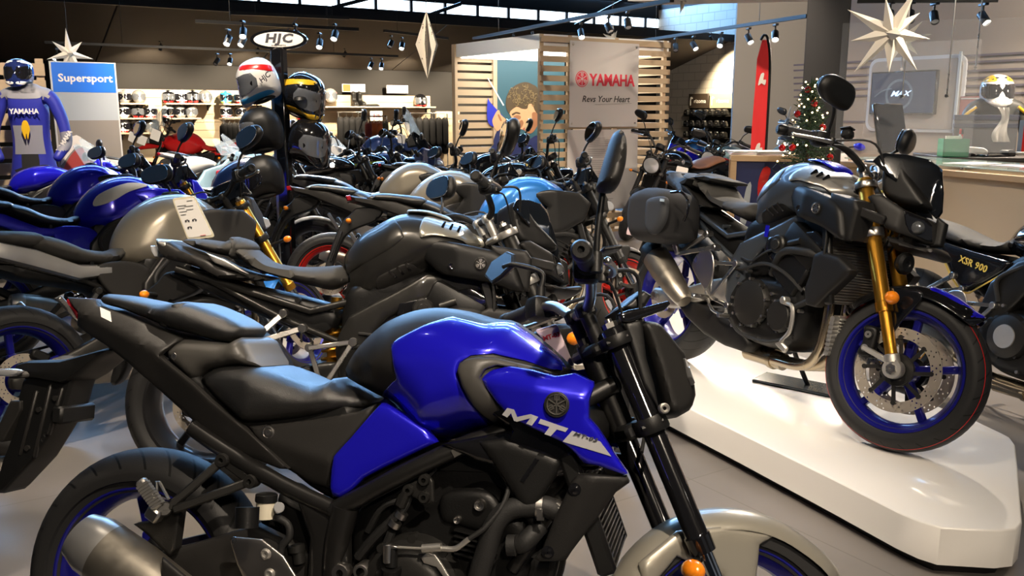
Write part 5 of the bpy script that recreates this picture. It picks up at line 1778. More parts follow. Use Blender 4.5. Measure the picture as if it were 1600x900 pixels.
# the other motorcycles: four body styles on the same running gear
def naked(key, label, loc, yaw, lean=11, steer=24, c=None, group=None, g=None, round_lamp=False, screen=None, sig='amber', peg=True, stripe=None):
	gg = dict(wb=1.43, rr=.316, rt=.17, fr=.298, ft=.118, rake=24.5, piv=(.56, .42), pull=.16, half=.38, spokes='y', mirz=.17, mirs=.98, L=.735)
	gg.update(g or {})
	b = Bike(key, 'motorcycle', label, loc, yaw, lean, steer, gg, c, group)
	running_gear(b, hd=3)
	radiator(b, x=1.13, z=.60, w=.36, h=.28, tilt=14)
	fender(b, -45, 62, None, .018)
	tank = [(.50, .79), (.53, .88), (.61, .97), (.73, 1.035), (.86, 1.045), (.98, 1.0), (1.05, .94), (1.05, .88), (.95, .83), (.80, .74), (.66, .70), (.55, .73)]
	Wt = lambda x, z: lerp(x, [.5, .7, .9, 1.05], [.11, .175, .19, .13])
	tk = b.part('fuel_tank', 'tank', lambda q: q.puff(tank, Wt, .11, step=.02), 'tank', sharp=60)
	ts = surf_of(tank, Wt, .11)
	side_panels(b, 'tank_side_cover', 'tside', [(.78, .93), (.92, .945), (1.10, .925), (1.17, .86), (1.13, .76), (1.0, .69), (.86, .66), (.74, .69), (.83, .75), (.90, .84)], lambda x, z: lerp(x, [.75, .95, 1.17], [.165, .215, .20]), 'trim', thick=.04, D=.02, rnd=.014, smooth=False, step=.02)
	b.part('fuel_cap', 'fcapt', lambda q: q.lathe([(.001, .012), (.035, .012), (.042, .006), (.044, -.01)], (.84, 0, 1.045), (0.06, 0, 1), 24), 'dmetal', parent=tk)
	if stripe:
		side_panels(b, 'tank_stripe', 'tstripe', [(.60, .86), (.64, .93), (.80, .985), (.92, .965), (.80, .93), (.70, .88)], lambda x, z: ts(x, z) + .004, stripe, thick=.006, D=.004, rnd=.002, step=.02, parent=tk)
	b.part('seat', 'seat', lambda q: q.puff([(.13, .865), (.17, .91), (.25, .89), (.35, .835), (.46, .81), (.53, .825), (.56, .80), (.50, .75), (.36, .755), (.22, .80)], lambda x, z: lerp(x, [.13, .3, .53], [.12, .155, .10]), .05), 'seat', sharp=70)
	b.part('pillion_seat', 'pil', lambda q: q.puff([(-.18, .925), (-.10, .955), (.04, .945), (.17, .925), (.20, .885), (.14, .855), (0, .885), (-.13, .90)], .115, .04), 'seat', sharp=70)
	b.part('tail_cover', 'tail', lambda q: q.puff([(-.28, .945), (-.16, .925), (.0, .90), (.14, .85), (.30, .765), (.50, .735), (.50, .69), (.28, .69), (.10, .77), (-.14, .87), (-.27, .905)], lambda x, z: lerp(x, [-.28, 0, .4], [.07, .125, .14]), .02, base=.4, smooth=False), 'tail', sharp=35)
	b.part('tail_light', 'tlen', lambda q: q.puff([(-.295, .94), (-.265, .945), (-.255, .91), (-.285, .905)], .07, .008, base=.6, smooth=False), 'redlens')
	side_panels(b, 'side_cover', 'scov', [(.36, .74), (.50, .75), (.60, .70), (.56, .60), (.48, .56), (.40, .62)], .135, 'trim', thick=.02, D=.015, rnd=.01)
	plate_holder(b, -.24, .84, .40, .18)
	muffler(b, (.42, -.16, .26), (.08, -.20, .34), .05, .062, pipe=[(.80, -.05, .20), (.62, -.10, .21), (.50, -.14, .24)])
	hp = [(1.17, 1.0), (1.25, 1.0), (1.33, .90), (1.345, .83), (1.30, .79), (1.20, .79), (1.16, .86)]
	if round_lamp:
		lamp(b)
	else:
		hl = b.part('headlight_cowl', 'hcowl', lambda q: q.puff(hp, lambda x, z: lerp(x, [1.16, 1.35], [.135, .07]), .03, base=.35, smooth=False), 'mask' if 'mask' in b.c else 'trim', True, sharp=40)
		for sd in (-1, 1):
			b.part('headlight_lens', 'hl%d' % sd, lambda q, sd=sd: q.puff([(1.27, .885), (1.335, .875), (1.35, .835), (1.31, .82), (1.26, .85)], .016, .01, lat=sd * .072, base=.3), 'lens', True, parent=hl)
		b.part('fly_screen', 'fly', lambda q: q.puff([(1.15, .99), (1.17, 1.09), (1.20, 1.10), (1.27, 1.0), (1.25, .98)], .10, .02, base=.3, smooth=False), screen or 'smoke', True)
	return b

def lamp(b, r=.088, z=.86, x=None):
	g = b.g
	c = b.F(g['L'] * .76, 0, .13)
	ax = Vector((.98, 0, -.12))
	hl = b.part('headlight_shell', 'lampshell', lambda q: q.lathe([(.001, -.12), (.04, -.115), (.075, -.08), (r, -.02), (r + .004, .0), (r + .004, .012), (r - .006, .014)], c, ax, 28), 'lampshell' if 'lampshell' in b.c else 'gloss', True)
	b.part('headlight_lens', 'lamplens', lambda q: q.lathe([(.001, .026), (r * .5, .022), (r - .008, .010), (r - .008, 0)], c, ax, 28), 'lens', True, parent=hl)
	b.part('lamp_bracket', 'lampbr', lambda q: [q.bar(b.F(g['L'] * .76, sd * g['fl']), c + Vector((-.03, sd * .09, 0)), .02, .03, bev=.004) for sd in (-1, 1)], 'black', True)
	b.part('instrument_dial', 'dial', lambda q: q.lathe([(.001, .03), (.045, .03), (.05, .02), (.05, -.02), (.001, -.03)], b.F(g['L'] + .05, 0, .09), (-.5, 0, .85), 24), 'black', True)

def retro(key, label, loc, yaw, lean=11, steer=20, c=None, group=None, g=None, knobby=False, text=None, stripe=None, mirr=None):
	gg = dict(wb=1.44, rr=.316, rt=.17, fr=.305, ft=.12, rake=25, piv=(.56, .42), pull=.12, half=.41, rise=.10, spokes='y', usd=True, mirz=.20, mirs=.9, L=.74)
	gg.update(g or {})
	b = Bike(key, 'motorcycle', label, loc, yaw, lean, steer, gg, c, group)
	running_gear(b, hd=3)
	radiator(b, x=1.12, z=.58, w=.34, h=.26, tilt=14)
	fender(b, -38, 55, None, .02)
	tank = [(.50, .80), (.52, .87), (.58, .94), (.70, .99), (.85, 1.005), (.98, .98), (1.06, .92), (1.05, .86), (.95, .82), (.80, .78), (.62, .76)]
	Wt = lambda x, z: lerp(x, [.5, .7, .9, 1.05], [.11, .165, .17, .11])
	tk = b.part('fuel_tank', 'tank', lambda q: q.puff(tank, Wt, .12, step=.02), 'tank', sharp=60)
	ts = surf_of(tank, Wt, .12)
	b.part('fuel_cap', 'fcapt', lambda q: q.lathe([(.001, .02), (.028, .02), (.034, .012), (.036, -.01)], (.84, 0, 1.0), (0, 0, 1), 20), 'alu', parent=tk)
	if stripe:
		side_panels(b, 'tank_stripe', 'tstripe', [(.60, .82), (.62, .84), (.80, .875), (1.0, .90), (1.02, .88), (.82, .845)], lambda x, z: ts(x, z) + .004, stripe, thick=.006, D=.003, rnd=.001, step=.02, parent=tk)
	for sd in (-1, 1):
		e = (.86, .90)
		b.part('emblem', 'em%d' % sd, lambda q, sd=sd: q.lathe([(.001, .004), (.024, .004), (.028, .0), (.028, -.006)], (e[0], sd * (ts(*e) + .002), e[1]), (0, sd, .15), 20), 'alu', parent=tk)
	b.part('seat', 'seat', lambda q: q.puff([(-.16, .87), (-.10, .905), (.05, .90), (.20, .875), (.36, .835), (.48, .83), (.54, .86), (.56, .81), (.48, .775), (.30, .775), (.05, .82), (-.12, .84)], lambda x, z: lerp(x, [-.16, .3, .55], [.11, .145, .10]), .045), 'seat', sharp=70)
	b.part('tail_cover', 'tail', lambda q: q.puff([(-.24, .86), (-.12, .845), (.06, .82), (.30, .775), (.50, .77), (.50, .735), (.30, .73), (.04, .77), (-.16, .82), (-.23, .83)], .11, .015, base=.4, smooth=False), 'tail', sharp=35)
	b.part('tail_light', 'tlen', lambda q: q.cyl((-.28, 0, .83), (-.235, 0, .835), .045, 20, bev=.006), 'redlens')
	so = side_panels(b, 'side_cover', 'scov', [(.20, .79), (.40, .765), (.62, .745), (.60, .70), (.44, .58), (.40, .575), (.32, .64), (.24, .73)], .150, 'side' if 'side' in b.c else 'trim', thick=.03, D=.016, rnd=.010, smooth=False, step=.02)
	plate_holder(b, -.20, .80, .38, .16)
	muffler(b, (.48, -.17, .27), (.10, -.20, .36), .05, .062, pipe=[(.80, -.05, .20), (.66, -.10, .21), (.55, -.15, .24)])
	lamp(b, .095)
	if text:
		b.textpart('lettering', text, (.435, -.1515, .705), (1, 0, -.17), (0, 0, 1), .045, 'golddecal', so, bold=.0012, spacing=1.05)
		side_panels(b, 'cover_stripe', 'cstr', [(.25, .722), (.33, .632), (.41, .568), (.45, .574), (.60, .69), (.60, .682), (.45, .566), (.408, .560), (.325, .625), (.243, .718)], .1515, 'golddecal', thick=.004, D=.002, rnd=.0, smooth=False, step=.02)
		b.part('cover_disc', 'cdisc', lambda q: q.lathe([(.001, .002), (.052, .002), (.054, -.003)], (.72, -.2005, .42), (0, -1, 0), 28), 'calu', parent=b.parts['clutch'])
	return b

def sport(key, label, loc, yaw, lean=11, steer=18, c=None, group=None, g=None, screen='clear', tall=0.0, text=None):
	gg = dict(wb=1.40, rr=.316, rt=.18, fr=.298, ft=.118, rake=24, piv=(.56, .42), pull=.10, half=.34, rise=-.02, hbar=-.02, spokes='y', mir=False, L=.70)
	gg.update(g or {})
	b = Bike(key, 'motorcycle', label, loc, yaw, lean, steer, gg, c, group)
	running_gear(b, hd=0, sig=False)
	fender(b, -48, 60, None, .014)
	tank = [(.46, .80), (.49, .88), (.56, .94), (.68, .975), (.82, .97), (.94, .93), (1.0, .88), (.95, .82), (.80, .76), (.62, .72), (.50, .74)]
	tk = b.part('fuel_tank', 'tank', lambda q: q.puff(tank, lambda x, z: lerp(x, [.46, .65, .95], [.10, .175, .15]), .11, step=.02), 'tank', sharp=60)
	b.part('fuel_cap', 'fcapt', lambda q: q.lathe([(.001, .012), (.035, .012), (.042, .006), (.044, -.01)], (.76, 0, .97), (0.05, 0, 1), 24), 'dmetal', parent=tk)
	b.part('seat', 'seat', lambda q: q.puff([(.12, .84), (.16, .875), (.24, .855), (.36, .815), (.46, .82), (.48, .78), (.36, .755), (.2, .79)], .135, .04), 'seat', sharp=70)
	b.part('pillion_seat', 'pil', lambda q: q.puff([(-.18, .985), (-.12, 1.01), (.02, .975), (.13, .93), (.15, .895), (.06, .90), (-.1, .955)], .095, .03), 'seat', sharp=70)
	b.part('tail_cover', 'tail', lambda q: q.puff([(-.26, 1.0), (-.18, .99), (0, .95), (.14, .875), (.34, .765), (.50, .75), (.50, .70), (.30, .70), (.10, .80), (-.14, .93), (-.25, .965)], lambda x, z: lerp(x, [-.26, 0, .4], [.06, .12, .135]), .02, base=.4, smooth=False), 'tail', sharp=35)
	b.part('tail_light', 'tlen', lambda q: q.puff([(-.275, .995), (-.245, 1.0), (-.235, .97), (-.265, .96)], .055, .008, base=.6, smooth=False), 'redlens')
	lat = lambda x, z: lerp(x, [.5, .8, 1.15, 1.40], [.16, .225, .22, .06])
	so = side_panels(b, 'side_fairing', 'fair', [(.80, .80), (1.0, .86), (1.16, 1.0), (1.30, .97), (1.40, .84), (1.38, .76), (1.24, .74), (1.16, .66), (1.12, .50), (1.0, .32), (.72, .22), (.50, .26), (.46, .34), (.66, .40), (.74, .55), (.70, .66)], lat, 'fairing' if 'fairing' in b.c else 'tank', thick=.03, D=.03, rnd=.02, smooth=False, step=.022)
	side_panels(b, 'fairing_inset', 'inset', [(.86, .70), (1.04, .76), (1.10, .64), (1.02, .50), (.90, .44), (.84, .56)], lambda x, z: lat(x, z) + .004, 'gloss', thick=.02, D=.02, rnd=.01, smooth=False, step=.022, parent=so)
	nose = [(1.16, 1.0), (1.28, .985), (1.40, .85), (1.41, .80), (1.34, .75), (1.20, .76), (1.14, .86)]
	nz = b.part('nose_cowl', 'nose', lambda q: q.puff(nose, lambda x, z: lerp(x, [1.14, 1.3, 1.41], [.20, .15, .05]), .03, base=.4, smooth=False), 'tank')
	for sd in (-1, 1):
		b.part('headlight_lens', 'hl%d' % sd, lambda q, sd=sd: q.puff([(1.30, .86), (1.37, .85), (1.395, .81), (1.33, .80)], .02, .01, lat=sd * .105, base=.3), 'lens', parent=nz)
	t = tall
	latg = lambda x, z: lerp(x, [1.02, 1.32], [.17, .02])
	side_panels(b, 'wind_screen', 'screen', [(1.03, 1.17 + t), (1.06, 1.19 + t), (1.16, 1.13 + t * .6), (1.30, .99), (1.30, .96), (1.20, .98), (1.10, 1.0)], latg, screen, thick=.005, D=.006, rnd=.001, smooth=False, step=.025)
	for sd in (-1, 1):
		ms = b.part('mirror_stem', 'ms%d' % sd, lambda q, sd=sd: q.tube([(1.22, sd * .14, 1.0), (1.20, sd * .24, 1.07), (1.17, sd * .30, 1.09)], .009, 8, smooth=4), 'black')
		b.part('mirror_head', 'mh%d' % sd, lambda q, sd=sd: q.sphere((1.155, sd * .36, 1.10), .05, (.5, 1.6, .85), 14, 8), 'mirror' if 'mirror' in b.c else 'black', parent=ms)
	plate_holder(b, -.22, .90, .42, .18)
	muffler(b, (.44, -.16, .28), (.06, -.20, .42), .05, .06, pipe=[(.80, -.05, .20), (.62, -.10, .21), (.50, -.14, .25)])
	if text:
		b.textpart('lettering', text, (.78, -.232, .62), (1, 0, .1), (0, 0, 1), .10, 'wdecal', so, bold=.002, shear=.2)
	return b

def tourer(key, label, loc, yaw, lean=9, steer=15, c=None, group=None, g=None, screen='clear'):
	gg = dict(wb=1.50, rr=.325, rt=.17, fr=.33, ft=.12, rake=26, piv=(.60, .46), pull=.14, half=.43, rise=.10, hbar=.10, spokes='wire', mirz=.14, mirs=.95, L=.80)
	gg.update(g or {})
	b = Bike(key, 'motorcycle', label, loc, yaw, lean, steer, gg, c, group)
	running_gear(b, hd=2)
	fender(b, -40, 50, None, .02)
	tank = [(.54, .90), (.58, 1.0), (.68, 1.09), (.84, 1.13), (1.0, 1.10), (1.16, 1.04), (1.20, .96), (1.10, .84), (.90, .76), (.68, .78)]
	b.part('fuel_tank', 'tank', lambda q: q.puff(tank, lambda x, z: lerp(x, [.54, .8, 1.2], [.12, .21, .17]), .12, step=.022), 'tank', sharp=60)
	b.part('beak', 'beak', lambda q: q.puff([(1.12, 1.02), (1.30, 1.0), (1.50, .92), (1.62, .84), (1.48, .86), (1.28, .88), (1.14, .90)], lambda x, z: lerp(x, [1.12, 1.62], [.14, .05]), .03, base=.3), 'tank')
	b.part('headlight_lens', 'hl', lambda q: q.puff([(1.30, 1.06), (1.38, 1.04), (1.40, .97), (1.30, .95)], .12, .015, base=.5, smooth=False), 'lens')
	b.part('headlight_cowl', 'hcowl', lambda q: q.puff([(1.16, 1.02), (1.22, 1.14), (1.36, 1.07), (1.36, .96), (1.18, .92)], .15, .03, base=.4, smooth=False), 'trim')
	latg = lambda x, z: lerp(x, [1.12, 1.40], [.19, .03])
	side_panels(b, 'wind_screen', 'screen', [(1.12, 1.46), (1.15, 1.50), (1.24, 1.40), (1.36, 1.16), (1.36, 1.10), (1.24, 1.12), (1.16, 1.22)], latg, screen, thick=.005, D=.006, rnd=.001, smooth=False, step=.03)
	b.part('seat', 'seat', lambda q: q.puff([(-.14, .99), (-.06, 1.03), (.12, 1.0), (.24, .94), (.36, .90), (.50, .90), (.58, .94), (.58, .87), (.42, .83), (.16, .88), (-.10, .94)], .16, .05), 'seat', sharp=70)
	b.part('seat_panel', 'seat2', lambda q: q.puff([(-.02, 1.025), (.10, 1.012), (.16, .99), (.40, .915), (.36, .895), (.2, .93), (.02, .985)], .165, .02, base=.3), 'seat2' if 'seat2' in b.c else 'seat', parent=b.parts['seat'], sharp=70)
	b.part('tail_cover', 'tail', lambda q: q.puff([(-.28, 1.0), (-.14, .985), (.16, .88), (.50, .82), (.50, .76), (.20, .78), (-.16, .92), (-.27, .95)], .12, .02, base=.4, smooth=False), 'tail', sharp=35)
	b.part('luggage_rack', 'rack', lambda q: [q.tube([(-.06, sd * .1, 1.03), (-.22, sd * .11, 1.06), (-.34, sd * .08, 1.05), (-.36, 0, 1.05)], .010, 8, smooth=4) for sd in (-1, 1)], 'black')
	b.part('tail_light', 'tlen', lambda q: q.box((-.29, 0, .97), (.03, .12, .04), None, .008), 'redlens')
	plate_holder(b, -.24, .88, .42, .18)
	muffler(b, (.42, -.20, .34), (-.02, -.24, .56), .05, .065, pipe=[(.80, -.08, .22), (.62, -.14, .24), (.50, -.18, .29)])
	side_panels(b, 'side_cover', 'scov', [(.40, .82), (.60, .80), (.66, .72), (.56, .60), (.46, .62), (.40, .70)], .15, 'trim', thick=.03, D=.02, rnd=.012)
	return b

def build_row():
	GR = 'motorcycles in the back rows'
	M['navy'] = mat('navy_paint', (0.012, 0.03, 0.12), 0.28, metal=0.3, coat=0.7)
	M['teal2'] = mat('grey_teal_paint', (0.16, 0.28, 0.32), 0.35, coat=0.5)
	M['lime'] = mat('lime_decal', (0.45, 0.60, 0.05), 0.4)
	M['whitel'] = mat('white_tank_panel', (0.62, 0.60, 0.56), 0.3, coat=0.5)
	B = []
	B.append(naked('nk', 'warm grey naked motorcycle with gold fork, carrying the big white-framed info card', (-2.05, 3.60), 50, 11, 20, dict(tank='ngrey', seat='gseat', tail='lsteel', fork='gold', rim='blue_rim', fender='lblue', tailc='alu', trim='dgrey', pegarm='dmetal', swing='dmetal')))  # the fender's light blue paints in a bluish reflection
	B.append(naked('nk', 'blue naked motorcycle with white tank lettering, behind the warm grey one', (-2.95, 4.95), 38, 11, 20, dict(tank='blue', seat='seat', tail='blue', rim='blue_rim', trim='blue', fork='gold'), stripe='wdecal'))
	B.append(naked('nk', 'second blue naked motorcycle, farther left along the row by the blue sport bike', (-3.75, 6.2), 37, 11, 20, dict(tank='blue', seat='seat', tail='dgrey', rim='blue_rim', trim='black')))
	B.append(sport('sp', 'blue faired sport motorcycle in front of the racing-suit mannequin', (-4.6, 7.3), 35, 11, 12, dict(tank='blue', tail='blue', fairing='blue', rim='blue_rim', fender='blue'), text='R7', screen='clear'))
	B.append(sport('sp', 'white sport motorcycle with tilted clear screen below the blue sign board', (-3.9, 9.0), 35, 11, 12, dict(tank='white', tail='white', fairing='iceblue', rim='black_rim', fender='white'), screen='clear'))
	B.append(sport('sp', 'ice blue sport motorcycle with clear screen, second behind the blue sport bike', (-3.6, 10.0), 35, 11, 12, dict(tank='iceblue', tail='white', fairing='iceblue', rim='black_rim', fender='iceblue'), screen='clear'))
	B.append(tourer('tr', 'red adventure motorcycle with tall windscreen and red and white seat by the helmet shelves', (-4.25, 14.3), 186, 6, 10, dict(tank='red', seat='redseat', seat2='whitel', tail='red', fender='red', trim='black')))
	B.append(naked('nk', 'black naked motorcycle with upright mirrors left of the helmet stand', (-2.9, 7.2), 30, 11, 20, dict(tank='navy', seat='seat', tail='dgrey', rim='black_rim', trim='gloss')))
	B.append(naked('nk', 'light blue naked motorcycle with a white number card on its headlight', (-.68, 5.25), 9, 11, 26, dict(tank='lblue', seat='seat', tail='dgrey', rim='red_rim', trim='black', fork='black')))
	B.append(naked('nk', 'black naked motorcycle with silver tank and red wheels, nearer of the two silver tanks', (-1.22, 5.92), 2, 11, 26, dict(tank='ngrey', seat='seat', tail='dgrey', rim='red_rim', trim='black')))
	B.append(naked('nkw', 'black naked motorcycle with silver tank and spoked wheel, farther of the two silver tanks', (-1.55, 6.9), 2, 11, 26, dict(tank='ngrey', seat='seat', tail='dgrey', rim='black_rim', trim='black'), g=dict(spokes='wire')))
	B.append(retro('rt', 'gloss black motorcycle with round tank and lime stripe behind the silver tanks', (-2.4, 9.6), 2, 10, 20, dict(tank='gloss', seat='seat', tail='black', trim='gloss'), stripe='lime'))
	B.append(retro('rt', 'gloss black motorcycle with round tank beside the helmet stand', (-2.6, 8.7), 4, 10, 20, dict(tank='gloss', seat='seat', tail='black', trim='black')))
	B.append(retro('rt', 'black motorcycle with round mirrors in front of the photo booth', (-.8, 7.7), 4, 10, 24, dict(tank='gloss', seat='seat', tail='black', trim='black', slider='chrome')))
	B.append(sport('sp', 'white and blue sport motorcycle in front of the hanging dark jackets', (-3.4, 11.3), 4, 10, 14, dict(tank='white', tail='white', fairing='white', rim='blue_rim', fender='white'), screen='clear'))
	B.append(sport('sp', 'navy sport motorcycle with white trim in front of the orange clothes rail', (-2.2, 10.5), 4, 10, 14, dict(tank='navy', tail='navy', fairing='navy', rim='black_rim', fender='navy'), screen='smoke'))
	B.append(tourer('tr', 'dark touring motorcycle with tall clear windscreen in front of the shelf wall', (-2.6, 12.2), 6, 8, 14, dict(tank='navy', seat='seat', tail='black', fender='black', trim='black')))
	B.append(naked('nk', 'black naked motorcycle with tall mirrors left of the slatted booth', (-1.0, 8.65), 4, 11, 22, dict(tank='gloss', seat='seat', tail='black', rim='black_rim', trim='black')))
	B.append(retro('rx', 'black and gold motorcycle with grey seat behind the white platform', (2.03, 4.56), -69, 10, 10, dict(tank='gloss', seat='gseat', tail='gloss', side='gloss', trim='black', rim='gold', cover='dmetal'), text='XSR 900'))
	B.append(retro('rt', 'black roadster with brown seat and round headlight right of the white booth', (2.35, 11.0), -136, 8, 24, dict(tank='gloss', seat='brown', tail='black', trim='black', slider='chrome', lampshell='dmetal', rim='alu')))
	B.append(retro('rt', 'pale teal roadster behind the brown-seated one', (3.35, 12.3), -140, 8, 20, dict(tank='teal', seat='seat', tail='teal2', trim='teal2', fender='teal2')))
	B.append(naked('nk', 'blue naked motorcycle below the dark helmet rack', (3.3, 13.7), -150, 9, 20, dict(tank='lblue', seat='seat', tail='navy', rim='black_rim', trim='blue')))
	B.append(tourer('tr', 'grey scooter-like tourer with clear screen left of the red flag', (4.9, 13.4), -150, 7, 12, dict(tank='teal2', seat='seat', tail='black', fender='black', trim='black')))
	B.append(sport('sp', 'white and blue faired motorcycle between the red flag and the Christmas tree', (4.6, 11.2), -148, 8, 12, dict(tank='white', tail='blue', fairing='white', rim='black_rim', fender='white', mirror='blue'), screen='clear'))
	return B
# the showroom
YAW = R(33)
E1 = Vector((math.cos(YAW), math.sin(YAW), 0))      # along the shelf wall, to the right and away
E2 = Vector((math.sin(YAW), -math.cos(YAW), 0))     # at right angles, to the right and nearer
UP = Vector((0, 0, 1))
Q0 = Vector((-6.56, 17.5, 0))

def on_plane_px(px, py, o, n):
	c = Vector((0, 0, CAM_H))
	d = ray(px, py)
	return c + d * ((Vector(o) - c).dot(n) / d.dot(n))

def on_shelfwall(px, py, off=0.0):
	return on_plane_px(px, py, Q0 + E2 * off, E2)

W2O = Vector((4.04, 10.0, 0))

def on_office(px, py, off=0.0):
	return on_plane_px(px, py, W2O - E1 * off, E1)

def basis(o, x, y=None, z=UP):
	"""local x along x, local y in depth (away from the viewer), local z up"""
	x = Vector(x).normalized()
	y = UP.cross(x).normalized() if y is None else Vector(y)
	m = Matrix((x, y, UP)).transposed().to_4x4()
	m.translation = Vector(o)
	return m

def panel(mb, mtx, x0, x1, z0, z1, y0=0, y1=.02, bev=0.0):
	t = MB()
	t.box(((x0 + x1) / 2, (y0 + y1) / 2, (z0 + z1) / 2), (abs(x1 - x0), abs(y1 - y0), abs(z1 - z0)), None, bev)
	mb.addm(t.v, t.f, mtx)
	return mb

def text_on(name, txt, mtx, size, m, parent=None, bold=0.0, shear=0.0, spacing=1.0, wide=1.0, extrude=.001, align='CENTER'):
	"""lettering standing on the local x/z face of mtx, looking along -y"""
	me = text_mesh(txt, size, extrude, bold, shear, align, spacing)
	if wide != 1.0:
		for v in me.vertices:
			v.co.x *= wide
	mt = mtx @ Matrix.Rotation(PI / 2, 4, 'X')
	if parent is not None:
		return link(name, me, m, parent, mt)
	o = link(name, me, m)
	o.matrix_basis = mt
	return o

def wall_mat(name, col, brick=False, rough=.75, bump=.15, scale=40):
	m = mat(name, col, rough, bump=bump, bscale=scale)
	if brick:
		nt = m.node_tree
		p = nt.nodes['Principled BSDF']
		tc = nt.nodes.new('ShaderNodeTexCoord')
		br = nt.nodes.new('ShaderNodeTexBrick')
		br.inputs['Scale'].default_value = 1
		br.inputs['Brick Width'].default_value = .4
		br.inputs['Row Height'].default_value = .2
		br.inputs['Mortar Size'].default_value = .010
		br.inputs['Color1'].default_value = (*col, 1)
		br.inputs['Color2'].default_value = (col[0] * .92, col[1] * .92, col[2] * .92, 1)
		br.inputs['Mortar'].default_value = (col[0] * .7, col[1] * .7, col[2] * .7, 1)
		mp = nt.nodes.new('ShaderNodeMapping')
		mp.inputs['Rotation'].default_value = (PI / 2, 0, 0)
		nt.links.new(tc.outputs['Object'], mp.inputs[0])
		nt.links.new(mp.outputs[0], br.inputs['Vector'])
		nt.links.new(br.outputs['Color'], p.inputs['Base Color'])
		bp = nt.nodes.new('ShaderNodeBump')
		bp.inputs['Strength'].default_value = .6
		bp.inputs['Distance'].default_value = .01
		bp.invert = True
		nt.links.new(br.outputs['Fac'], bp.inputs['Height'])
		nt.links.new(bp.outputs['Normal'], p.inputs['Normal'])
	return m

def wood_mat(name, c1, c2, scale=(1, 18, 18), rough=.5):
	m = mat(name, c1, rough)
	nt = m.node_tree
	p = nt.nodes['Principled BSDF']
	tc = nt.nodes.new('ShaderNodeTexCoord')
	mp = nt.nodes.new('ShaderNodeMapping')
	mp.inputs['Scale'].default_value = scale
	n = nt.nodes.new('ShaderNodeTexNoise')
	n.inputs['Scale'].default_value = 3
	n.inputs['Detail'].default_value = 5
	mx = nt.nodes.new('ShaderNodeMix')
	mx.data_type = 'RGBA'
	mx.inputs[6].default_value = (*c1, 1)
	mx.inputs[7].default_value = (*c2, 1)
	nt.links.new(tc.outputs['Object'], mp.inputs[0])
	nt.links.new(mp.outputs[0], n.inputs['Vector'])
	nt.links.new(n.outputs['Fac'], mx.inputs[0])
	nt.links.new(mx.outputs[2], p.inputs['Base Color'])
	return m

def floor_mat():
	m = mat('floor_stone_tiles', (.24, .22, .20), .38, spec=.45)
	nt = m.node_tree
	p = nt.nodes['Principled BSDF']
	tc = nt.nodes.new('ShaderNodeTexCoord')
	mp = nt.nodes.new('ShaderNodeMapping')
	mp.inputs['Rotation'].default_value = (0, 0, -YAW)
	nt.links.new(tc.outputs['Object'], mp.inputs[0])
	br = nt.nodes.new('ShaderNodeTexBrick')
	br.offset = 0.0
	br.inputs['Scale'].default_value = 1
	br.inputs['Brick Width'].default_value = 1.2
	br.inputs['Row Height'].default_value = 1.2
	br.inputs['Mortar Size'].default_value = .003
	br.inputs['Color1'].default_value = (.215, .195, .18, 1)
	br.inputs['Color2'].default_value = (.20, .182, .168, 1)
	br.inputs['Mortar'].default_value = (.16, .145, .13, 1)
	nt.links.new(mp.outputs[0], br.inputs['Vector'])
	n = nt.nodes.new('ShaderNodeTexNoise')
	n.inputs['Scale'].default_value = 1.6
	n.inputs['Detail'].default_value = 6
	nt.links.new(mp.outputs[0], n.inputs['Vector'])
	mx = nt.nodes.new('ShaderNodeMix')
	mx.data_type = 'RGBA'
	mx.blend_type = 'OVERLAY'
	mx.inputs[0].default_value = .35
	nt.links.new(br.outputs['Color'], mx.inputs[6])
	nt.links.new(n.outputs['Fac'], mx.inputs[7])
	nt.links.new(mx.outputs[2], p.inputs['Base Color'])
	mr = nt.nodes.new('ShaderNodeMapRange')
	mr.inputs['To Min'].default_value = .26
	mr.inputs['To Max'].default_value = .46
	nt.links.new(n.outputs['Fac'], mr.inputs['Value'])
	nt.links.new(mr.outputs[0], p.inputs['Roughness'])
	return m

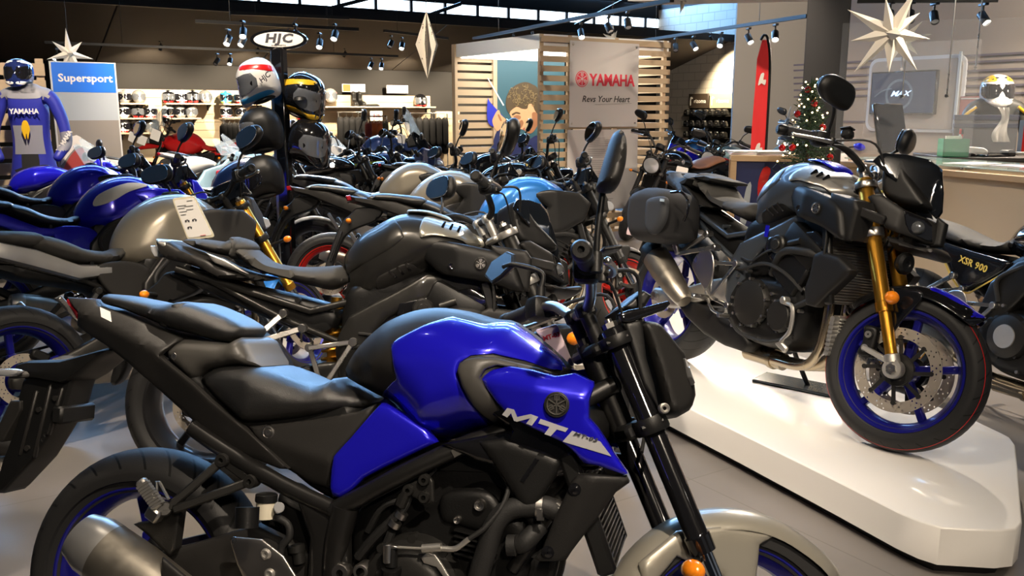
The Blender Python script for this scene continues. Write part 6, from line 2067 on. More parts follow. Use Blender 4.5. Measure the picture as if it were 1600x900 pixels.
X = dict(
	floor=floor_mat(),
	soffit=wall_mat('dark_brown_ceiling_panel', (.055, .045, .037), rough=.8),
	dark=wall_mat('black_ceiling_paint', (.012, .012, .013), rough=.8),
	steelbeam=mat('dark_steel_beam', (.016, .017, .02), .5, metal=.4),
	brick=wall_mat('white_painted_brick', (.50, .46, .40), True),
	greywall=wall_mat('grey_wall_paint', (.24, .225, .21), rough=.8),
	officewall=wall_mat('office_wall_panel', (.34, .29, .24), rough=.7),
	darkwall=wall_mat('dark_upper_wall_paint', (.014, .0125, .0115), rough=.8),
	column=wall_mat('charcoal_column_paint', (.034, .033, .035), rough=.7),
	slat=wood_mat('pale_slat_wood', (.50, .38, .25), (.43, .32, .20)),
	shelfw=wood_mat('beige_slatwall_board', (.60, .48, .33), (.55, .44, .30), rough=.55),
	wood=wood_mat('beech_wood', (.55, .38, .22), (.48, .32, .18)),
	beige=mat('beige_counter_panel', (.58, .45, .30), .5),
	tan=mat('tan_desk_panel', (.40, .30, .20), .5),
	plat=mat('white_platform_laminate', (.80, .78, .74), .22, coat=.25),
	kick=mat('black_plinth', (.012, .011, .012), .4),
	banner=mat('white_banner_foil', (.54, .51, .49), .32),
	bred=mat('banner_red', (.62, .035, .06), .45),
	bink=mat('banner_black', (.02, .02, .02), .5),
	signblue=mat('blue_sign_print', (.015, .16, .72), .45),
	sky=mat('printed_sky', (.36, .40, .44), .45),
	road=mat('printed_road_grey', (.24, .22, .20), .5),
	printred=mat('printed_red', (.42, .06, .05), .5),
	wpaper=mat('white_paper', (.80, .77, .72), .7),
	star=mat('white_paper_star', (.78, .72, .62), .7, trans=0.0),
	flag=mat('red_flag_fabric', (.78, .025, .03), .7, sheen=.3),
	screen=mat('tv_screen_glass', (.004, .012, .03), .12, coat=.5),
	plexi=mat('clear_acrylic', (.85, .88, .92), .03, alpha=.05, coat=.2),
	glassplate=mat('counter_glass_plate', (.55, .68, .64), .04, alpha=.55, coat=.5),
	leaf=mat('fir_needle_green', (.025, .055, .022), .7),
	bauble=mat('red_bauble', (.50, .008, .010), .12, metal=.4, coat=.8),
	bulb=mat('fairy_light_glow', (1.0, .72, .36), .4, emit=9),
	suitblue=mat('racing_suit_blue_leather', (.028, .035, .34), .42, bump=.2, bscale=150),
	suitgrey=mat('racing_suit_grey_leather', (.26, .26, .30), .5),
	cloth=mat('dark_jacket_fabric', (.008, .008, .009), .85),
	orange=mat('orange_jacket_fabric', (.52, .12, .03), .8, sheen=.2),
	redcloth=mat('dark_red_jacket_fabric', (.22, .03, .025), .8, sheen=.2),
	tweed=mat('olive_check_jacket_fabric', (.07, .065, .04), .85, sheen=.2),
	tealp=mat('printed_teal', (.035, .10, .13), .4),
	skin=mat('printed_skin_tone', (.62, .33, .17), .5),
	skind=mat('printed_skin_shade', (.30, .13, .06), .5),
	hair=mat('printed_blond_hair', (.20, .14, .06), .6),
	hair2=mat('printed_dark_hair', (.07, .045, .02), .6),
	denim=mat('printed_navy', (.012, .02, .09), .5),
	pblue=mat('printed_bright_blue', (.02, .03, .45), .45),
	glow=mat('luminous_light_panel', (1.0, .97, .90), .5, emit=6.0),
	daylight=mat('window_daylight', (.70, .85, 1.0), .5, emit=4.0),
	bandlight=mat('added_band_glow', (.30, .58, 1.0), .5, emit=14.0),  # glow of the unseen bands added for blue reflections on seat tops
	daylight3=mat('clerestory_daylight', (.26, .55, 1.0), .5, emit=45.0),
	lampglow=mat('lamp_glow', (1.0, .93, .80), .5, emit=50.0),
	lampblack=mat('black_spot_lamp', (.012, .012, .012), .35),
	green=mat('green_plastic', (.02, .22, .10), .4),
	orangep=mat('orange_sign', (.75, .12, .03), .5),
)

# floor
fb = MB()
fb.box((0, 9, -.05), (40, 44, .1))
struct('floor', fb, X['floor'])

# shelf wall, dark panels above it, window band
S0, S1 = -4.2, 13.6

def wall_box(name, o, x, x0, x1, z0, z1, th, m, sharp=30, kind=True):
	b = MB()
	panel(b, Matrix(), x0, x1, z0, z1, 0, th)
	ob = obj(name, b, m, sharp=sharp)
	ob.matrix_basis = basis(o, x)
	if kind:
		ob['kind'] = 'structure'
	return ob

wall_box('wall_back', Q0 - E2 * .05, E1, S0, S1, 0, 3.55, .15, X['darkwall'])
wall_box('wall_upper', Q0 - E2 * .05, E1, S0, S1, 3.82, 5.6, .15, X['dark'])

def soffit():
	b = MB()
	z0, z1, dep = 2.32, 3.10, 2.6
	n = 6
	for k in range(n):
		a, c = S0 + (S1 - S0) * k / n + .012, S0 + (S1 - S0) * (k + 1) / n - .012
		p = [Q0 + E1 * a + UP * z0, Q0 + E1 * c + UP * z0, Q0 + E1 * c + E2 * dep + UP * z1, Q0 + E1 * a + E2 * dep + UP * z1]
		o = len(b.v)
		b.v += [tuple(v) for v in p] + [tuple(v + UP * .06) for v in p]
		b.f += [(o, o + 1, o + 2, o + 3), (o + 7, o + 6, o + 5, o + 4)] + [(o + i, o + 4 + i, o + 4 + (i + 1) % 4, o + (i + 1) % 4) for i in range(4)]
	struct('ceiling_soffit', b, X['soffit'])
	b2 = MB()
	b2.bar(Q0 + E1 * S0 + E2 * 2.65 + UP * 3.14, Q0 + E1 * S1 + E2 * 2.65 + UP * 3.14, .12, .16)
	struct('ceiling_beam', b2, X['steelbeam'])

soffit()
# the window band: panes between black bars, all in the back wall
nwin = 0
for k in range(16):
	s = 1.0 + k * .84
	if s > 12.5:
		break
	nwin += 1
	wt = tag(empty('window_%d' % nwin, Q0 + E1 * s + UP * 3.55), kind='structure')
	wt.rotation_euler = (0, 0, YAW)
	b = MB()
	panel(b, Matrix(), .03, .81, .025, .245, .02, .04)
	obj('pane', b, X['daylight'], wt)
	b = MB()
	for (a0, a1, c0, c1) in ((0, .03, 0, .27), (.81, .84, 0, .27), (0, .84, 0, .025), (0, .84, .245, .27)):
		panel(b, Matrix(), a0, a1, c0, c1, -.03, .08)
	obj('window_frame', b, X['steelbeam'], wt)
# wall left of the windows, brick return wall on the right, ceiling
wall_box('wall_upper', Q0 - E2 * .05, E1, S0, 1.0, 3.55, 3.82, .15, X['dark'])
wall_box('wall_upper', Q0 - E2 * .05, E1, 12.7, S1, 3.55, 3.82, .15, X['dark'])
cor = Q0 + E1 * 12.37
wall_box('wall_right', cor, E2, 0, 4.6, 0, 4.02, .15, X['brick'])
wall_box('wall_right_upper', cor, E2, 0, 4.6, 4.02, 5.6, .15, X['dark'])
g0 = at_y(1148, 100, 15.0)
wall_box('wall_grey', (g0.x, 15.0, 0), (1, -.10, 0), 0, 4.5, 0, 3.35, .15, X['greywall'])
wall_box('wall_grey_upper', (g0.x, 15.0, 0), (1, -.10, 0), 0, 4.5, 3.35, 5.6, .15, X['dark'])
wall_box('wall_office', W2O - E2 * .9, E2, 0, 9.0, 0, 3.4, .15, X['officewall'])
wall_box('wall_office_upper', W2O - E2 * .9, E2, 0, 9.0, 3.4, 5.6, .15, X['dark'])
wall_box('wall_left', Q0 + E1 * S0, -E2, -24, 0, 0, 5.6, .15, X['darkwall'])
# roof: closed dark deck
rb = MB()
rb.box((0, 9, 5.65), (40, 44, .1))
struct('ceiling', rb, X['dark'])
# two unseen upright glowing bands under the deck, added for blue reflections
for (yy, z0, z1) in ((12.0, 4.5, 5.55), (8.2, 4.85, 5.55)):
	nwin += 1
	sk = tag(empty('window_%d' % (nwin + 1), (0, yy, z0)), kind='structure')
	b = MB()
	for k in range(8):
		b.box((-7 + 2 * k, 0, (z1 - z0) / 2), (1.9, .02, z1 - z0 - .1))
	obj('pane', b, X['bandlight'], sk)
	b = MB()
	for k in range(9):
		b.box((-8 + 2 * k, .0, (z1 - z0) / 2), (.10, .06, z1 - z0))
	b.box((0, 0, 0), (16.1, .1, .1))
	b.box((0, 0, z1 - z0), (16.1, .1, .1))
	b.box((0, .06, (z1 - z0) / 2), (16.1, .02, z1 - z0))
	obj('window_frame', b, X['steelbeam'], sk)
# a second clerestory, higher on the back wall
for k in range(7):
	nwin += 1
	wt = tag(empty('window_%d' % (nwin + 1), Q0 + E1 * (1.0 + k * 1.7) + E2 * .02 + UP * 4.15), kind='structure')
	wt.rotation_euler = (0, 0, YAW)
	b = MB()
	panel(b, Matrix(), .05, 1.60, .05, 1.25, 0, .02)
	obj('pane', b, X['daylight3'], wt)
	b = MB()
	for (a0, a1, c0, c1) in ((0, .05, 0, 1.3), (1.60, 1.65, 0, 1.3), (0, 1.65, 0, .05), (0, 1.65, 1.25, 1.3)):
		panel(b, Matrix(), a0, a1, c0, c1, -.05, .05)
	obj('window_frame', b, X['steelbeam'], wt)
# roof truss members seen against the window band
for i, (p0, p1) in enumerate((((600, 48), (720, 6)), ((870, 55), (985, -5)), ((150, 25), (330, 45)), ((480, 22), (590, -6)))):
	b = MB()
	a_, c_ = on_shelfwall(*p0, off=1.6), on_shelfwall(*p1, off=1.6)
	b.bar(a_, c_, .05, .07)
	struct('ceiling_beam', b, X['steelbeam'])
# light ventilation duct box under the roof, top right
b = MB()
d0, d1 = at_y(1010, 8, 9.0), at_y(1262, 2, 7.6)
b.bar(d0 + UP * .10, d1 + UP * .10, .5, .16)
struct('ceiling_duct', b, mat('pale_duct_panel', (.55, .53, .50), .6))

# column
cx = at_y(1287, 150, 7.6)
b = MB()
b.box((0, 0, 2.8), (.33, .33, 5.6), None, .008)
b.box((0, 0, .06), (.36, .36, .12), None, .006)
co = obj('column', b, X['column'])
co['kind'] = 'structure'
co.matrix_basis = Matrix.Translation((cx.x, 7.6, 0)) @ Matrix.Rotation(R(-20), 4, 'Z')

# white platform
PLAT_H = .17

def platform():
	pts = [at_z(1040, 620, PLAT_H), at_z(1160, 678, PLAT_H), at_z(1300, 747, PLAT_H), at_z(1405, 800, PLAT_H), at_z(1440, 815, PLAT_H), at_z(1470, 824, PLAT_H), at_z(1560, 829, PLAT_H), at_z(1588, 826, PLAT_H), at_z(1597, 815, PLAT_H),
		   at_z(1590, 730, PLAT_H), at_z(1586, 694, PLAT_H), at_z(1578, 683, PLAT_H), at_z(1560, 674, PLAT_H), at_z(1520, 655, PLAT_H)]
	back = (pts[0] - pts[3]).normalized()
	p_end = pts[0] + back * 1.0
	p_r = pts[-1] + (pts[-1] - pts[-4]).normalized() * .3 + back * 2.0
	poly = [p_end] + pts + [p_r]
	c = sum(poly, Vector()) / len(poly)
	P = [(p.x - c.x, p.y - c.y) for p in poly]
	t = thing('display_platform', 'long white rounded display platform on a black plinth under the silver motorcycle', 'platform', (c.x, c.y, 0))

	def slab(z0, z1, s, bev):
		b = MB()
		n = len(P)
		prof_ = [(z0, s), (z1 - bev, s), (z1 - bev * .3, s - bev * .5), (z1, s - bev)]
		rings = []
		cen = Vector((0, 0))
		for (z, k) in prof_:
			rings.append([(x - (k0x), y - (k0y), z) for (x, y, k0x, k0y) in [(x, y, nx * (-k), ny * (-k)) for (x, y), (nx, ny) in zip(P, N)]])
		for r_ in rings:
			b.v += r_
		for j in range(len(rings) - 1):
			for i in range(n):
				b.f.append((j * n + i, j * n + (i + 1) % n, (j + 1) * n + (i + 1) % n, (j + 1) * n + i))
		b.f.append(tuple(range((len(rings) - 1) * n, len(rings) * n)))
		b.f.append(tuple(reversed(range(n))))
		return b
	n = len(P)
	N = []
	A = sum(P[i][0] * P[(i + 1) % n][1] - P[(i + 1) % n][0] * P[i][1] for i in range(n))
	sg = 1 if A > 0 else -1
	for i in range(n):
		e = Vector((P[(i + 1) % n][0] - P[i - 1][0], P[(i + 1) % n][1] - P[i - 1][1])).normalized()
		N.append((e.y * sg, -e.x * sg))
	obj('deck', slab(.045, PLAT_H, 0.0, .006), X['plat'], t, sharp=35)
	obj('plinth', slab(0, .05, -.05, .002), X['kick'], t)

platform()
# metal plate under the side stand
sp_ = at_z(1240, 603, PLAT_H)
b = MB()
b.box((0, 0, .007), (.46, .16, .012), None, .003)
ob = obj('stand_plate', b, mat('dark_glass_plate', (.10, .11, .12), .12, metal=.5))
ob.matrix_basis = Matrix.Translation((sp_.x + .05, sp_.y - .02, PLAT_H)) @ Matrix.Rotation(R(-40), 4, 'Z')
tag(ob, 'dark metal plate lying on the white platform under the side stand', 'plate')

# motorcycles
mt03 = build_mt03()
mt10m, mt10p = build_mt10()
ROW = build_row()

# saddle bag on the silver one
def saddlebag():
	b = mt10p
	pts0 = [(1001, 332), (1004, 315), (1009, 300), (1022, 292), (1042, 288), (1072, 293), (1083, 306), (1085, 330), (1082, 352), (1076, 375), (1050, 381), (1016, 379), (1005, 370), (1001, 352)]
	pts = [(1040 + (x - 1042) * .74 - 6, 335 + (y - 335) * .92 + 3) for x, y in pts0]
	P = TL(b, pts, .28)
	t = thing('saddlebag', 'black fabric saddlebag hanging beside the rear seat of the silver motorcycle', 'bag')
	t.matrix_basis = b.W
	q = MB()
	q.puff(P, .13, .06, lat=-.27, base=.35, step=.016)
	obj('bag_body', q, mat('black_nylon', (.012, .012, .013), .75, bump=.5, bscale=500), t, sharp=60)
	P2 = TL(b, [(1006, 322), (1010, 310), (1030, 306), (1038, 315), (1034, 345), (1018, 366), (1006, 355)], .41)
	q = MB()
	q.plate(P2, .412, .03, .03, .02, step=.014)
	obj('front_pocket', q, mat('dark_grey_nylon', (.025, .027, .031), .7, bump=.4, bscale=500), t)
	zx = TL(b, [(1046, 300), (1062, 300), (1072, 312), (1072, 330), (1066, 345)], .41)
	q = MB()
	q.tube([(x, -.402, z) for x, z in zx], .006, 6, smooth=4)
	obj('zipper', q, M['gloss'], t)
	w = b.T3(1036, 313, .42)
	q = MB()
	q.box((w.x, -.425, w.z), (.03, .004, .012))
	obj('sewn_tag', q, mat('pale_blue_tag', (.35, .45, .55), .6), t)
	q = MB()
	w1 = TL(b, [(1064, 292), (1072, 280), (1092, 272), (1110, 276), (1108, 284), (1088, 284), (1078, 294)], .12)
	q.puff(w1, .17, .03, step=.02)
	obj('carry_strap', q, M['rubber'], t)

saddlebag()
# red pin stripe round the platform bike's front tyre
for sd in (1, -1):
	mt10p.part('tyre_stripe', 'stripe%d' % sd, lambda q, sd=sd: q.lathe([(.3003 - .0105, sd * .0345 - .0018), (.3012 - .0098, sd * .0345), (.3003 - .0115, sd * .0345 + .0018)], (0, 0, 0), (0, 1, 0), 72), 'red', True, off=mt10p.A)

# cards hanging on the motorcycles
def card(label, px, y, frame='cream', face='cardw', ink=True, cat='price card', slope=None):
	P = [at_y(p[0], p[1], p[2] if len(p) > 2 else y) for p in px]
	c = sum(P, Vector()) / len(P)
	n = (P[1] - P[0]).cross(P[2] - P[0]).normalized()
	if n.y > 0:
		n = -n
	t = thing('price_card', label, cat, c)

	def slab(k, d0, d1, m, nm):
		b = MB()
		ring = cr_path([p - c for p in P], 1, True)
		q = []
		m_ = len(P)
		for i in range(m_):
			a, e, f = P[i - 1] - c, P[i] - c, P[(i + 1) % m_] - c
			q += [e + (a - e) * .08, e + (a - e) * .02 + (f - e) * .02, e + (f - e) * .08]
		q = [v * k for v in q]
		o = len(b.v)
		b.v += [tuple(v + n * d0) for v in q] + [tuple(v + n * d1) for v in q]
		L = len(q)
		b.f.append(tuple(range(L)))
		b.f.append(tuple(reversed(range(L, 2 * L))))
		for i in range(L):
			b.f.append((i, (i + 1) % L, L + (i + 1) % L, L + i))
		return obj(nm, b, m, t)
	slab(1.0, -.004, .004, M[frame], 'card_frame')
	fo = slab(.90, .004, .006, M[face], 'card_sheet')
	u = (P[1] - P[0]).normalized()
	v = (P[3] - P[0]).normalized()
	W_, H_ = (P[1] - P[0]).length, (P[3] - P[0]).length
	o = P[0] - c + n * .0075
	if ink:
		b = MB()
		for k, (a0, a1, h) in enumerate(((.6, .85, .10), (.12, .5, .19), (.12, .4, .25), (.42, .8, .22), (.12, .45, .33), (.45, .75, .30), (.12, .36, .40))):
			p0, p1 = o + u * W_ * a0 + v * H_ * h, o + u * W_ * a1 + v * H_ * h
			b.bar(p0, p1, .0012, H_ * .012, n)
		obj('printed_line', b, M['ink'], fo)
		for k, (a0, h) in enumerate(((.30, .56), (.62, .56), (.30, .72))):
			b = MB()
			ce = o + u * W_ * a0 + v * H_ * h
			for q_ in (-1, 1):
				b.cyl(ce + u * q_ * W_ * .065 - n * .001, ce + u * q_ * W_ * .065 + n * .001, W_ * .04, 10)
			b.bar(ce - u * W_ * .08 - v * H_ * .02, ce + u * W_ * .06 - v * H_ * .035, .0016, H_ * .03, n)
			obj('printed_motorcycle', b, M['ink'], fo)
		b = MB()
		b.bar(o + u * W_ * .62 + v * H_ * .93, o + u * W_ * .86 + v * H_ * .93, .0012, H_ * .02, n)
		obj('printed_mark', b, M['inkred'], fo)
	return t, o, u, v, n, W_, H_, fo

card('big white info card in a cream frame leaning on the warm grey tank', [(269, 310), (304, 305.5), (336, 370), (294, 375)], 3.82)
pc = card('small pink price card between tank and handlebar of the blue motorcycle', [(836, 516), (870, 506), (897, 571), (884, 569)], 2.03, 'cardp', 'cardp', False)
me = text_mesh('MT-03', .015, .0004, .0006)
o_ = link('lettering', me, M['inkred'], pc[0], frame_mtx(pc[1] + pc[2] * .022 + pc[3] * .026, pc[2], -pc[3]))
card('white price card hanging on the front wheel of the brown-seated roadster', [(993, 314), (1006, 318), (1001, 371), (978, 366)], 9.3, 'cardp', 'cardp')
card('white price tag on the tank of the brown-seated roadster', [(1058, 259), (1076, 263), (1069, 290), (1052, 285)], 10.1, 'cardw', 'cardw', False)
TAGS = ('leftmost of the white price tags on the motorcycles near the helmet shelves', 'middle one of the white price tags near the helmet shelves', 'rightmost of the white price tags near the helmet shelves, by the tall windscreen', 'white price tag hanging in front of the clothes rails')
for i, pxs in enumerate((((203, 205), (216, 209), (209, 224), (200, 219)), ((218, 210), (231, 215), (226, 228), (213, 223)), ((238, 200), (252, 206), (248, 222), (234, 216)), ((620, 208), (634, 211), (632, 225), (622, 223)))):
	card(TAGS[i], pxs, 13.0 if i < 3 else 11.0, 'cardw', 'cardw', False)
# helmets
def make_helmet_meshes():
	poly = [(-.135, .0), (-.12, .085), (-.055, .135), (.045, .132), (.105, .080), (.126, .01), (.150, -.085), (.128, -.125), (.06, -.118), (.0, -.122), (-.07, -.135), (-.115, -.105)]
	b = MB()
	b.puff(poly, lambda x, z: .122 if z > -.02 else .122 - .12 * (-.02 - z), .105, step=.013)
	shell = b.mesh('helmet_shell', 60)
	Wh = lambda x, z: .122 if z > -.02 else .122 - .12 * (-.02 - z)
	hs = surf_of(poly, Wh, .105)

	def skin(pts, off, name, thick=.004, sm=True):
		q = MB()
		for sd in (-1, 1):
			q.plate(pts, lambda x, z: hs(x, z) + off, thick, .004, .001, .012, sm, sd)
		return q.mesh(name, 60)
	vis = skin([(.012, -.03), (.0, .015), (.02, .058), (.06, .066), (.112, .064), (.124, .02), (.137, -.035), (.13, -.052), (.07, -.05)], .004, 'visor', sm=False)
	band = skin([(-.115, .02), (-.11, .06), (-.03, .095), (.05, .12), (.075, .10), (.0, .075), (-.06, .045)], .0015, 'helmet_stripe', .01)
	band2 = skin([(-.07, -.10), (-.04, -.075), (.03, -.07), (.10, -.075), (.142, -.07), (.142, -.10), (.08, -.105), (.0, -.105)], .0015, 'helmet_chin_stripe', .01)
	crown = skin([(-.09, .085), (-.05, .128), (.04, .126), (.09, .088), (.04, .08), (-.03, .072)], .0015, 'helmet_crown', .01)
	side = skin([(-.11, -.05), (-.115, .0), (-.06, .03), (-.01, .01), (.0, -.04), (-.05, -.065)], .0015, 'helmet_side_panel', .01)
	q = MB()
	q.sphere((.0, 0, -.118), .085, (1.0, .95, .25), 18, 8)
	inner = q.mesh('helmet_lining', 60)
	q = MB()
	for sd in (-1, 1):
		q.lathe([(.001, .008), (.016, .008), (.022, .004), (.024, -.006)], (.03, sd * .117, -.005), (.05, sd, 0), 16)
	hinge = q.mesh('visor_hinge', 30)
	return dict(shell=shell, visor=vis, stripe=band, chin=band2, crown=crown, side=side, inner=inner, hinge=hinge)

HM = make_helmet_meshes()
M['visor_clear'] = mat('clear_visor', (.14, .15, .17), .05, metal=.35, coat=.8)
M['visor_dark'] = mat('dark_visor', (.008, .008, .010), .06, coat=.8)
M['yellow'] = mat('yellow_paint', (.72, .44, .02), .3, coat=.6)
M['skyblue'] = mat('sky_blue_paint', (.03, .30, .65), .3, coat=.6)
M['limep'] = mat('lime_paint', (.42, .62, .06), .3, coat=.6)

def helmet(label, loc, yaw, pitch=0, roll=0, shell='gloss', visor='visor_dark', stripe=None, chin=None, crown=None, side=None, group=None, s=1.0, full=True):
	t = thing('helmet', label, 'helmet', loc, (R(roll), R(pitch), R(yaw)), group)
	t.scale = (s, s, s)
	sh = link('helmet_shell', HM['shell'], M[shell], t)
	link('visor', HM['visor'], M[visor], t)
	if full:
		link('helmet_lining', HM['inner'], M['rubber'], t)
		link('visor_hinge', HM['hinge'], M['gloss'], t)
	for k, nm, m in (('stripe', 'helmet_stripe', stripe), ('chin', 'chin_stripe', chin), ('crown', 'helmet_crown', crown), ('side', 'side_panel', side)):
		if m:
			link(nm, HM[k], M[m], sh)
	return t

# the helmet stand
def helmet_stand():
	y = 6.3
	base = at_y(449, 330, y)
	x0 = at_y(437, 120, y).x
	t = thing('helmet_display_stand', 'tall black post with oval white sign carrying five helmets', 'display stand', (x0, y, 0), (0, 0, R(-20)))
	b = MB()
	b.box((0, 0, .93), (.10, .07, 1.84), None, .012)
	obj('post', b, M['gloss'], t)
	b = MB()
	b.plate([(-.052, .35), (-.045, .34), (-.030, .9), (-.030, 1.6), (-.036, 1.75), (-.048, 1.80), (-.054, 1.7)], .037, .004, .002, .001, smooth=False)
	obj('chrome_edge', b, M['alu'], t, sharp=20)
	b = MB()
	b.box((0, 0, .015), (.36, .36, .03), None, .01)
	obj('base_plate', b, M['gloss'], t)
	for k, (z, sd) in enumerate(((1.58, -1), (1.50, 1), (1.22, -1), (1.16, 1), (.84, -1))):
		b = MB()
		b.tube([(sd * .04, 0, z), (sd * .16, -.02, z + .02)], .006, 8)
		b.lathe([(.001, .012), (.04, .0), (.05, -.02)], (sd * .17, -.02, z + .02), (0, 0, 1), 16)
		obj('helmet_arm', b, M['black'], t)
	# oval sign on top
	c = at_y(436, 62, y)
	sg = tag(empty('oval_sign', c, (0, 0, R(-4))), None)
	sg.parent = t
	sg.matrix_parent_inverse = Matrix()
	sg.matrix_basis = (Matrix.Translation((x0, y, 0)) @ Euler((0, 0, R(-20))).to_matrix().to_4x4()).inverted() @ Matrix.Translation(c) @ Matrix.Rotation(R(-2), 4, 'Z')

	def oval(a, bb, d0, d1):
		q = MB()
		n = 40
		for d in (d0, d1):
			q.v += [(a * math.cos(2 * PI * k / n), d, bb * math.sin(2 * PI * k / n)) for k in range(n)]
		q.f.append(tuple(range(n)))
		q.f.append(tuple(reversed(range(n, 2 * n))))
		for k in range(n):
			q.f.append((k, (k + 1) % n, n + (k + 1) % n, n + k))
		return q
	rim = obj('sign_rim', oval(.195, .068, -.012, .012), M['gloss'], sg)
	face = obj('sign_face', oval(.170, .050, -.015, -.012), X['wpaper'], sg)
	text_on('lettering', 'HJC', Matrix.Translation((0, -.0165, .006)), .080, M['ink'], sg, bold=.003, shear=.18, wide=1.3, spacing=1.12)
	text_on('lettering', 'HELMETS', Matrix.Translation((0, -.0165, -.039)), .014, M['ink'], sg, wide=1.5, spacing=1.2)
	q = MB()
	q.cyl((0, 0, -.12), (0, 0, -.06), .012, 10)
	obj('sign_neck', q, M['black'], sg)
	return t

helmet_stand()

def hp_(px, py, y):
	return at_y(px, py, y)

h1 = helmet('white full-face helmet with red and teal bands, top left on the stand', hp_(402, 127, 6.1), 196, 22, 0, 'white', 'visor_clear', 'red', 'skyblue', None, None, s=1.05)
h1m = Matrix.Translation(h1.location) @ h1.rotation_euler.to_matrix().to_4x4() @ Matrix.Diagonal((1.05, 1.05, 1.05, 1))
text_on('lettering', 'HJC', h1m.inverted() @ Matrix.Translation(hp_(414, 121, 5.955)) @ Matrix.Rotation(R(-14), 4, 'Z') @ Matrix.Rotation(R(-35), 4, 'Y'), .05, M['ink'], h1, bold=.001)
helmet('black and yellow full-face helmet, right of the stand under the oval sign', hp_(476, 150, 6.35), -22, 22, 0, 'gloss', 'visor_clear', 'yellow', 'yellow', None, 'gloss', s=1.12)
helmet('matte black helmet with clear visor, middle left on the stand', hp_(407, 204, 6.0), 190, 12, 0, 'black', 'visor_clear', s=1.08)
helmet('gloss black helmet with visor turned right, middle right on the stand', hp_(484, 222, 6.3), -20, 20, 0, 'gloss', 'visor_clear', s=1.15)
helmet('black helmet lowest on the stand above the motorcycles', hp_(410, 277, 5.9), 196, 14, 0, 'black', 'visor_dark', s=1.02)

# shelf wall
def shelf_unit():
	# backing boards
	for i, (p0, p1, lab) in enumerate((((183, 139), (484, 146), 'beige slatwall board carrying the helmet shelves at the far left'), ((486, 148), (672, 150), 'beige slatwall board behind the clothes rails'))):
		a, c = on_shelfwall(*p0, off=.06), on_shelfwall(*p1, off=.06)
		L = (Vector((c.x, c.y, 0)) - Vector((a.x, a.y, 0))).length
		t = thing('slat_board', lab, 'slatwall', (a.x, a.y, 0), (0, 0, YAW))
		b = MB()
		z1 = a.z
		nrow = 12
		for k in range(nrow):
			panel(b, Matrix(), 0, L, z1 * k / nrow + .005, z1 * (k + 1) / nrow - .004, 0, .04)
		panel(b, Matrix(), 0, L, 0, z1, .012, .05)
		obj('board', b, X['shelfw'], t, sharp=20)
		yield t, a, L

boards = list(shelf_unit())

def shelf(label, p0, p1, dep=.32, group='wall shelves'):
	a, c = on_shelfwall(*p0, off=.06), on_shelfwall(*p1, off=.06)
	L = (Vector((c.x, c.y, 0)) - Vector((a.x, a.y, 0))).length
	t = thing('display_shelf', label, 'shelf', (a.x, a.y, a.z), (0, 0, YAW), group)
	b = MB()
	panel(b, Matrix(), 0, L, -.03, 0, -dep, 0, .004)
	obj('shelf_board', b, X['shelfw'], t)
	for s in (.08, L - .08):
		b = MB()
		panel(b, Matrix(), s - .008, s + .008, -.14, -.03, -.05, 0)
		panel(b, Matrix(), s - .008, s + .008, -.05, -.03, -dep + .05, 0)
		obj('shelf_bracket', b, M['dmetal'], t)
	return t

rows = (
	('left', 183, 'first', ((161, 183, 228), (184, 183, 246), (207, 183, 246))),
	('second', 258, 'second', ((161, 254, 330), (184, 254, 308))),
	('third', 340, 'third', ((162, 342, 408), (184, 342, 388))),
)
pal = [('silverh', 'visor_clear', None, None), ('gloss', 'visor_clear', None, None), ('white', 'visor_dark', 'gloss', None), ('gloss', 'visor_clear', 'white', 'red'), ('white', 'visor_dark', None, 'red'), ('silverh', 'visor_dark', 'white', None)]
M['silverh'] = mat('silver_helmet_paint', (.42, .41, .39), .25, metal=.6, coat=.6)
nm_row = {161: 'top', 162: 'top', 184: 'middle', 207: 'bottom'}
n_h = 0
cols = dict(silverh='silver', gloss='black', white='white', skyblue='blue')
ordw = ['first', 'second', 'third', 'fourth', 'fifth']
for side, _, bay, sh in rows:
	for (py, x0, x1) in sh:
		shelf('beige %s shelf in the %s bay of the helmet wall' % (nm_row[py], bay), (x0, py), (x1, py))
		n = max(2, int(round((x1 - x0) / 20)))
		for k in range(n):
			px = x0 + (x1 - x0) * (k + .5) / n
			p = on_shelfwall(px, py - 9, off=.22)
			sc, vs, st, ch = pal[(n_h * 5 + k * 2 + py) % len(pal)]
			if bay == 'third' and nm_row[py] == 'top' and k == 0:
				sc, vs, st, ch = 'skyblue', 'visor_dark', 'limep', 'limep'
			if bay == 'second' and nm_row[py] == 'top' and k == 2:
				sc, vs, st, ch = 'gloss', 'visor_clear', 'white', 'red'
			helmet('%s helmet, %s from the left on the %s shelf of the %s bay' % (cols[sc], ordw[k], nm_row[py], bay), (p.x, p.y, p.z), -75 + (k * 37) % 23, 0, 0, sc, vs, st, ch, group='helmets on the wall shelves', full=False, s=.98)
			n_h += 1
shelf('long beige shelf under the lit wall behind the clothes', (488, 166), (670, 168), .34)
for px, py, sc, vs, st, ch, lab in ((516, 150, 'silverh', 'visor_clear', None, None, 'silver helmet glaring under the spot light, left on the long shelf'), (657, 158, 'gloss', 'visor_clear', None, 'red', 'black and red helmet at the right end of the long shelf'),
									(472, 178, 'white', 'visor_dark', 'red', 'red', 'white and red helmet hanging behind the helmet stand')):
	p = on_shelfwall(px, py, off=.24)
	helmet(lab, (p.x, p.y, p.z), -70, 0, 0, sc, vs, st, ch, full=False, s=1.15)
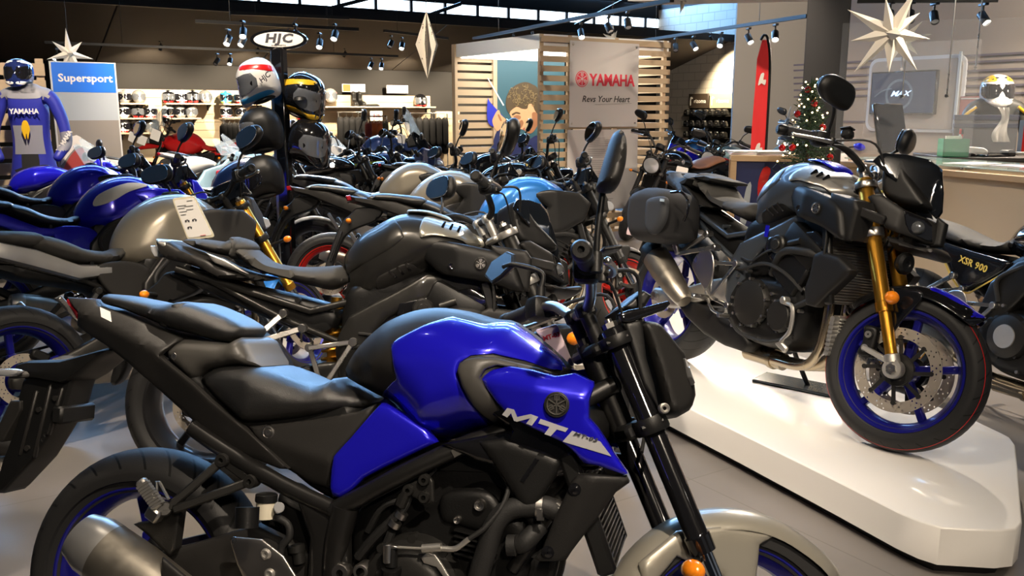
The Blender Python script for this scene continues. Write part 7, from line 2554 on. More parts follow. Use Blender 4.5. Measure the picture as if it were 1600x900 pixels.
# boots on the long shelf
for k, px in enumerate((553, 562)):
	p = on_shelfwall(px, 165, off=.2)
	t = thing('motorcycle_boot', ('left', 'right')[k] + ' boot of the black pair standing on the long shelf', 'boot', (p.x, p.y, p.z), (0, 0, R(-60 + 20 * k)), 'pair of boots on the long shelf')
	b = MB()
	b.puff([(-.07, .0), (-.06, .27), (.05, .27), (.06, .12), (.16, .07), (.17, 0), (.05, .0)], .05, .03)
	obj('boot_upper', b, M['black'], t, sharp=60)
	b = MB()
	b.puff([(-.075, -.012), (-.075, .015), (.175, .015), (.175, -.012)], .054, .006, base=.8, smooth=False)
	obj('sole', b, M['rubber'], t)
p = on_shelfwall(580, 166, off=.2)
t = thing('folded_gloves', 'flat dark pair of gloves lying on the long shelf beside the boots', 'gloves', (p.x, p.y, p.z), (0, 0, YAW))
b = MB()
b.puff([(-.15, 0), (-.14, .035), (.1, .05), (.17, .03), (.18, 0)], .07, .03)
obj('glove', b, M['black'], t, sharp=60)
# header sign boards above the long shelf
for (p0, p1, mcol, txt, lab, tcol) in (((535, 131), (571, 144), None, 'FIVE', 'small header board with orange left end above the long shelf', X['bink']), ((604, 133), (638, 146), None, 'MOVE', 'small beige header board with pale lettering above the long shelf', X['tan'])):
	a, c = on_shelfwall(*p0, off=.12), on_shelfwall(*p1, off=.12)
	L = (Vector((c.x, c.y, 0)) - Vector((a.x, a.y, 0))).length
	H = a.z - c.z
	t = thing('header_board', lab, 'sign', (a.x, a.y, c.z), (0, 0, YAW))
	b = MB()
	panel(b, Matrix(), 0, L, 0, H, 0, .03, .003)
	obj('board', b, X['wpaper'], t)
	if txt == 'FIVE':
		b = MB()
		panel(b, Matrix(), .01, L * .34, .01, H - .01, -.004, 0)
		obj('orange_field', b, X['orangep'], t)
	text_on('lettering', txt, Matrix.Translation((L * .66, -.004, H * .45)), H * .45, tcol, t, wide=1.1)
a = on_shelfwall(588, 181, off=.5)
t = thing('sale_sign', 'white sale sign with red figures standing above the orange clothes rail', 'sign', (a.x, a.y, a.z), (0, 0, YAW))
b = MB()
panel(b, Matrix(), -.14, .14, -.10, .10, 0, .006)
obj('sheet', b, X['wpaper'], t)
b = MB()
b.cyl((0, .0, -.2), (0, 0, -.1), .008, 8)
obj('stick', b, M['alu'], t)
text_on('lettering', '-50%', Matrix.Translation((0, -.002, 0)), .10, M['inkred'], t, bold=.002)

# clothes
def jacket(label, p, yaw, m, group, h=.75, w=.24):
	t = thing('jacket', label, 'jacket', p, (0, 0, yaw), group)
	b = MB()
	b.puff([(-.05, .0), (-.12, -.03), (-w, -.10), (-w - .03, -h * .75), (-w + .04, -h * .78), (-w + .07, -.3), (-w + .06, -h), (w - .06, -h), (w - .07, -.3), (w - .04, -h * .78), (w + .03, -h * .75), (w, -.10), (.12, -.03), (.05, .0), (0, -.03)], .07, .05, step=.05)
	obj('jacket_body', b, m, t, sharp=70)
	b = MB()
	b.tube([(-.17, 0, -.04), (0, 0, .02), (.17, 0, -.04)], .008, 6)
	b.tube([(0, 0, .02), (0, 0, .07), (.02, 0, .10), (.045, 0, .08)], .004, 6, smooth=4)
	obj('hanger', b, M['alu'], t)
	return t

def rail(label, p0, p1, z, off):
	a, c = on_shelfwall(*p0, off=off), on_shelfwall(*p1, off=off)
	t = thing('clothes_rail', label, 'clothes rail', (a.x, a.y, 0), (0, 0, YAW))
	L = (Vector((c.x, c.y, 0)) - Vector((a.x, a.y, 0))).length
	b = MB()
	b.tube([(0, 0, z), (L, 0, z)], .014, 8)
	obj('bar', b, M['alu'], t)
	for s in (0.02, L - .02):
		b = MB()
		b.tube([(s, 0, 0), (s, 0, z)], .014, 8)
		b.box((s, 0, .012), (.05, .5, .024), None, .005)
		obj('leg', b, M['alu'], t)
	return a, L

def clothes(label, rail_label, p0, p1, z, off, items, group):
	a, L = rail(rail_label, p0, p1, z, off)
	n = len(items)
	for k, (m, lab) in enumerate(items):
		s = L * (k + .5) / n
		q = Vector((a.x, a.y, z - .09)) + E1 * s
		jacket(lab, q, YAW + R(64), m, group)

clothes('', 'steel clothes rail with dark jackets under the helmet bay', (348, 200), (386, 200), 1.32, .8, [(X['cloth'], '%s dark jacket from the left on the rail under the helmet bay' % w) for w in ('first', 'second', 'third', 'fourth', 'fifth')], 'jackets under the helmet bay')
clothes('', 'steel clothes rail with long dark jackets left of the orange ones', (528, 196), (574, 196), 1.42, .5, [(X['cloth'], '%s long dark jacket from the left before the slatwall' % w) for w in ('first', 'second', 'third', 'fourth', 'fifth')], 'long dark jackets')
clothes('', 'steel clothes rail with orange, red and checked jackets', (572, 205), (606, 205), 1.34, 1.6, [(X['redcloth'], 'dark red jacket on the left of the bright clothes rail'), (X['orange'], 'bright orange jacket on the bright clothes rail'), (X['orange'], 'second orange jacket beside the checked one'), (X['tweed'], 'olive checked jacket on the right of the bright clothes rail')], 'bright jackets')
clothes('', 'steel clothes rail with black jackets left of the photo booth', (640, 190), (700, 190), 1.40, .6, [(X['cloth'], '%s black jacket from the left beside the photo booth' % w) for w in ('first', 'second', 'third', 'fourth', 'fifth', 'sixth')], 'black jackets by the booth')
# small slat board right of the long shelf
a, c = on_shelfwall(682, 174, off=.4), on_shelfwall(718, 174, off=.4)
t = thing('display_board', 'beige free-standing board left of the photo booth', 'display board', (a.x, a.y, 0), (0, 0, YAW))
b = MB()
L = (Vector((c.x, c.y, 0)) - Vector((a.x, a.y, 0))).length
for k in range(9):
	panel(b, Matrix(), 0, L, a.z * k / 9 + .005, a.z * (k + 1) / 9 - .005, 0, .04)
panel(b, Matrix(), 0, L, 0, a.z, .01, .05)
obj('board', b, X['shelfw'], t, sharp=20)

# white booth with photograph, slats and banner
def booth():
	A = Vector((.32, 10.2, 0))
	s_front, s_side, H = 1.92, 1.92, 2.27
	t = thing('slatted_booth', 'pale wooden slatted booth with a glowing ceiling in the middle of the hall', 'booth', A, (0, 0, YAW))
	# local: x along the front (E1), y = -E2 (to the back)
	def slats(q, x0, x1, y, n, z0, z1, ax='x', gap=.42):
		h = (z1 - z0) / n
		for k in range(n):
			a, c = z0 + h * k + h * gap * .5, z0 + h * (k + 1) - h * gap * .5
			if ax == 'x':
				panel(q, Matrix(), x0, x1, a, c, y, y + .03)
			else:
				q.box((y + .015, (x0 + x1) / 2, (a + c) / 2), (.03, x1 - x0, c - a))
	b = MB()
	slats(b, 0, s_front, 0, 21, .04, H, gap=.40)
	obj('front_slats', b, X['slat'], t, sharp=20)
	b = MB()
	for x in (.03, .42, 1.10, 1.86):
		panel(b, Matrix(), x - .025, x + .025, 0, H, .03, .07)
	obj('front_post', b, X['slat'], t)
	b = MB()
	slats(b, 0, .58, s_side, 21, .04, H - .02, gap=.30)
	panel(b, Matrix(), .56, .62, 0, H, s_side - .02, s_side + .04)
	panel(b, Matrix(), -.02, .02, 0, H, s_side - .02, s_side + .06)
	obj('back_slats', b, X['slat'], t, sharp=20)
	b = MB()
	slats(b, 0, s_side, s_front - .03, 21, .04, H, ax='y', gap=.40)
	obj('side_slats', b, X['slat'], t, sharp=20)
	b = MB()
	panel(b, Matrix(), 0, s_front, H - .16, H, .035, s_side)
	obj('canopy', b, mat('white_canopy', (.78, .78, .77), .5), t)
	b = MB()
	panel(b, Matrix(), .06, s_front - .06, H - .172, H - .16, .08, s_side - .04)
	obj('light_panel', b, X['glow'], t)
	b = MB()
	panel(b, Matrix(), 0, s_front, 0, .03, 0, s_side)
	obj('floor_plate', b, X['slat'], t)
	# photograph on the back wall
	ph = tag(empty('photo_print', (0, 0, 0)))
	ph.parent = t
	y0 = s_side - .02
	b = MB()
	panel(b, Matrix(), .62, 1.72, .35, H - .17, y0, y0 + .03)
	obj('print_sheet', b, X['tealp'], ph)
	Mt = (Matrix.Translation(A) @ Matrix.Rotation(YAW, 4, 'Z'))
	iv = Mt.inverted()

	def Z(pts, d):
		out = []
		for (px, py) in pts:
			c_ = iv @ Vector((0, 0, CAM_H))
			r_ = iv.to_3x3() @ ray(px, py)
			k = (y0 - d - c_.y) / r_.y
			q_ = c_ + r_ * k
			out.append((q_.x, q_.z))
		return out

	def cut(nm, pts, d, m, sm=True):
		V = Z(pts, d)
		q = MB()
		q.puff(V, .0006, .001, lat=y0 - d, base=1.0, smooth=sm, step=.02)
		return obj(nm, q, m, ph)
	f = lambda L: [(600 + x / 2.423, 56 + y / 2.423) for x, y in L]
	cut('print_stripe', f([(393, 240), (405, 255), (470, 330), (450, 350), (395, 330)]), .002, X['pblue'])
	cut('print_line', f([(391, 160), (395, 160), (455, 262), (451, 265)]), .002, X['wpaper'], False)
	cut('print_jacket', f([(395, 440), (430, 395), (470, 388), (510, 368), (545, 392), (583, 380), (583, 470), (395, 470)]), .0025, X['denim'])
	cut('print_neck', f([(432, 392), (478, 345), (508, 345), (503, 376), (468, 402)]), .003, X['skin'])
	cut('print_face', f([(474, 290), (478, 275), (500, 262), (530, 268), (548, 252), (566, 258), (580, 290), (582, 332), (568, 360), (553, 370), (541, 364), (528, 356), (515, 352), (505, 345), (494, 330), (484, 312)]), .0035, X['skin'])
	cut('print_beard', f([(562, 290), (580, 295), (582, 332), (568, 360), (553, 370), (541, 364), (546, 350), (556, 335), (560, 312)]), .004, X['skind'])
	cut('print_brow', f([(484, 296), (500, 288), (516, 292), (514, 297), (500, 295), (488, 302)]), .0042, X['hair2'])
	cut('print_eye_shade', f([(490, 306), (504, 300), (518, 305), (514, 316), (498, 316)]), .004, X['skind'])
	cut('print_nose_shade', f([(506, 340), (512, 326), (522, 318), (528, 330), (522, 345), (514, 350)]), .004, X['skind'])
	cut('print_mouth', f([(526, 352), (538, 344), (548, 346), (540, 354), (532, 358)]), .0043, mat('printed_lip', (.36, .09, .06), .5))
	cut('print_hair', f([(462, 268), (464, 232), (480, 202), (506, 183), (535, 175), (562, 184), (582, 204), (583, 292), (572, 284), (562, 262), (550, 258), (541, 276), (522, 276), (502, 269), (480, 284), (474, 295)]), .0038, X['hair2'])
	cut('print_ear', f([(546, 262), (560, 258), (567, 275), (562, 292), (552, 295), (546, 280)]), .0044, X['skin'])
	q = MB()
	rnd = random.Random(3)
	for k in range(70):
		px, py = rnd.uniform(468, 578), rnd.uniform(186, 262)
		if (px - 525) ** 2 / 3200 + (py - 228) ** 2 / 2200 > 1:
			continue
		V = Z(f([(px, py)]), .0045)[0]
		a0 = rnd.uniform(0, 6)
		q.tube([(V[0] + .020 * math.cos(a0 + j * .8), y0 - .0045, V[1] + .020 * math.sin(a0 + j * .8)) for j in range(5)], .005, 5)
	obj('print_curl', q, X['hair'], ph)
	cut('print_hand', f([(410, 322), (416, 305), (428, 284), (436, 282), (441, 296), (450, 306), (464, 318), (472, 332), (446, 347), (430, 360), (417, 346)]), .0046, X['skin'])
	cut('print_finger_shade', f([(430, 300), (436, 298), (446, 320), (440, 322)]), .005, X['skind'])
	cut('print_collar', f([(415, 395), (440, 340), (472, 330), (470, 352), (448, 385), (425, 420)]), .0042, X['denim'])
	return A

BA = booth()

def banner():
	# two white boards on the booth's front
	n = E2

	def on_front(px, py, off):
		return on_plane_px(px, py, BA + E2 * off, E2)
	for (x0, y0, x1, y1, nm, lab) in ((891, 63, 999, 199, 'banner', 'white banner with red maker lettering pinned on the booth front'), (887, 203, 997, 331, 'info_board', 'tall white info board with small print on the booth front, below the banner')):
		a, c = on_front(x0, y0, .05), on_front(x1, y0, .05)
		bt = on_front(x0, y1, .05)
		L = (Vector((c.x, c.y, 0)) - Vector((a.x, a.y, 0))).length
		t = thing(nm, lab, 'banner' if nm == 'banner' else 'info board', (a.x, a.y, bt.z), (0, 0, YAW))
		H = a.z - bt.z
		b = MB()
		panel(b, Matrix(), 0, L, 0, H, 0, .006)
		obj('sheet', b, X['banner'], t)
		if nm == 'banner':
			for (x, z) in ((.04, H - .04), (L - .04, H - .04), (.04, .04), (L - .04, .04)):
				b = MB()
				b.cyl((x, -.008, z), (x, 0, z), .014, 12)
				obj('pin', b, M['alu'], t)
			text_on('lettering', 'YAMAHA', Matrix.Translation((L * .61, -.002, H * .55)), H * .19, X['bred'], t, bold=.006, wide=1.0 * L / 1.05 * .92)
			b = MB()
			cxx, czz, r = L * .17, H * .565, H * .095
			b.lathe([(.001, .003), (r, .003), (r, 0)], (cxx, 0, czz), (0, -1, 0), 32)
			em = obj('emblem', b, X['bred'], t)
			b = MB()
			for k in range(6):
				an = PI / 2 + k * PI / 3
				d = Vector((math.cos(an), 0, math.sin(an)))
				b.bar(Vector((cxx, -.004, czz)), Vector((cxx, -.004, czz)) + d * r * .75, r * .08, .002, (0, 1, 0))
				if k % 2 == 0:
					nn = Vector((-d.z, 0, d.x))
					for s in (-1, 1):
						b.bar(Vector((cxx, -.004, czz)) + d * r * .35 + nn * s * r * .15, Vector((cxx, -.004, czz)) + d * r * .78 + nn * s * r * .15, r * .07, .002, (0, 1, 0))
			b.lathe([(r * .82, .0035), (r * .86, .0045), (r * .9, .0035)], (cxx, 0, czz), (0, -1, 0), 32)
			obj('emblem_relief', b, X['banner'], em)
			text_on('lettering', 'Revs Your Heart', Matrix.Translation((L * .52, -.002, H * .33)), H * .105, X['bink'], t, shear=.25, wide=1.02, bold=.001)
			b = MB()
			b.bar((L * .36, -.003, H * .265), (L * .90, -.003, H * .285), .002, .006, (0, 1, 0))
			obj('underline', b, X['bink'], t)
		else:
			b = MB()
			rnd = random.Random(5)
			z = H - .10
			while z > .08:
				for j in range(rnd.choice((3, 4, 5))):
					if z < .08:
						break
					w_ = L * rnd.uniform(.34, .42) if j else L * .24
					b.box((L * .28 + w_ / 2, -.001, z), (w_, .001, .0055))
					z -= .022
				z -= .02
			obj('printed_line', b, mat('grey_print_ink', (.22, .21, .21), .6), t)

banner()

# left: sign board, slat wall, racing suit
def left_stage():
	y = 9.0
	a = at_y(79, 97, y)
	m_o = Vector((a.x, y, 0))
	t = thing('sign_board', 'tall printed board with blue field reading Supersport above a road picture', 'sign board', m_o, (0, 0, YAW))
	c = on_plane_px(178, 100, m_o, E2)
	L = (Vector((c.x, c.y, 0)) - m_o).length
	H = a.z
	b = MB()
	panel(b, Matrix(), -.015, L + .015, 0, H + .01, .0, .04)
	obj('board', b, mat('pale_board_edge', (.55, .55, .55), .5), t)
	b = MB()
	panel(b, Matrix(), 0, L, H - .285, H, -.004, 0)
	obj('blue_field', b, X['signblue'], t)
	b = MB()
	panel(b, Matrix(), 0, L, H - .56, H - .287, -.003, 0)
	obj('print_sky', b, X['sky'], t)
	b = MB()
	panel(b, Matrix(), 0, L, 0, H - .56, -.003, 0)
	obj('print_road', b, X['road'], t)
	for (pts, m, nm) in (([(.0, .55), (0, .80), (.12, 1.02), (.25, 1.06), (.42, .85), (.52, .62), (.45, .50)], X['printred'], 'print_red_shape'), ([(0, .90), (.10, 1.14), (.2, 1.18), (.46, .90), (.44, .86), (.2, 1.08), (.12, 1.04)], X['wpaper'], 'print_white_shape')):
		q = MB()
		q.puff(pts, .0006, .001, lat=-.0042, base=1.0, step=.04)
		obj(nm, q, m, t)
	text_on('lettering', 'Supersport', Matrix.Translation((L * .52, -.005, H - .15)), .105, X['wpaper'], t, bold=.0025, wide=1.05)
	# slat wall to its left
	t = thing('slat_screen', 'pale wooden slat screen behind the racing suit at the left edge', 'slat screen', m_o - E1 * .06 + E2 * .02, (0, 0, YAW))
	b = MB()
	for k in range(12):
		panel(b, Matrix(), -1.0, 0, .03 + k * .158, .03 + k * .158 + .115, .0, .03)
	obj('slats', b, X['slat'], t, sharp=20)
	for x in (-.04, -.9):
		b = MB()
		panel(b, Matrix(), x - .035, x + .035, 0, 1.93, .03, .07)
		obj('post', b, X['slat'], t)

left_stage()

def skin_body(name, pts, edges, m, parent, sub=2):
	me = bpy.data.meshes.new(name + '_cage')
	me.from_pydata([p[0] for p in pts], edges, [])
	o = bpy.data.objects.new(name, me)
	C.objects.link(o)
	sk_ = o.modifiers.new('skin', 'SKIN')
	sk_.use_smooth_shade = True
	lay = me.skin_vertices[0].data
	for i, p in enumerate(pts):
		r = p[1]
		lay[i].radius = r if isinstance(r, tuple) else (r, r)
	lay[0].use_root = True
	su = o.modifiers.new('sub', 'SUBSURF')
	su.levels = su.render_levels = sub
	dg = bpy.context.evaluated_depsgraph_get()
	me2 = bpy.data.meshes.new_from_object(o.evaluated_get(dg))
	bpy.data.objects.remove(o)
	bpy.data.meshes.remove(me)
	return link(name, me2, m, parent)

def racing_suit():
	y = 8.2
	c = at_y(48, 200, y)
	t = thing('racing_suit_mannequin', 'blue leather racing suit with white lettering on a standing mannequin', 'mannequin', (c.x, y, 0), (0, 0, R(12)))
	t.scale = (1, 1, 1.08)
	pts = [((0, 0, .92), (.17, .12)), ((0, 0, 1.10), (.155, .105)), ((0, -.01, 1.32), (.20, .12)), ((0, 0, 1.46), (.15, .09)), ((0, 0, 1.55), (.065, .065)),
		   ((-.20, 0, 1.44), .070), ((-.28, -.02, 1.24), .054), ((-.31, -.05, 1.06), .047), ((-.22, -.16, .92), .04),
		   ((.20, 0, 1.44), .070), ((.28, -.02, 1.24), .054), ((.31, -.05, 1.06), .047), ((.22, -.16, .92), .04),
		   ((-.11, 0, .80), .115), ((-.13, -.01, .48), .085), ((-.14, .01, .14), .065),
		   ((.11, 0, .80), .115), ((.13, -.01, .48), .085), ((.14, .01, .14), .065)]
	ed = [(0, 1), (1, 2), (2, 3), (3, 4), (3, 5), (5, 6), (6, 7), (7, 8), (3, 9), (9, 10), (10, 11), (11, 12), (0, 13), (13, 14), (14, 15), (0, 16), (16, 17), (17, 18)]
	body = skin_body('suit_body', pts, ed, X['suitblue'], t)
	# grey panels hugging the suit: chest wedge, arms, thighs
	bm = bmesh.new()
	bm.from_mesh(body.data)
	bm.normal_update()

	def hug(nm, pred, m, off=.004):
		q = MB()
		idx = {}
		for f in bm.faces:
			cc = f.calc_center_median()
			if f.normal.y < .5 and pred(cc.x, cc.y, cc.z):
				ids = []
				for v in f.verts:
					if v.index not in idx:
						idx[v.index] = len(q.v)
						q.v.append(tuple(v.co + v.normal * off))
					ids.append(idx[v.index])
				q.f.append(tuple(ids))
		return obj(nm, q, m, body, sharp=0)
	hug('grey_panel', lambda x, y, z: 1.0 < z < 1.2 and abs(x) < .12, X['suitgrey'])
	hug('grey_panel', lambda x, y, z: z > 1.43 and abs(x) < .2, X['suitgrey'])
	hug('grey_panel', lambda x, y, z: abs(x) > .24 and 1.0 < z < 1.15, X['suitgrey'])
	hug('black_panel', lambda x, y, z: .78 < z < .95 and abs(x) < .1, M['rubber'])
	hug('black_panel', lambda x, y, z: z > 1.48 and abs(x) < .08, M['rubber'])
	hug('grey_panel', lambda x, y, z: .3 < z < .7 and abs(abs(x) - .13) < .035, X['suitgrey'])
	bm.free()
	tx = text_on('lettering', 'YAMAHA', Matrix.Translation((0, -.145, 1.32)), .058, X['wpaper'], t, bold=.002)
	for sd in (-1, 1):
		text_on('lettering', 'YAMAHA', Matrix.Translation((sd * .30, -.115, 1.08)) @ Matrix.Rotation(R(-sd * 62 if sd < 0 else -62 + 8), 4, 'Y'), .05, X['wpaper'], t, bold=.002)
	b = MB()
	b.puff([(-.045, 0), (-.05, .03), (-.03, .10), (0, .12), (.03, .10), (.05, .03), (.045, 0), (.02, -.08), (.01, -.08), (0, -.02), (-.01, -.08), (-.02, -.08)], .002, .002, lat=-.168, base=.8, step=.02)
	tg = obj('yellow_tag', b, M['yellow'], t)
	tg.matrix_basis = Matrix.Translation((0, .02, 1.16)) @ Matrix.Diagonal((.7, 1, .75, 1))
	for sd in (-1, 1):
		b = MB()
		b.puff([(-.05, 0), (-.05, .10), (.05, .10), (.06, .04), (.16, .03), (.16, 0)], .048, .03)
		o = obj('boot', b, M['gloss'], t, sharp=60)
		o.matrix_basis = Matrix.Translation((sd * .14, .02, 0)) @ Matrix.Rotation(R(-90 + sd * 12), 4, 'Z')
	b = MB()
	b.lathe([(.001, 0), (.24, 0), (.24, .012), (.02, .02), (.02, .1), (.001, .1)], (0, .05, 0), (0, 0, 1), 28)
	obj('stand_base', b, M['dmetal'], t)
	hc = at_y(39, 119, y - .05)
	helmet('chrome blue helmet on top of the racing-suit mannequin', (c.x - .04, y - .03, 1.76), -80, 4, 0, 'chromeblue', 'visor_dark', 'white', 'white', s=.93)

M['chromeblue'] = mat('chrome_blue_paint', (.06, .10, .42), .12, metal=.8, coat=.8)
racing_suit()

# right: rack on the brick wall, flag, tree, display table
def rizoma():
	o = cor + E2 * 1.2 - E1 * .35
	a = on_plane_px(1078, 150, cor - E1 * .3, E1)
	c = on_plane_px(1146, 150, cor - E1 * .3, E1)
	L = (Vector((c.x, c.y, 0)) - Vector((a.x, a.y, 0))).length
	t = thing('parts_display_rack', 'dark rack with mirrors and small parts against the white brick wall', 'display rack', (a.x, a.y, 0), (0, 0, YAW - PI / 2))
	b = MB()
	panel(b, Matrix(), 0, L, 0, a.z - .0, 0, .05)
	obj('rack_board', b, M['black'], t)
	for k, (s0, s1) in enumerate(((.0, .46), (.5, 1.0))):
		b = MB()
		panel(b, Matrix(), L * s0, L * s1, a.z - .30, a.z + .05, -.04, 0, .004)
		hd = obj('rack_header', b, mat('dark_brown_header', (.035, .025, .018), .5) if k == 0 else X['tan'], t)
		text_on('lettering', 'rizoma', Matrix.Translation((L * (s0 + s1) / 2 + .06, -.042, a.z - .13)), .14, X['wpaper'], t, wide=1.05)
		b = MB()
		b.puff([(0, .09), (0, -.09), (.03, -.09), (.03, .04), (.09, .06), (.06, .10)], .002, .002, lat=0, base=.9, step=.03)
		q = obj('logo', b, X['wpaper'], t)
		q.matrix_basis = Matrix.Translation((L * s0 + .06, -.043, a.z - .13))
	for r in range(5):
		b = MB()
		z = a.z - .48 - r * .26
		panel(b, Matrix(), 0, L, z - .015, z, -.22, 0)
		obj('rack_shelf', b, M['black'], t)
	k = 0
	for r in range(5):
		z = a.z - .48 - r * .26
		for j in range(7):
			k += 1
			p = Matrix.Translation((a.x, a.y, 0)) @ Matrix.Rotation(YAW - PI / 2, 4, 'Z') @ Vector((L * (j + .5) / 7, -.16, z + .0))
			tt = thing('parts_case', 'black parts case, %s from the left in the %s row of the rack' % (('first', 'second', 'third', 'fourth', 'fifth', 'sixth', 'seventh')[j], ('top', 'second', 'third', 'fourth', 'bottom')[r]), 'case', p, (0, 0, YAW - PI / 2 + (j % 3 - 1) * .15), 'cases on the parts rack')
			key = 'pcase'
			if key not in CACHE:
				b = MB()
				b.puff([(-.08, .0), (-.085, .08), (-.05, .15), (.05, .15), (.085, .08), (.08, 0)], .07, .03)
				CACHE[key] = b.mesh('case_body', 60)
				b = MB()
				b.box((0, -.072, .08), (.05, .006, .03), None, .002)
				CACHE[key + 'l'] = b.mesh('case_badge', 30)
			q = link('case_body', CACHE[key], M['gloss'] if (j + r) % 2 else M['black'], tt)
			link('case_badge', CACHE[key + 'l'], M['alu'], tt)

rizoma()

def flag():
	y = 8.6
	c = at_y(1176, 292, y)
	top = at_y(1184, 57, y)
	t = thing('feather_flag', 'tall narrow red feather flag on a black pole beside the Christmas tree', 'flag', (c.x, y, 0), (0, 0, R(-8)))
	b = MB()
	H = top.z
	b.tube([(.10, 0, 0), (.105, 0, H * .6), (.10, 0, H * .88), (.07, 0, H * .985), (.035, 0, H * 1.005), (.005, 0, H * .985)], .012, 8, smooth=6)
	b.lathe([(.001, .03), (.13, .015), (.14, 0), (.001, 0)], (.10, 0, 0), (0, 0, 1), 24)
	obj('pole', b, M['black'], t)
	b = MB()
	n = 30
	for k in range(n + 1):
		f = k / n
		z = .35 + (H * .985 - .35) * f
		xr = .098 if z < H * .86 else lerp(z, [H * .86, H * .97, H * .99], [.098, .075, .05])
		xl = lerp(f, [0, .5, .9, 1], [-.055, -.035, -.02, .02])
		for j in range(6):
			u = j / 5
			b.v.append((xl + (xr - xl) * u, .012 * math.sin(f * 14 + u * 4) * (1 - u), z))
	for k in range(n):
		for j in range(5):
			a = k * 6 + j
			b.f.append((a, a + 1, a + 7, a + 6))
	obj('flag_cloth', b, X['flag'], t, sharp=0)
	for z0, L_ in ((H * .79, .10), (H * .50, .07), (H * .40, .06)):
		b = MB()
		b.puff([(.0, 0), (.02, L_), (.05, L_ * 1.1), (.045, L_ * .5), (.07, L_ * .55), (.06, 0), (.03, .02)], .001, .001, lat=-.016, base=.9, step=.02)
		o = obj('printed_mark', b, X['wpaper'], t)
		o.matrix_basis = Matrix.Translation((0, 0, z0))

flag()

def tree():
	y = 6.6
	top = at_y(1276, 121, y)
	H = top.z
	t = thing('christmas_tree', 'small lit Christmas tree with red baubles in front of the charcoal column', 'Christmas tree', (at_y(1258, 300, y).x, y, 0))
	b = MB()
	b.cyl((0, 0, 0), (.0, 0, H * .97), .03, 10, .006)
	b.lathe([(.001, 0), (.13, 0), (.15, .16), (.14, .17), (.001, .15)], (0, 0, 0), (0, 0, 1), 20)
	obj('trunk', b, mat('brown_bark', (.06, .035, .02), .8), t)
	rnd = random.Random(11)
	b = MB()
	tips = []
	nb = 300
	for k in range(nb):
		f = (k + .5) / nb
		z = .25 + (H - .30) * f
		rad = (.36 * (1 - f) ** .85 + .035) * rnd.uniform(.75, 1.1)
		a = k * 2.39996
		d = Vector((math.cos(a), math.sin(a), 0))
		p0 = Vector((0, 0, z))
		p1 = p0 + d * rad + Vector((0, 0, -.10 * rad + .03))
		tips.append((p1, f))
		# a twig with needles
		b.tube([p0, p1], .004, 4, caps=False)
		n = int(8 + rad * 60)
		for j in range(n):
			u = .12 + .88 * (j + .5) / n
			q = p0 + (p1 - p0) * u
			a2 = rnd.uniform(0, 2 * PI)
			s = rnd.uniform(.035, .06)
			side = d.cross(UP) * math.cos(a2) + UP * math.sin(a2)
			tip = q + d * s * .6 + side * s * .8
			wv = d.cross(side).normalized() * .004
			o = len(b.v)
			b.v += [tuple(q - wv), tuple(q + wv), tuple(tip)]
			b.f.append((o, o + 1, o + 2))
	obj('foliage', b, X['leaf'], t, sharp=0)
	# string of lights as one part, baubles as separate things hanging on the tree
	b = MB()
	pts = []
	for k in range(0, nb, 2):
		p, f = tips[k]
		q = Vector((p.x * .96, p.y * .96, p.z + rnd.uniform(-.03, .03)))
		b.sphere(q, .0065, (1, 1, 1), 6, 4)
	lt = obj('fairy_light', b, X['bulb'], t)
	lt['kind'] = 'stuff'
	base = Vector((at_y(1258, 300, y).x, y, 0))
	for k, (px, py) in enumerate(((1262, 140), (1269, 162), (1246, 178), (1281, 199), (1269, 220), (1235, 230), (1222, 231), (1258, 265), (1293, 245))):
		p = at_y(px, py, y)
		zz = p.z
		rad = .36 * (1 - max(0, (zz - .25) / (H - .3))) ** .85
		dx = p.x - base.x
		dy = -math.sqrt(max(0, rad * rad - dx * dx)) * .9
		t2 = thing('bauble', 'red glossy bauble, %s counted from the top of the Christmas tree' % ('first', 'second', 'third', 'fourth', 'fifth', 'sixth', 'seventh', 'ninth', 'eighth')[k], 'bauble', (p.x, y + dy, zz), group='baubles on the Christmas tree')
		q = MB()
		q.sphere((0, 0, 0), .026, (1, 1, 1), 16, 12)
		obj('ball', q, X['bauble'], t2)
		q = MB()
		q.cyl((0, 0, .024), (0, 0, .034), .006, 8)
		obj('cap', q, M['gold'], t2)

tree()

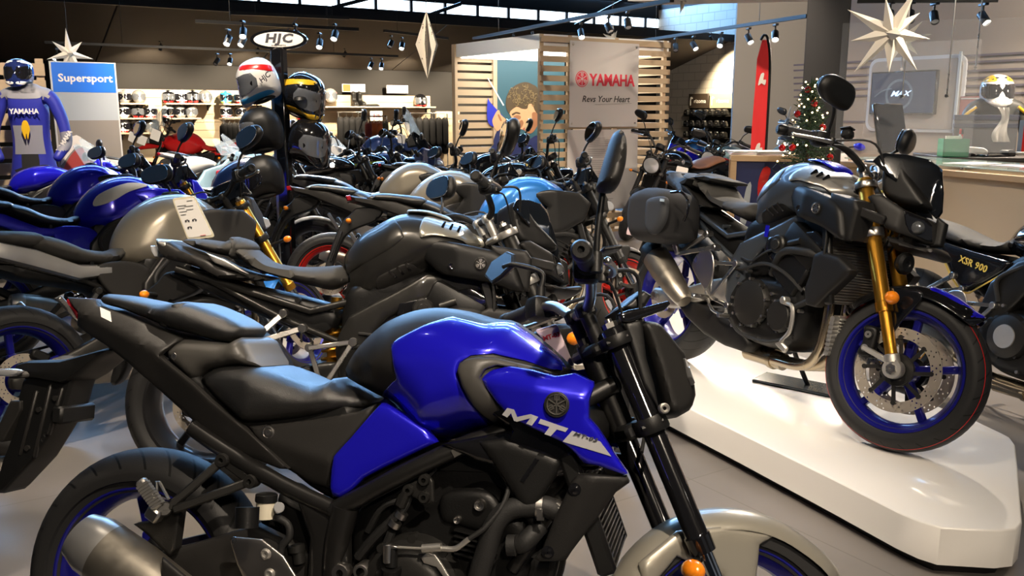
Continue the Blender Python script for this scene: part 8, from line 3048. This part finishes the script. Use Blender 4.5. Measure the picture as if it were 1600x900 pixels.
def display_table():
	y = 7.5
	a, c = at_y(1143, 243, y), at_y(1214, 243, y)
	t = thing('display_cabinet', 'wooden display cabinet with a motorcycle poster behind glass, below the red flag', 'cabinet', ((a.x + c.x) / 2, y, 0), (0, 0, R(-12)))
	W_ = (c.x - a.x) + .35
	H = a.z
	b = MB()
	x0, x1 = -(c.x - a.x) / 2, -(c.x - a.x) / 2 + W_
	panel(b, Matrix(), x0, x1, H - .05, H, 0, .45, .004)
	for x in (x0 + .025, x1 - .025):
		panel(b, Matrix(), x - .025, x + .025, 0, H - .05, 0, .05)
		panel(b, Matrix(), x - .025, x + .025, 0, H - .05, .40, .45)
	panel(b, Matrix(), x0, x1, .0, .08, 0, .45)
	obj('frame', b, X['wood'], t)
	b = MB()
	panel(b, Matrix(), x0 + .05, x1 - .05, .08, H - .05, .03, .04)
	ps = obj('poster', b, X['denim'], t)
	for pts, m in (([(x0 + .20, .1), (x0 + .26, .5), (x0 + .23, .8), (x0 + .27, H - .1), (x0 + .33, H - .12), (x0 + .30, .8), (x0 + .33, .5), (x0 + .27, .1)], M['red']), ([(x0 + .10, .5), (x0 + .14, .8), (x0 + .18, .82), (x0 + .15, .5)], X['sky']), ([(x0 + .36, .6), (x0 + .40, .85), (x0 + .46, .8), (x0 + .44, .55)], X['road'])):
		q = MB()
		q.puff(pts, .001, .001, lat=.028, base=.9, step=.04)
		obj('printed_shape', q, m, ps)
	# magazines on top
	W4 = Matrix.Translation(t.location) @ Matrix.Rotation(R(-12), 4, 'Z')
	zz = H
	for k, (dx, w, m, lab) in enumerate(((.10, .22, 'cardw', 'white'), (.34, .28, 'lens', 'grey'))):
		for j in range(4):
			tt = thing('magazine', '%s magazine, %s from the top of the %s stack on the wooden cabinet' % (lab, ('fourth', 'third', 'second', 'first')[j], ('left', 'right')[k]), 'magazine', W4 @ Vector((x0 + dx, .2, zz + .008 * j)), (0, 0, R(-12 + 5 * j - 6 * k)), 'magazines on the wooden cabinet')
			q = MB()
			q.box((0, 0, .004), (w, .29, .0075), None, .001)
			obj('cover', q, M[('cardw', 'cardp', 'wdecal', 'decal')[(j + k) % 4]], tt)

display_table()

# reception
def reception():
	a, c = at_z(1476, 262, 1.08), at_z(1600, 272, 1.08)
	d = (c - a).normalized()
	nrm = Vector((d.y, -d.x, 0))
	if nrm.x > 0:
		nrm = -nrm
	o = a - d * 1.0
	L = 3.2
	yaw = math.atan2(d.y, d.x)
	t = thing('reception_counter', 'beige reception counter with wood edge and glass top on the right', 'counter', (o.x, o.y, 0), (0, 0, yaw))
	sgn = 1 if (Vector((-d.y, d.x, 0)) - (-nrm)).length < .1 else -1
	# local +y points behind the counter
	b = MB()
	panel(b, Matrix(), 0, L, .06, 1.03, 0, .04)
	panel(b, Matrix(), 0, .04, .06, 1.03, 0, .62)
	obj('front_panel', b, X['beige'], t)
	b = MB()
	panel(b, Matrix(), .03, L, 0, .06, .04, .60)
	obj('plinth', b, X['kick'], t)
	b = MB()
	panel(b, Matrix(), -.02, L, 1.03, 1.07, -.03, .64, .004)
	obj('wood_edge', b, X['wood'], t)
	b = MB()
	panel(b, Matrix(), 0, L, 1.088, 1.098, -.01, .62, .002)
	obj('glass_top', b, X['glassplate'], t)
	for x in (.1, 1.1, 2.1, 3.0):
		for yy in (.05, .55):
			b = MB()
			b.cyl((x, yy, 1.068), (x, yy, 1.09), .018, 12)
			obj('glass_spacer', b, M['alu'], t)
	W4 = Matrix.Translation((o.x, o.y, 0)) @ Matrix.Rotation(yaw, 4, 'Z')
	for k, (x, y, w, h, m, lab) in enumerate(((1.25, .30, .24, .17, 'cardp', 'pink leaflet lying on the glass counter top at the right edge'), (.95, .25, .2, .3, 'cardw', 'white paper sheet lying on the glass counter top'), (1.55, .3, .3, .21, 'red', 'red folder lying on the glass counter top at the right edge'))):
		p = W4 @ Vector((x, y, 1.099))
		q = MB()
		q.box((0, 0, .002), (w, h, .004), None, .001)
		ob = obj('leaflet' if k < 2 else 'folder', q, M[m])
		ob.matrix_basis = Matrix.Translation(p) @ Matrix.Rotation(yaw + .2 * k, 4, 'Z')
		tag(ob, lab, 'leaflet' if k < 2 else 'folder')
	# desk behind with drawers
	z = 1.10
	a2 = at_z(1484, 246, z)
	t = thing('back_desk', 'tan office desk with drawers behind the reception counter', 'desk', (a2.x, a2.y, 0), (0, 0, R(-6)))
	b = MB()
	panel(b, Matrix(), .0, 2.6, z - .03, z, 0, .8, .004)
	obj('desk_top', b, mat('dark_desk_top', (.08, .075, .07), .35), t)
	b = MB()
	panel(b, Matrix(), .02, 2.6, .0, z - .03, .03, .78)
	bd = obj('desk_body', b, X['tan'], t)
	for k in range(5):
		b = MB()
		panel(b, Matrix(), .05 + .5 * k, .53 + .5 * k, z - .25, z - .05, .012, .03, .003)
		dr = obj('drawer', b, X['beige'], t)
		b = MB()
		b.sphere((.29 + .5 * k, .008, z - .15), .012, (1, .8, 1), 10, 8)
		obj('knob', b, M['dmetal'], dr)
	DW = Matrix.Translation((a2.x, a2.y, 0)) @ Matrix.Rotation(R(-6), 4, 'Z')

	def on_desk(px, dy):
		# a point on the desk at local depth dy that the column px looks at
		iv = DW.inverted()
		c_ = iv @ Vector((0, 0, CAM_H))
		r_ = iv.to_3x3() @ ray(px, 235)
		k = (dy - c_.y) / r_.y
		return DW @ Vector((c_.x + r_.x * k, dy, z))
	# dark partition screen on the desk
	p = on_desk(1488, .55)
	t = thing('desk_partition', 'dark two-tone desk partition standing on the desk behind the counter', 'partition', p, (0, 0, R(-6)))
	wL = (on_desk(1587, .55) - p).length
	b = MB()
	panel(b, Matrix(), 0, wL, .0, .26, 0, .03, .004)
	obj('lower_panel', b, mat('slate_grey_fabric', (.10, .095, .10), .8), t)
	b = MB()
	panel(b, Matrix(), -.004, wL + .004, .26, .30, -.004, .034, .004)
	obj('top_band', b, mat('navy_band', (.02, .025, .06), .7), t)
	b = MB()
	panel(b, Matrix(), -.003, wL + .003, .20, .235, -.003, .033, .004)
	obj('stripe_band', b, mat('navy_band', (.02, .025, .06), .7), t)
	# monitor seen from behind
	p = at_y(1388, 240, 5.9)
	t = thing('computer_monitor', 'dark computer monitor tilted back on the counter left of the desk', 'monitor', (p.x, 5.9, 1.099), (0, 0, R(38)))
	b = MB()
	b.box((0, 0, .22), (.34, .03, .32), Euler((-.22, 0, 0)), .01)
	obj('screen_case', b, M['gloss'], t)
	b = MB()
	b.cyl((0, .03, .0), (0, .03, .2), .022, 12)
	b.lathe([(.001, .015), (.11, .012), (.12, 0), (.001, 0)], (0, .03, 0), (0, 0, 1), 20)
	obj('stand', b, M['black'], t)
	# small desk things
	p = on_desk(1489, .12)
	t = thing('storage_box', 'green open plastic box on the desk behind the counter', 'box', p, (0, 0, R(-6)))
	b = MB()
	for (x0, x1, y0, y1, z0, z1) in ((-.09, .09, -.06, .06, 0, .01), (-.09, .09, -.06, -.05, 0, .13), (-.09, .09, .05, .06, 0, .13), (-.09, -.08, -.06, .06, 0, .13), (.08, .09, -.06, .06, 0, .13)):
		panel(b, Matrix(), x0, x1, z0, z1, y0, y1)
	obj('box_body', b, X['green'], t)
	b = MB()
	panel(b, Matrix(), -.06, .05, .02, .15, -.01, 0)
	panel(b, Matrix(), -.05, .06, .02, .14, .01, .02)
	obj('paper_stack', b, X['wpaper'], t)
	for k, (px, dy, w, d_, h, m, nm, lab) in enumerate(((1522, .25, .16, .12, .07, 'cardw', 'desk_printer', 'small white label printer on the desk right of the green box'), (1496, .35, .10, .07, .04, 'yellow', 'note_block', 'yellow note block on the desk behind the marker pens'), (1508, .15, .12, .10, .03, 'black', 'desk_phone', 'black desk phone on the desk right of the marker pens'),
														(1545, .2, .26, .2, .02, 'gloss', 'keyboard', 'black keyboard on the desk before the partition'), (1575, .22, .10, .07, .05, 'black', 'stapler', 'black stapler on the desk at the right end'))):
		p = on_desk(px, dy)
		t = thing(nm, lab, nm.replace('_', ' '), p, (0, 0, R(-6 + 9 * k)))
		b = MB()
		b.puff([(-w / 2, 0), (-w / 2, h * .8), (-w * .3, h), (w * .3, h * .9), (w / 2, h * .6), (w / 2, 0)], d_ / 2, .01, base=.7, smooth=False)
		bo = obj('body', b, M[m], t)
		b = MB()
		b.box((0, -d_ * .2, h * .93), (w * .5, d_ * .25, h * .12), None, .001)
		obj('detail', b, M['dmetal'] if m != 'black' else M['decal'], t)
	for k, px in enumerate((1497, 1500)):
		p = on_desk(px, .18)
		t = thing('marker_pen', ('white', 'red')[k] + ' marker pen standing on the desk beside the green box', 'pen', p)
		b = MB()
		b.cyl((0, 0, 0), (.005, 0, .16), .008, 10, bev=.002)
		obj('barrel', b, M[('cardw', 'red')[k]], t)
		b = MB()
		b.cyl((.005, 0, .16), (.006, 0, .20), .009, 10, bev=.002)
		obj('cap', b, M[('red', 'gloss')[k]], t)

reception()

def office_wall_things():
	# wide rounded light frame with the television
	a = on_office(1365, 113, .05)
	c = on_office(1468, 108, .05)
	L = (Vector((c.x, c.y, 0)) - Vector((a.x, a.y, 0))).length
	zb = on_office(1365, 179, .05).z
	H = a.z - zb
	t = thing('television', 'wall television showing a dark blue dial picture in the office', 'television', (a.x, a.y, zb), (0, 0, YAW - PI / 2))
	b = MB()
	panel(b, Matrix(), 0, L, 0, H, -.03, .03, .006)
	obj('case', b, M['gloss'], t)
	b = MB()
	panel(b, Matrix(), .015, L - .015, .018, H - .015, -.033, -.03)
	m = mat('tv_picture', (.008, .022, .055), .35, emit=.55)
	sc = obj('screen', b, m, t)
	b = MB()
	b.lathe([(H * .30, .0), (H * .33, .001), (H * .36, .0)], (L * .46, -.0345, H * .46), (0, -1, 0), 40)
	b.tube([(L * .08, -.034, H * .42), (L * .2, -.034, H * .55), (L * .34, -.034, H * .6)], .006, 6, smooth=4)
	obj('picture_ring', b, mat('tv_ring', (.06, .10, .15), .4, emit=.4), sc)
	text_on('lettering', 'MAX', Matrix.Translation((L * .47, -.035, H * .48)), H * .17, mat('tv_text', (.45, .65, .9), .4, emit=1.4), t, bold=.002, shear=.4, wide=1.3)
	# frame panel
	a2 = on_office(1352, 205, .02)
	c2 = on_office(1502, 205, .02)
	L2 = (Vector((c2.x, c2.y, 0)) - Vector((a2.x, a2.y, 0))).length
	z1 = on_office(1365, 92, .02).z
	t = thing('television_surround', 'pale rounded frame panel on the office wall around the television', 'wall panel', (a2.x, a2.y, a2.z), (0, 0, YAW - PI / 2))
	H2 = z1 - a2.z

	def rr(w, h, r, o):
		out = []
		for (cx_, cz_, a0) in ((w - r, h - r, 0), (r, h - r, 90), (r, r, 180), (w - r, r, 270)):
			for k in range(5):
				an = R(a0 + 22.5 * k)
				out.append((cx_ + r * math.cos(an) + o, cz_ + r * math.sin(an) + o))
		return out
	b = MB()
	b.puff(rr(L2, H2, .10, 0), .012, .01, lat=0, base=.6, smooth=False, step=.08)
	obj('rim', b, mat('pale_blue_frame', (.50, .53, .58), .4), t)
	b = MB()
	b.puff(rr(L2 - .07, H2 - .07, .08, .035), .003, .003, lat=-.014, base=.8, smooth=False, step=.08)
	obj('field', b, mat('greige_panel', (.33, .30, .27), .5), t)
	# horizontal groove lines on the office wall
	for k, py in enumerate((97, 106, 118, 128, 139, 150, 190)):
		aa = on_office(1330, py, .012)
		t = tag(empty('trim_%d' % (k + 1), (aa.x, aa.y, aa.z), (0, 0, YAW - PI / 2)), kind='structure')
		b = MB()
		panel(b, Matrix(), -.8, 4.5, -.010, .010, -.006, 0)
		obj('rail', b, mat('plum_grey_trim', (.13, .11, .13), .6), t)
	# dark door-like opening, blue and red upright boards
	for (px0, px1, py0, py1, m, lab, off) in ((1487, 1503, 80, 205, mat('pale_blue_board', (.32, .38, .44), .5), 'tall pale blue board on the office wall right of the television', .06), (1495, 1545, 150, 210, mat('dull_red_board', (.26, .10, .09), .6), 'dull red board low on the office wall behind the racing suit', .04)):
		a3, c3 = on_office(px0, py1, off), on_office(px1, py0, off)
		L3 = (Vector((c3.x, c3.y, 0)) - Vector((a3.x, a3.y, 0))).length
		t = thing('upright_board', lab, 'board', (a3.x, a3.y, a3.z), (0, 0, YAW - PI / 2))
		b = MB()
		panel(b, Matrix(), 0, L3, 0, c3.z - a3.z, 0, .02, .004)
		obj('panel', b, m, t)
		b = MB()
		panel(b, Matrix(), .01, L3 - .01, c3.z - a3.z - .03, c3.z - a3.z - .015, -.003, 0)
		obj('edge_strip', b, M['decal'], t)
	# flag-like upright strips at the right edge
	p = at_y(1593, 238, 6.9)
	t = thing('roll_up_banner', 'narrow blue, white and red roll-up banner at the right edge of the office', 'banner', (p.x, 6.9, 1.10), (0, 0, R(-20)))
	for k, m in enumerate((mat('slate_blue_cloth', (.16, .22, .32), .7), M['red'], M['red'])):
		b = MB()
		panel(b, Matrix(), -.02 + .03 * k, .01 + .03 * k, 0, .26, 0, .004)
		obj('stripe', b, m, t)
	b = MB()
	b.box((.045, .0, .012), (.2, .08, .024), None, .004)
	obj('foot', b, M['alu'], t)
	# second suit on a bust with helmet
	p = at_y(1552, 205, 8.0)
	t = thing('jacket_bust', 'dark riding jacket with yellow shoulder bands on a bust behind the desk', 'mannequin', (p.x, 8.0, 0), (0, 0, R(-20)))
	zb = p.z - .10
	pts = [((0, 0, zb), (.15, .10)), ((0, 0, zb + .22), (.17, .10)), ((0, 0, zb + .34), (.13, .08)), ((0, 0, zb + .42), (.055, .055)), ((-.19, 0, zb + .30), .07), ((-.25, -.03, zb + .10), .06), ((-.25, -.06, zb - .10), .05), ((.19, 0, zb + .30), .07), ((.25, -.03, zb + .10), .06), ((.25, -.06, zb - .10), .05)]
	skin_body('jacket_body', pts, [(0, 1), (1, 2), (2, 3), (2, 4), (4, 5), (5, 6), (2, 7), (7, 8), (8, 9)], mat('dark_olive_leather', (.035, .035, .03), .5), t)
	for sd in (-1, 1):
		b = MB()
		b.tube([(sd * .16, -.085, zb + .31), (sd * .22, -.07, zb + .26), (sd * .27, -.03, zb + .2)], .014, 8)
		obj('yellow_band', b, M['yellow'], t)
	b = MB()
	b.cyl((0, 0, 0), (0, 0, zb), .03, 14)
	b.lathe([(.001, .03), (.2, .02), (.22, 0), (.001, 0)], (0, 0, 0), (0, 0, 1), 24)
	obj('stand', b, M['dmetal'], t)
	hp2 = at_y(1556, 143, 8.0)
	helmet('yellow and white helmet on the jacket bust behind the desk', (hp2.x, 7.98, hp2.z), -100, 4, 0, 'white', 'visor_dark', 'gloss', 'white', 'yellow', s=1.05)
	# white cloth hanging over the partition
	p = at_y(1564, 178, 6.95)
	t = thing('white_cloth', 'white cloth draped over the desk partition in front of the jacket bust', 'cloth', (p.x, p.y, p.z), (0, 0, R(-6)))
	b = MB()
	n = 14
	for k in range(n + 1):
		f = k / n
		for j in range(7):
			u = j / 6 - .5
			w_ = .09 - .03 * math.sin(f * 5)
			b.v.append((u * w_ + .02 * math.sin(f * 6) + .02 * f, -.03 + .014 * math.sin(u * 14 + f * 3), .05 - f * .26))
	for k in range(n):
		for j in range(6):
			q = k * 7 + j
			b.f.append((q, q + 1, q + 8, q + 7))
	obj('cloth_fold', b, X['wpaper'], t, sharp=0)

office_wall_things()

def acrylic():
	for k, (pts, y0, y1, lab) in enumerate((((1358, 70, 1534, 60, 240), 5.6, 5.2, 'clear acrylic protection screen hanging over the counter, nearer one with metal rods'), ((1316, 48, 1610, 14, 235), 6.3, 5.9, 'wide clear acrylic protection screen hanging over the desk'))):
		a, c = at_y(pts[0], pts[1], y0), at_y(pts[2], pts[3], y1)
		zb = max(1.12, at_y(pts[0], pts[4], y0).z)
		t = thing('acrylic_screen', lab, 'protective screen', (a.x, a.y, 0), (0, 0, math.atan2(c.y - a.y, c.x - a.x)))
		L = math.hypot(c.x - a.x, c.y - a.y)
		zt = (a.z + c.z) / 2
		b = MB()
		panel(b, Matrix(), 0, L, zb, zt, 0, .006)
		obj('pane', b, X['plexi'], t)
		for s in (.35, .75):
			b = MB()
			b.cyl((L * s, 0, zt - .30), (L * s, 0, 4.2), .004, 8)
			b.cyl((L * s, -.012, zt - .31), (L * s, .018, zt - .31), .010, 10)
			obj('hanging_rod', b, M['alu'], t)

acrylic()

# paper stars
def star(label, c, r, yaw, pitch, roll, n=9, seed=1, long=None):
	t = thing('paper_star', label, 'paper star', c, (R(pitch), R(roll), R(yaw)), 'white paper stars')
	rnd = random.Random(seed)
	b = MB()
	core = .26 * r
	dirs = []
	for k in range(n):
		a = 2 * PI * k / n
		dirs.append((Vector((math.cos(a), rnd.uniform(-.35, .35), math.sin(a))).normalized(), r * (1.0 if k % 2 == 0 else .78)))
	dirs += [(Vector((0, -1, 0)), r * .55), (Vector((0, 1, 0)), r * .55)]
	for d, L in dirs:
		u = d.orthogonal().normalized()
		w = d.cross(u)
		o = len(b.v)
		q = [d * core * .25 + (u * math.cos(PI / 4 + PI / 2 * j) + w * math.sin(PI / 4 + PI / 2 * j)) * core * .62 for j in range(4)]
		b.v += [tuple(v) for v in q] + [tuple(d * L)]
		b.f += [(o + j, o + (j + 1) % 4, o + 4) for j in range(4)]
	obj('star_body', b, X['star'], t, sharp=10)
	b = MB()
	b.cyl((0, 0, r * .9), (0, 0, 1.2), .003, 6)
	cd = obj('cord', b, M['dmetal'], t)
	cd.matrix_basis = Euler((R(pitch), R(roll), R(yaw))).to_matrix().to_4x4().inverted()
	return t

star('large white paper star hanging in front of the charcoal column and acrylic screen', at_y(1392, 52, 5.0), .265, 0, 8, 8, 9, 2)
star('white paper star behind the large one, over the reception', at_y(1412, 62, 6.6), .22, 20, 5, -12, 9, 4)
star('white paper star seen above the blue sign board', at_y(108, 84, 9.6), .26, 40, 0, 10, 7, 6)
star('small white paper star peeking over the banner of the booth', at_y(958, 62, 12.4), .22, 30, 0, 0, 7, 8)
star('white paper star at the upper picture edge right of the window band', at_y(1068, -2, 8.5), .16, 70, 0, 6, 7, 9)

def folded_star():
	c = at_y(667, 70, 6.6)
	t = thing('paper_star', 'tall faceted paper star with punched holes hanging left of the booth', 'paper star', c, (0, 0, R(25)), 'white paper stars')
	b = MB()
	H = .235
	n = 6
	for k in range(n):
		a = 2 * PI * k / n
		a2 = a + PI / n
		o = len(b.v)
		b.v += [(.085 * math.cos(a), .085 * math.sin(a), .0), (.028 * math.cos(a2), .028 * math.sin(a2), 0), (0, 0, H), (0, 0, -H), (.028 * math.cos(a - PI / n), .028 * math.sin(a - PI / n), 0)]
		b.f += [(o, o + 1, o + 2), (o + 4, o, o + 2), (o + 1, o, o + 3), (o, o + 4, o + 3)]
	obj('star_body', b, X['star'], t, sharp=10)
	b = MB()
	rnd = random.Random(2)
	for k in range(40):
		z = rnd.uniform(-.14, .14)
		f = (1 - abs(z) / H)
		a = 2 * PI * rnd.choice(range(n)) / n
		rr_ = .085 * f * rnd.uniform(.55, .9)
		b.sphere((rr_ * math.cos(a), rr_ * math.sin(a) - .002, z), .005, (1, 1, 1), 6, 4)
	obj('punched_dot', b, M['ngrey'], t)
	b = MB()
	b.cyl((0, 0, H), (0, 0, 1.5), .003, 6)
	obj('cord', b, M['dmetal'], t)

folded_star()
# track lights
def make_lamp_meshes():
	b = MB()
	b.lathe([(.001, .0), (.038, .0), (.042, .006), (.042, .13), (.038, .135), (.036, .125), (.030, .11)], (0, 0, 0), (0, 0, 1), 20)
	LS = .78
	b.v = [tuple(c * LS for c in v) for v in b.v]
	body = b.mesh('lamp_can', 35)
	b = MB()
	b.lathe([(.001, .118), (.033, .118), (.033, .114), (.001, .114)], (0, 0, 0), (0, 0, 1), 20)
	b.v = [tuple(c * LS for c in v) for v in b.v]
	lens = b.mesh('lamp_lens', 35)
	b = MB()
	b.box((0, 0, -.005), (.03, .11, .02), None, .004)
	b.cyl((0, 0, -.01), (0, 0, -.09), .008, 10)
	neck = b.mesh('lamp_neck', 35)
	return body, lens, neck

LAMP = make_lamp_meshes()
GAIN = 3.2

def spot(label, p, target, power=0, size=55, blend=.5, on=True, color=(1.0, .84, .66), radius=.03):
	t = thing('spot_lamp', label, 'spot light', p, group='black track spot lights')
	link('lamp_neck', LAMP[2], X['lampblack'], t)
	d = (Vector(target) - (Vector(p) + Vector((0, 0, -.09)))).normalized()
	mt = Matrix.Translation((0, 0, -.09)) @ d.to_track_quat('Z', 'Y').to_matrix().to_4x4() @ Matrix.Translation((0, 0, -.03))
	bo = link('lamp_can', LAMP[0], X['lampblack'], t, mt)
	link('lamp_lens', LAMP[1], X['lampglow'] if on else M['lens'], bo)
	if power:
		L = bpy.data.lights.new('spot_beam', 'SPOT')
		L.energy = power * GAIN
		L.spot_size = R(size)
		L.spot_blend = blend
		L.color = color
		L.shadow_soft_size = radius
		lo = bpy.data.objects.new('spot_beam', L)
		C.objects.link(lo)
		lo.location = Vector(p) + Vector((0, 0, -.09)) + d * .16
		lo.rotation_euler = d.to_track_quat('-Z', 'Y').to_euler()
	return t

def track(label, a, c, drops=()):
	t = thing('light_track', label, 'light track', a)
	a, c = Vector(a), Vector(c)
	b = MB()
	b.bar((0, 0, 0), c - a, .035, .032)
	obj('rail', b, X['lampblack'], t, sharp=20)
	for f in drops:
		b = MB()
		q = (c - a) * f
		b.cyl(q, q + Vector((0, 0, 5.5 - a.z)), .003, 6)
		obj('suspension_wire', b, M['dmetal'], t)

# tracks seen at the top of the picture
def px_track(label, p0, d0, p1, d1, drops=(.2, .8)):
	track(label, at_y(p0[0], p0[1], d0), at_y(p1[0], p1[1], d1), drops)

px_track('long black light track under the dark panels on the left', (70, 66), 12.0, (622, 88), 13.5)
px_track('black light track above the helmet stand', (305, 33), 9.0, (560, 46), 9.8)
px_track('thin upper light track near the oval sign', (360, 20), 8.6, (545, 28), 9.2)
px_track('black light track in front of the dark panels above the booth corner', (600, 48), 12.0, (700, 60), 12.6)
px_track('black light track running down towards the booth from the top', (740, 60), 12.0, (1050, 0), 7.0)
px_track('black light track above the red flag', (985, 66), 12.0, (1262, 25), 8.0)
px_track('short dark light track over the reception', (1340, 2), 7.5, (1560, 0), 7.0)
vis = (
	(356, 46, 9.1, 1, 'first spot lamp from the left on the track above the helmet stand'), (379, 48, 9.2, 1, 'second spot lamp from the left on the track above the helmet stand'), (379, 33, 8.7, 1, 'left spot lamp on the thin upper track near the oval sign'),
	(461, 38, 8.9, 1, 'spot lamp just above the oval sign'), (499, 52, 9.6, 1, 'fourth spot lamp on the track above the helmet stand, right of the oval sign'), (523, 38, 9.1, 1, 'rightmost spot lamp on the thin upper track'),
	(339, 84, 12.8, 0, 'unlit spot lamp on the long track behind the white helmet'), (359, 84, 12.8, 1, 'glowing spot lamp on the long track above the white helmet'), (580, 91, 13.4, 1, 'left one of the two spot lamps at the right end of the long track'), (596, 92, 13.5, 1, 'right one of the two spot lamps at the right end of the long track'),
	(88, 76, 12.1, 1, 'spot lamp by the paper star above the blue sign board'), (611, 56, 12.1, 0, 'left unlit spot lamp on the track above the booth corner'), (628, 59, 12.2, 1, 'right spot lamp on the track above the booth corner'),
	(776, 60, 11.4, 1, 'lowest spot lamp on the track running down to the booth'), (802, 54, 11.0, 0, 'second lowest spot lamp on the track running down to the booth'), (832, 50, 10.6, 1, 'third spot lamp from below on the track running down to the booth'),
	(908, 36, 9.4, 1, 'bright spot lamp in the middle of the track running down to the booth'), (951, 26, 8.6, 0, 'dark spot lamp turned sideways near the top of the booth track'), (981, 18, 8.1, 0, 'dark spot lamp nearest the top of the booth track'),
	(1056, 60, 11.0, 0, 'dark spot lamp at the left end of the track above the red flag'), (1084, 57, 10.6, 1, 'second spot lamp from the left above the red flag'), (1127, 51, 10.0, 1, 'third spot lamp from the left above the red flag'), (1170, 44, 9.3, 1, 'spot lamp just left of the top of the red flag'), (1212, 38, 8.7, 1, 'spot lamp right of the red flag next to the column'),
	(1392, 4, 7.4, 1, 'glowing spot lamp above the large paper star'), (1424, 4, 7.3, 0, 'dark tilted spot lamp over the reception, left of the pair'), (1461, 5, 7.2, 0, 'dark tilted spot lamp over the reception, right of the pair'), (1537, 6, 7.1, 1, 'glowing spot lamp over the reception at the right'))
for (px, py, y, on, lab) in vis:
	p = at_y(px, py, y)
	tgt = p + Vector((random.uniform(-.5, .5), -1.0, -1.25))
	pw = 0
	if on:
		pw = 55
	spot(lab, p, tgt, pw, 75, .7, bool(on))

# unseen lamps above the picture's upper edge, many added to brighten single things
def over(p, target, power, size=60, color=(1.0, .84, .66), label=None):
	spot(label, p, target, power, size, .6, True, color)

ov = (
	((-1.2, .6, 3.3), (-.3, 1.7, .6), 110, 70), ((.7, .5, 3.3), (-.1, 1.8, .8), 110, 70), ((-2.4, 1.2, 3.3), (-.9, 2.0, .4), 90, 70), ((2.0, .8, 3.3), (1.4, 3.2, .4), 26, 60), ((.3, 2.2, 3.3), (1.3, 3.9, .5), 22, 60), ((2.7, 6.1, 3.3), (1.3, 3.9, .3), 105, 75),
	((-1.0, 2.3, 3.4), (-.6, 3.3, .8), 110, 70), ((-2.9, 2.6, 3.4), (-2.0, 4.0, .7), 130, 70), ((-3.8, 4.2, 3.4), (-3.0, 5.4, .7), 130, 75), ((-.2, 4.0, 3.4), (-.3, 5.2, .7), 90, 75), ((-1.8, 5.0, 3.4), (-1.0, 6.6, .7), 95, 80), ((-5.0, 6.0, 3.4), (-4.4, 8.0, .8), 140, 80),
	((3.4, 4.0, 3.3), (2.6, 5.0, .8), 120, 75), ((-.9, -1.6, 3.2), (-.5, 1.7, .6), 60, 70), ((.8, -1.6, 3.2), (.2, 1.8, .7), 60, 70), ((1.8, 3.0, 3.2), (2.1, 5.0, 1.9), 60, 60), ((-.3, 1.2, 3.3), (1.1, 3.9, .95), 75, 34), ((1.3, 6.6, 3.3), (2.3, 8.6, 1.3), 60, 60), ((2.9, 11.6, 3.2), (4.2, 15.0, 1.6), 150, 90), ((-1.4, 8.8, 3.4), (-.3, 11.0, 2.2), 50, 60), ((-5.6, 5.2, 3.4), (-5.0, 8.2, 1.2), 190, 75), ((-3.4, 6.4, 3.4), (-4.4, 8.6, 1.2), 150, 75), ((5.4, 6.2, 3.2), (5.0, 9.0, 1.4), 170, 90), ((1.6, 7.4, 3.6), (2.4, 10.8, .5), 110, 70), ((-3.0, 8.6, 3.6), (-3.4, 11.0, .8), 190, 85), ((.8, 6.4, 3.5), (1.2, 10.8, 1.2), 60, 50), ((4.4, 6.4, 3.4), (4.6, 7.6, 1.1), 110, 80))  # mostly fill lamps added for the bikes, star, flag, walls and booth
words = 'first second third fourth fifth sixth seventh eighth ninth tenth eleventh twelfth thirteenth fourteenth fifteenth sixteenth seventeenth eighteenth nineteenth twentieth twenty-first twenty-second twenty-third twenty-fourth twenty-fifth twenty-sixth twenty-seventh'.split()
for k, (p, tg_, pw, sz) in enumerate(ov):
	over(p, tg_, pw, sz, label='%s unseen spot lamp adding light from above the picture' % words[k])
track('black light track over the nearest motorcycles, above the picture', (-3.2, .9, 3.33), (3.0, .7, 3.33), (.1, .5, .9))
track('black light track over the second row, above the picture', (-3.4, 2.4, 3.43), (3.0, 2.2, 3.43), (.1, .5, .9))
# wall washers on the brick wall and the shelf wall
for k, (px, py, w) in enumerate(((1072, 120, 800), (1128, 120, 800))):
	p = cor + E2 * (1.0 + 1.9 * k) - E1 * 1.0 + UP * 3.2
	spot('%s wall washer lamp before the white brick wall' % words[k], p, p + E1 * .95 + Vector((0, 0, -1.3)), w * .5, 95, .8, True, (1.0, .80, .52))
for k, sx in enumerate((3.2, 4.9, 6.6, 8.3, 10.0)):
	p = Q0 + E1 * (sx - 3.6) + E2 * 1.5 + UP * 2.62
	spot('%s wall washer lamp from the left before the shelf wall' % words[k], p, p - E2 * 1.4 + Vector((0, 0, -1.15)), 170, 100, .8, True, (1.0, .82, .58))

# world and view
w = bpy.data.worlds.new('world')
bpy.context.scene.world = w
w.use_nodes = True
w.node_tree.nodes['Background'].inputs[0].default_value = (.85, .90, 1.0, 1)
w.node_tree.nodes['Background'].inputs[1].default_value = .12
sc_ = bpy.context.scene
sc_.view_settings.view_transform = 'Standard'
sc_.view_settings.look = 'None'
sc_.view_settings.gamma = 1
sc_.view_settings.use_curve_mapping = False
sc_.view_settings.exposure = 0.1
sc_.cycles.use_denoising = True
sc_.cycles.max_bounces = 6
sc_.cycles.diffuse_bounces = 3
sc_.cycles.glossy_bounces = 4
sc_.cycles.transparent_max_bounces = 12
sc_.cycles.caustics_reflective = False
sc_.cycles.caustics_refractive = False
sc_.cycles.sample_clamp_indirect = 6
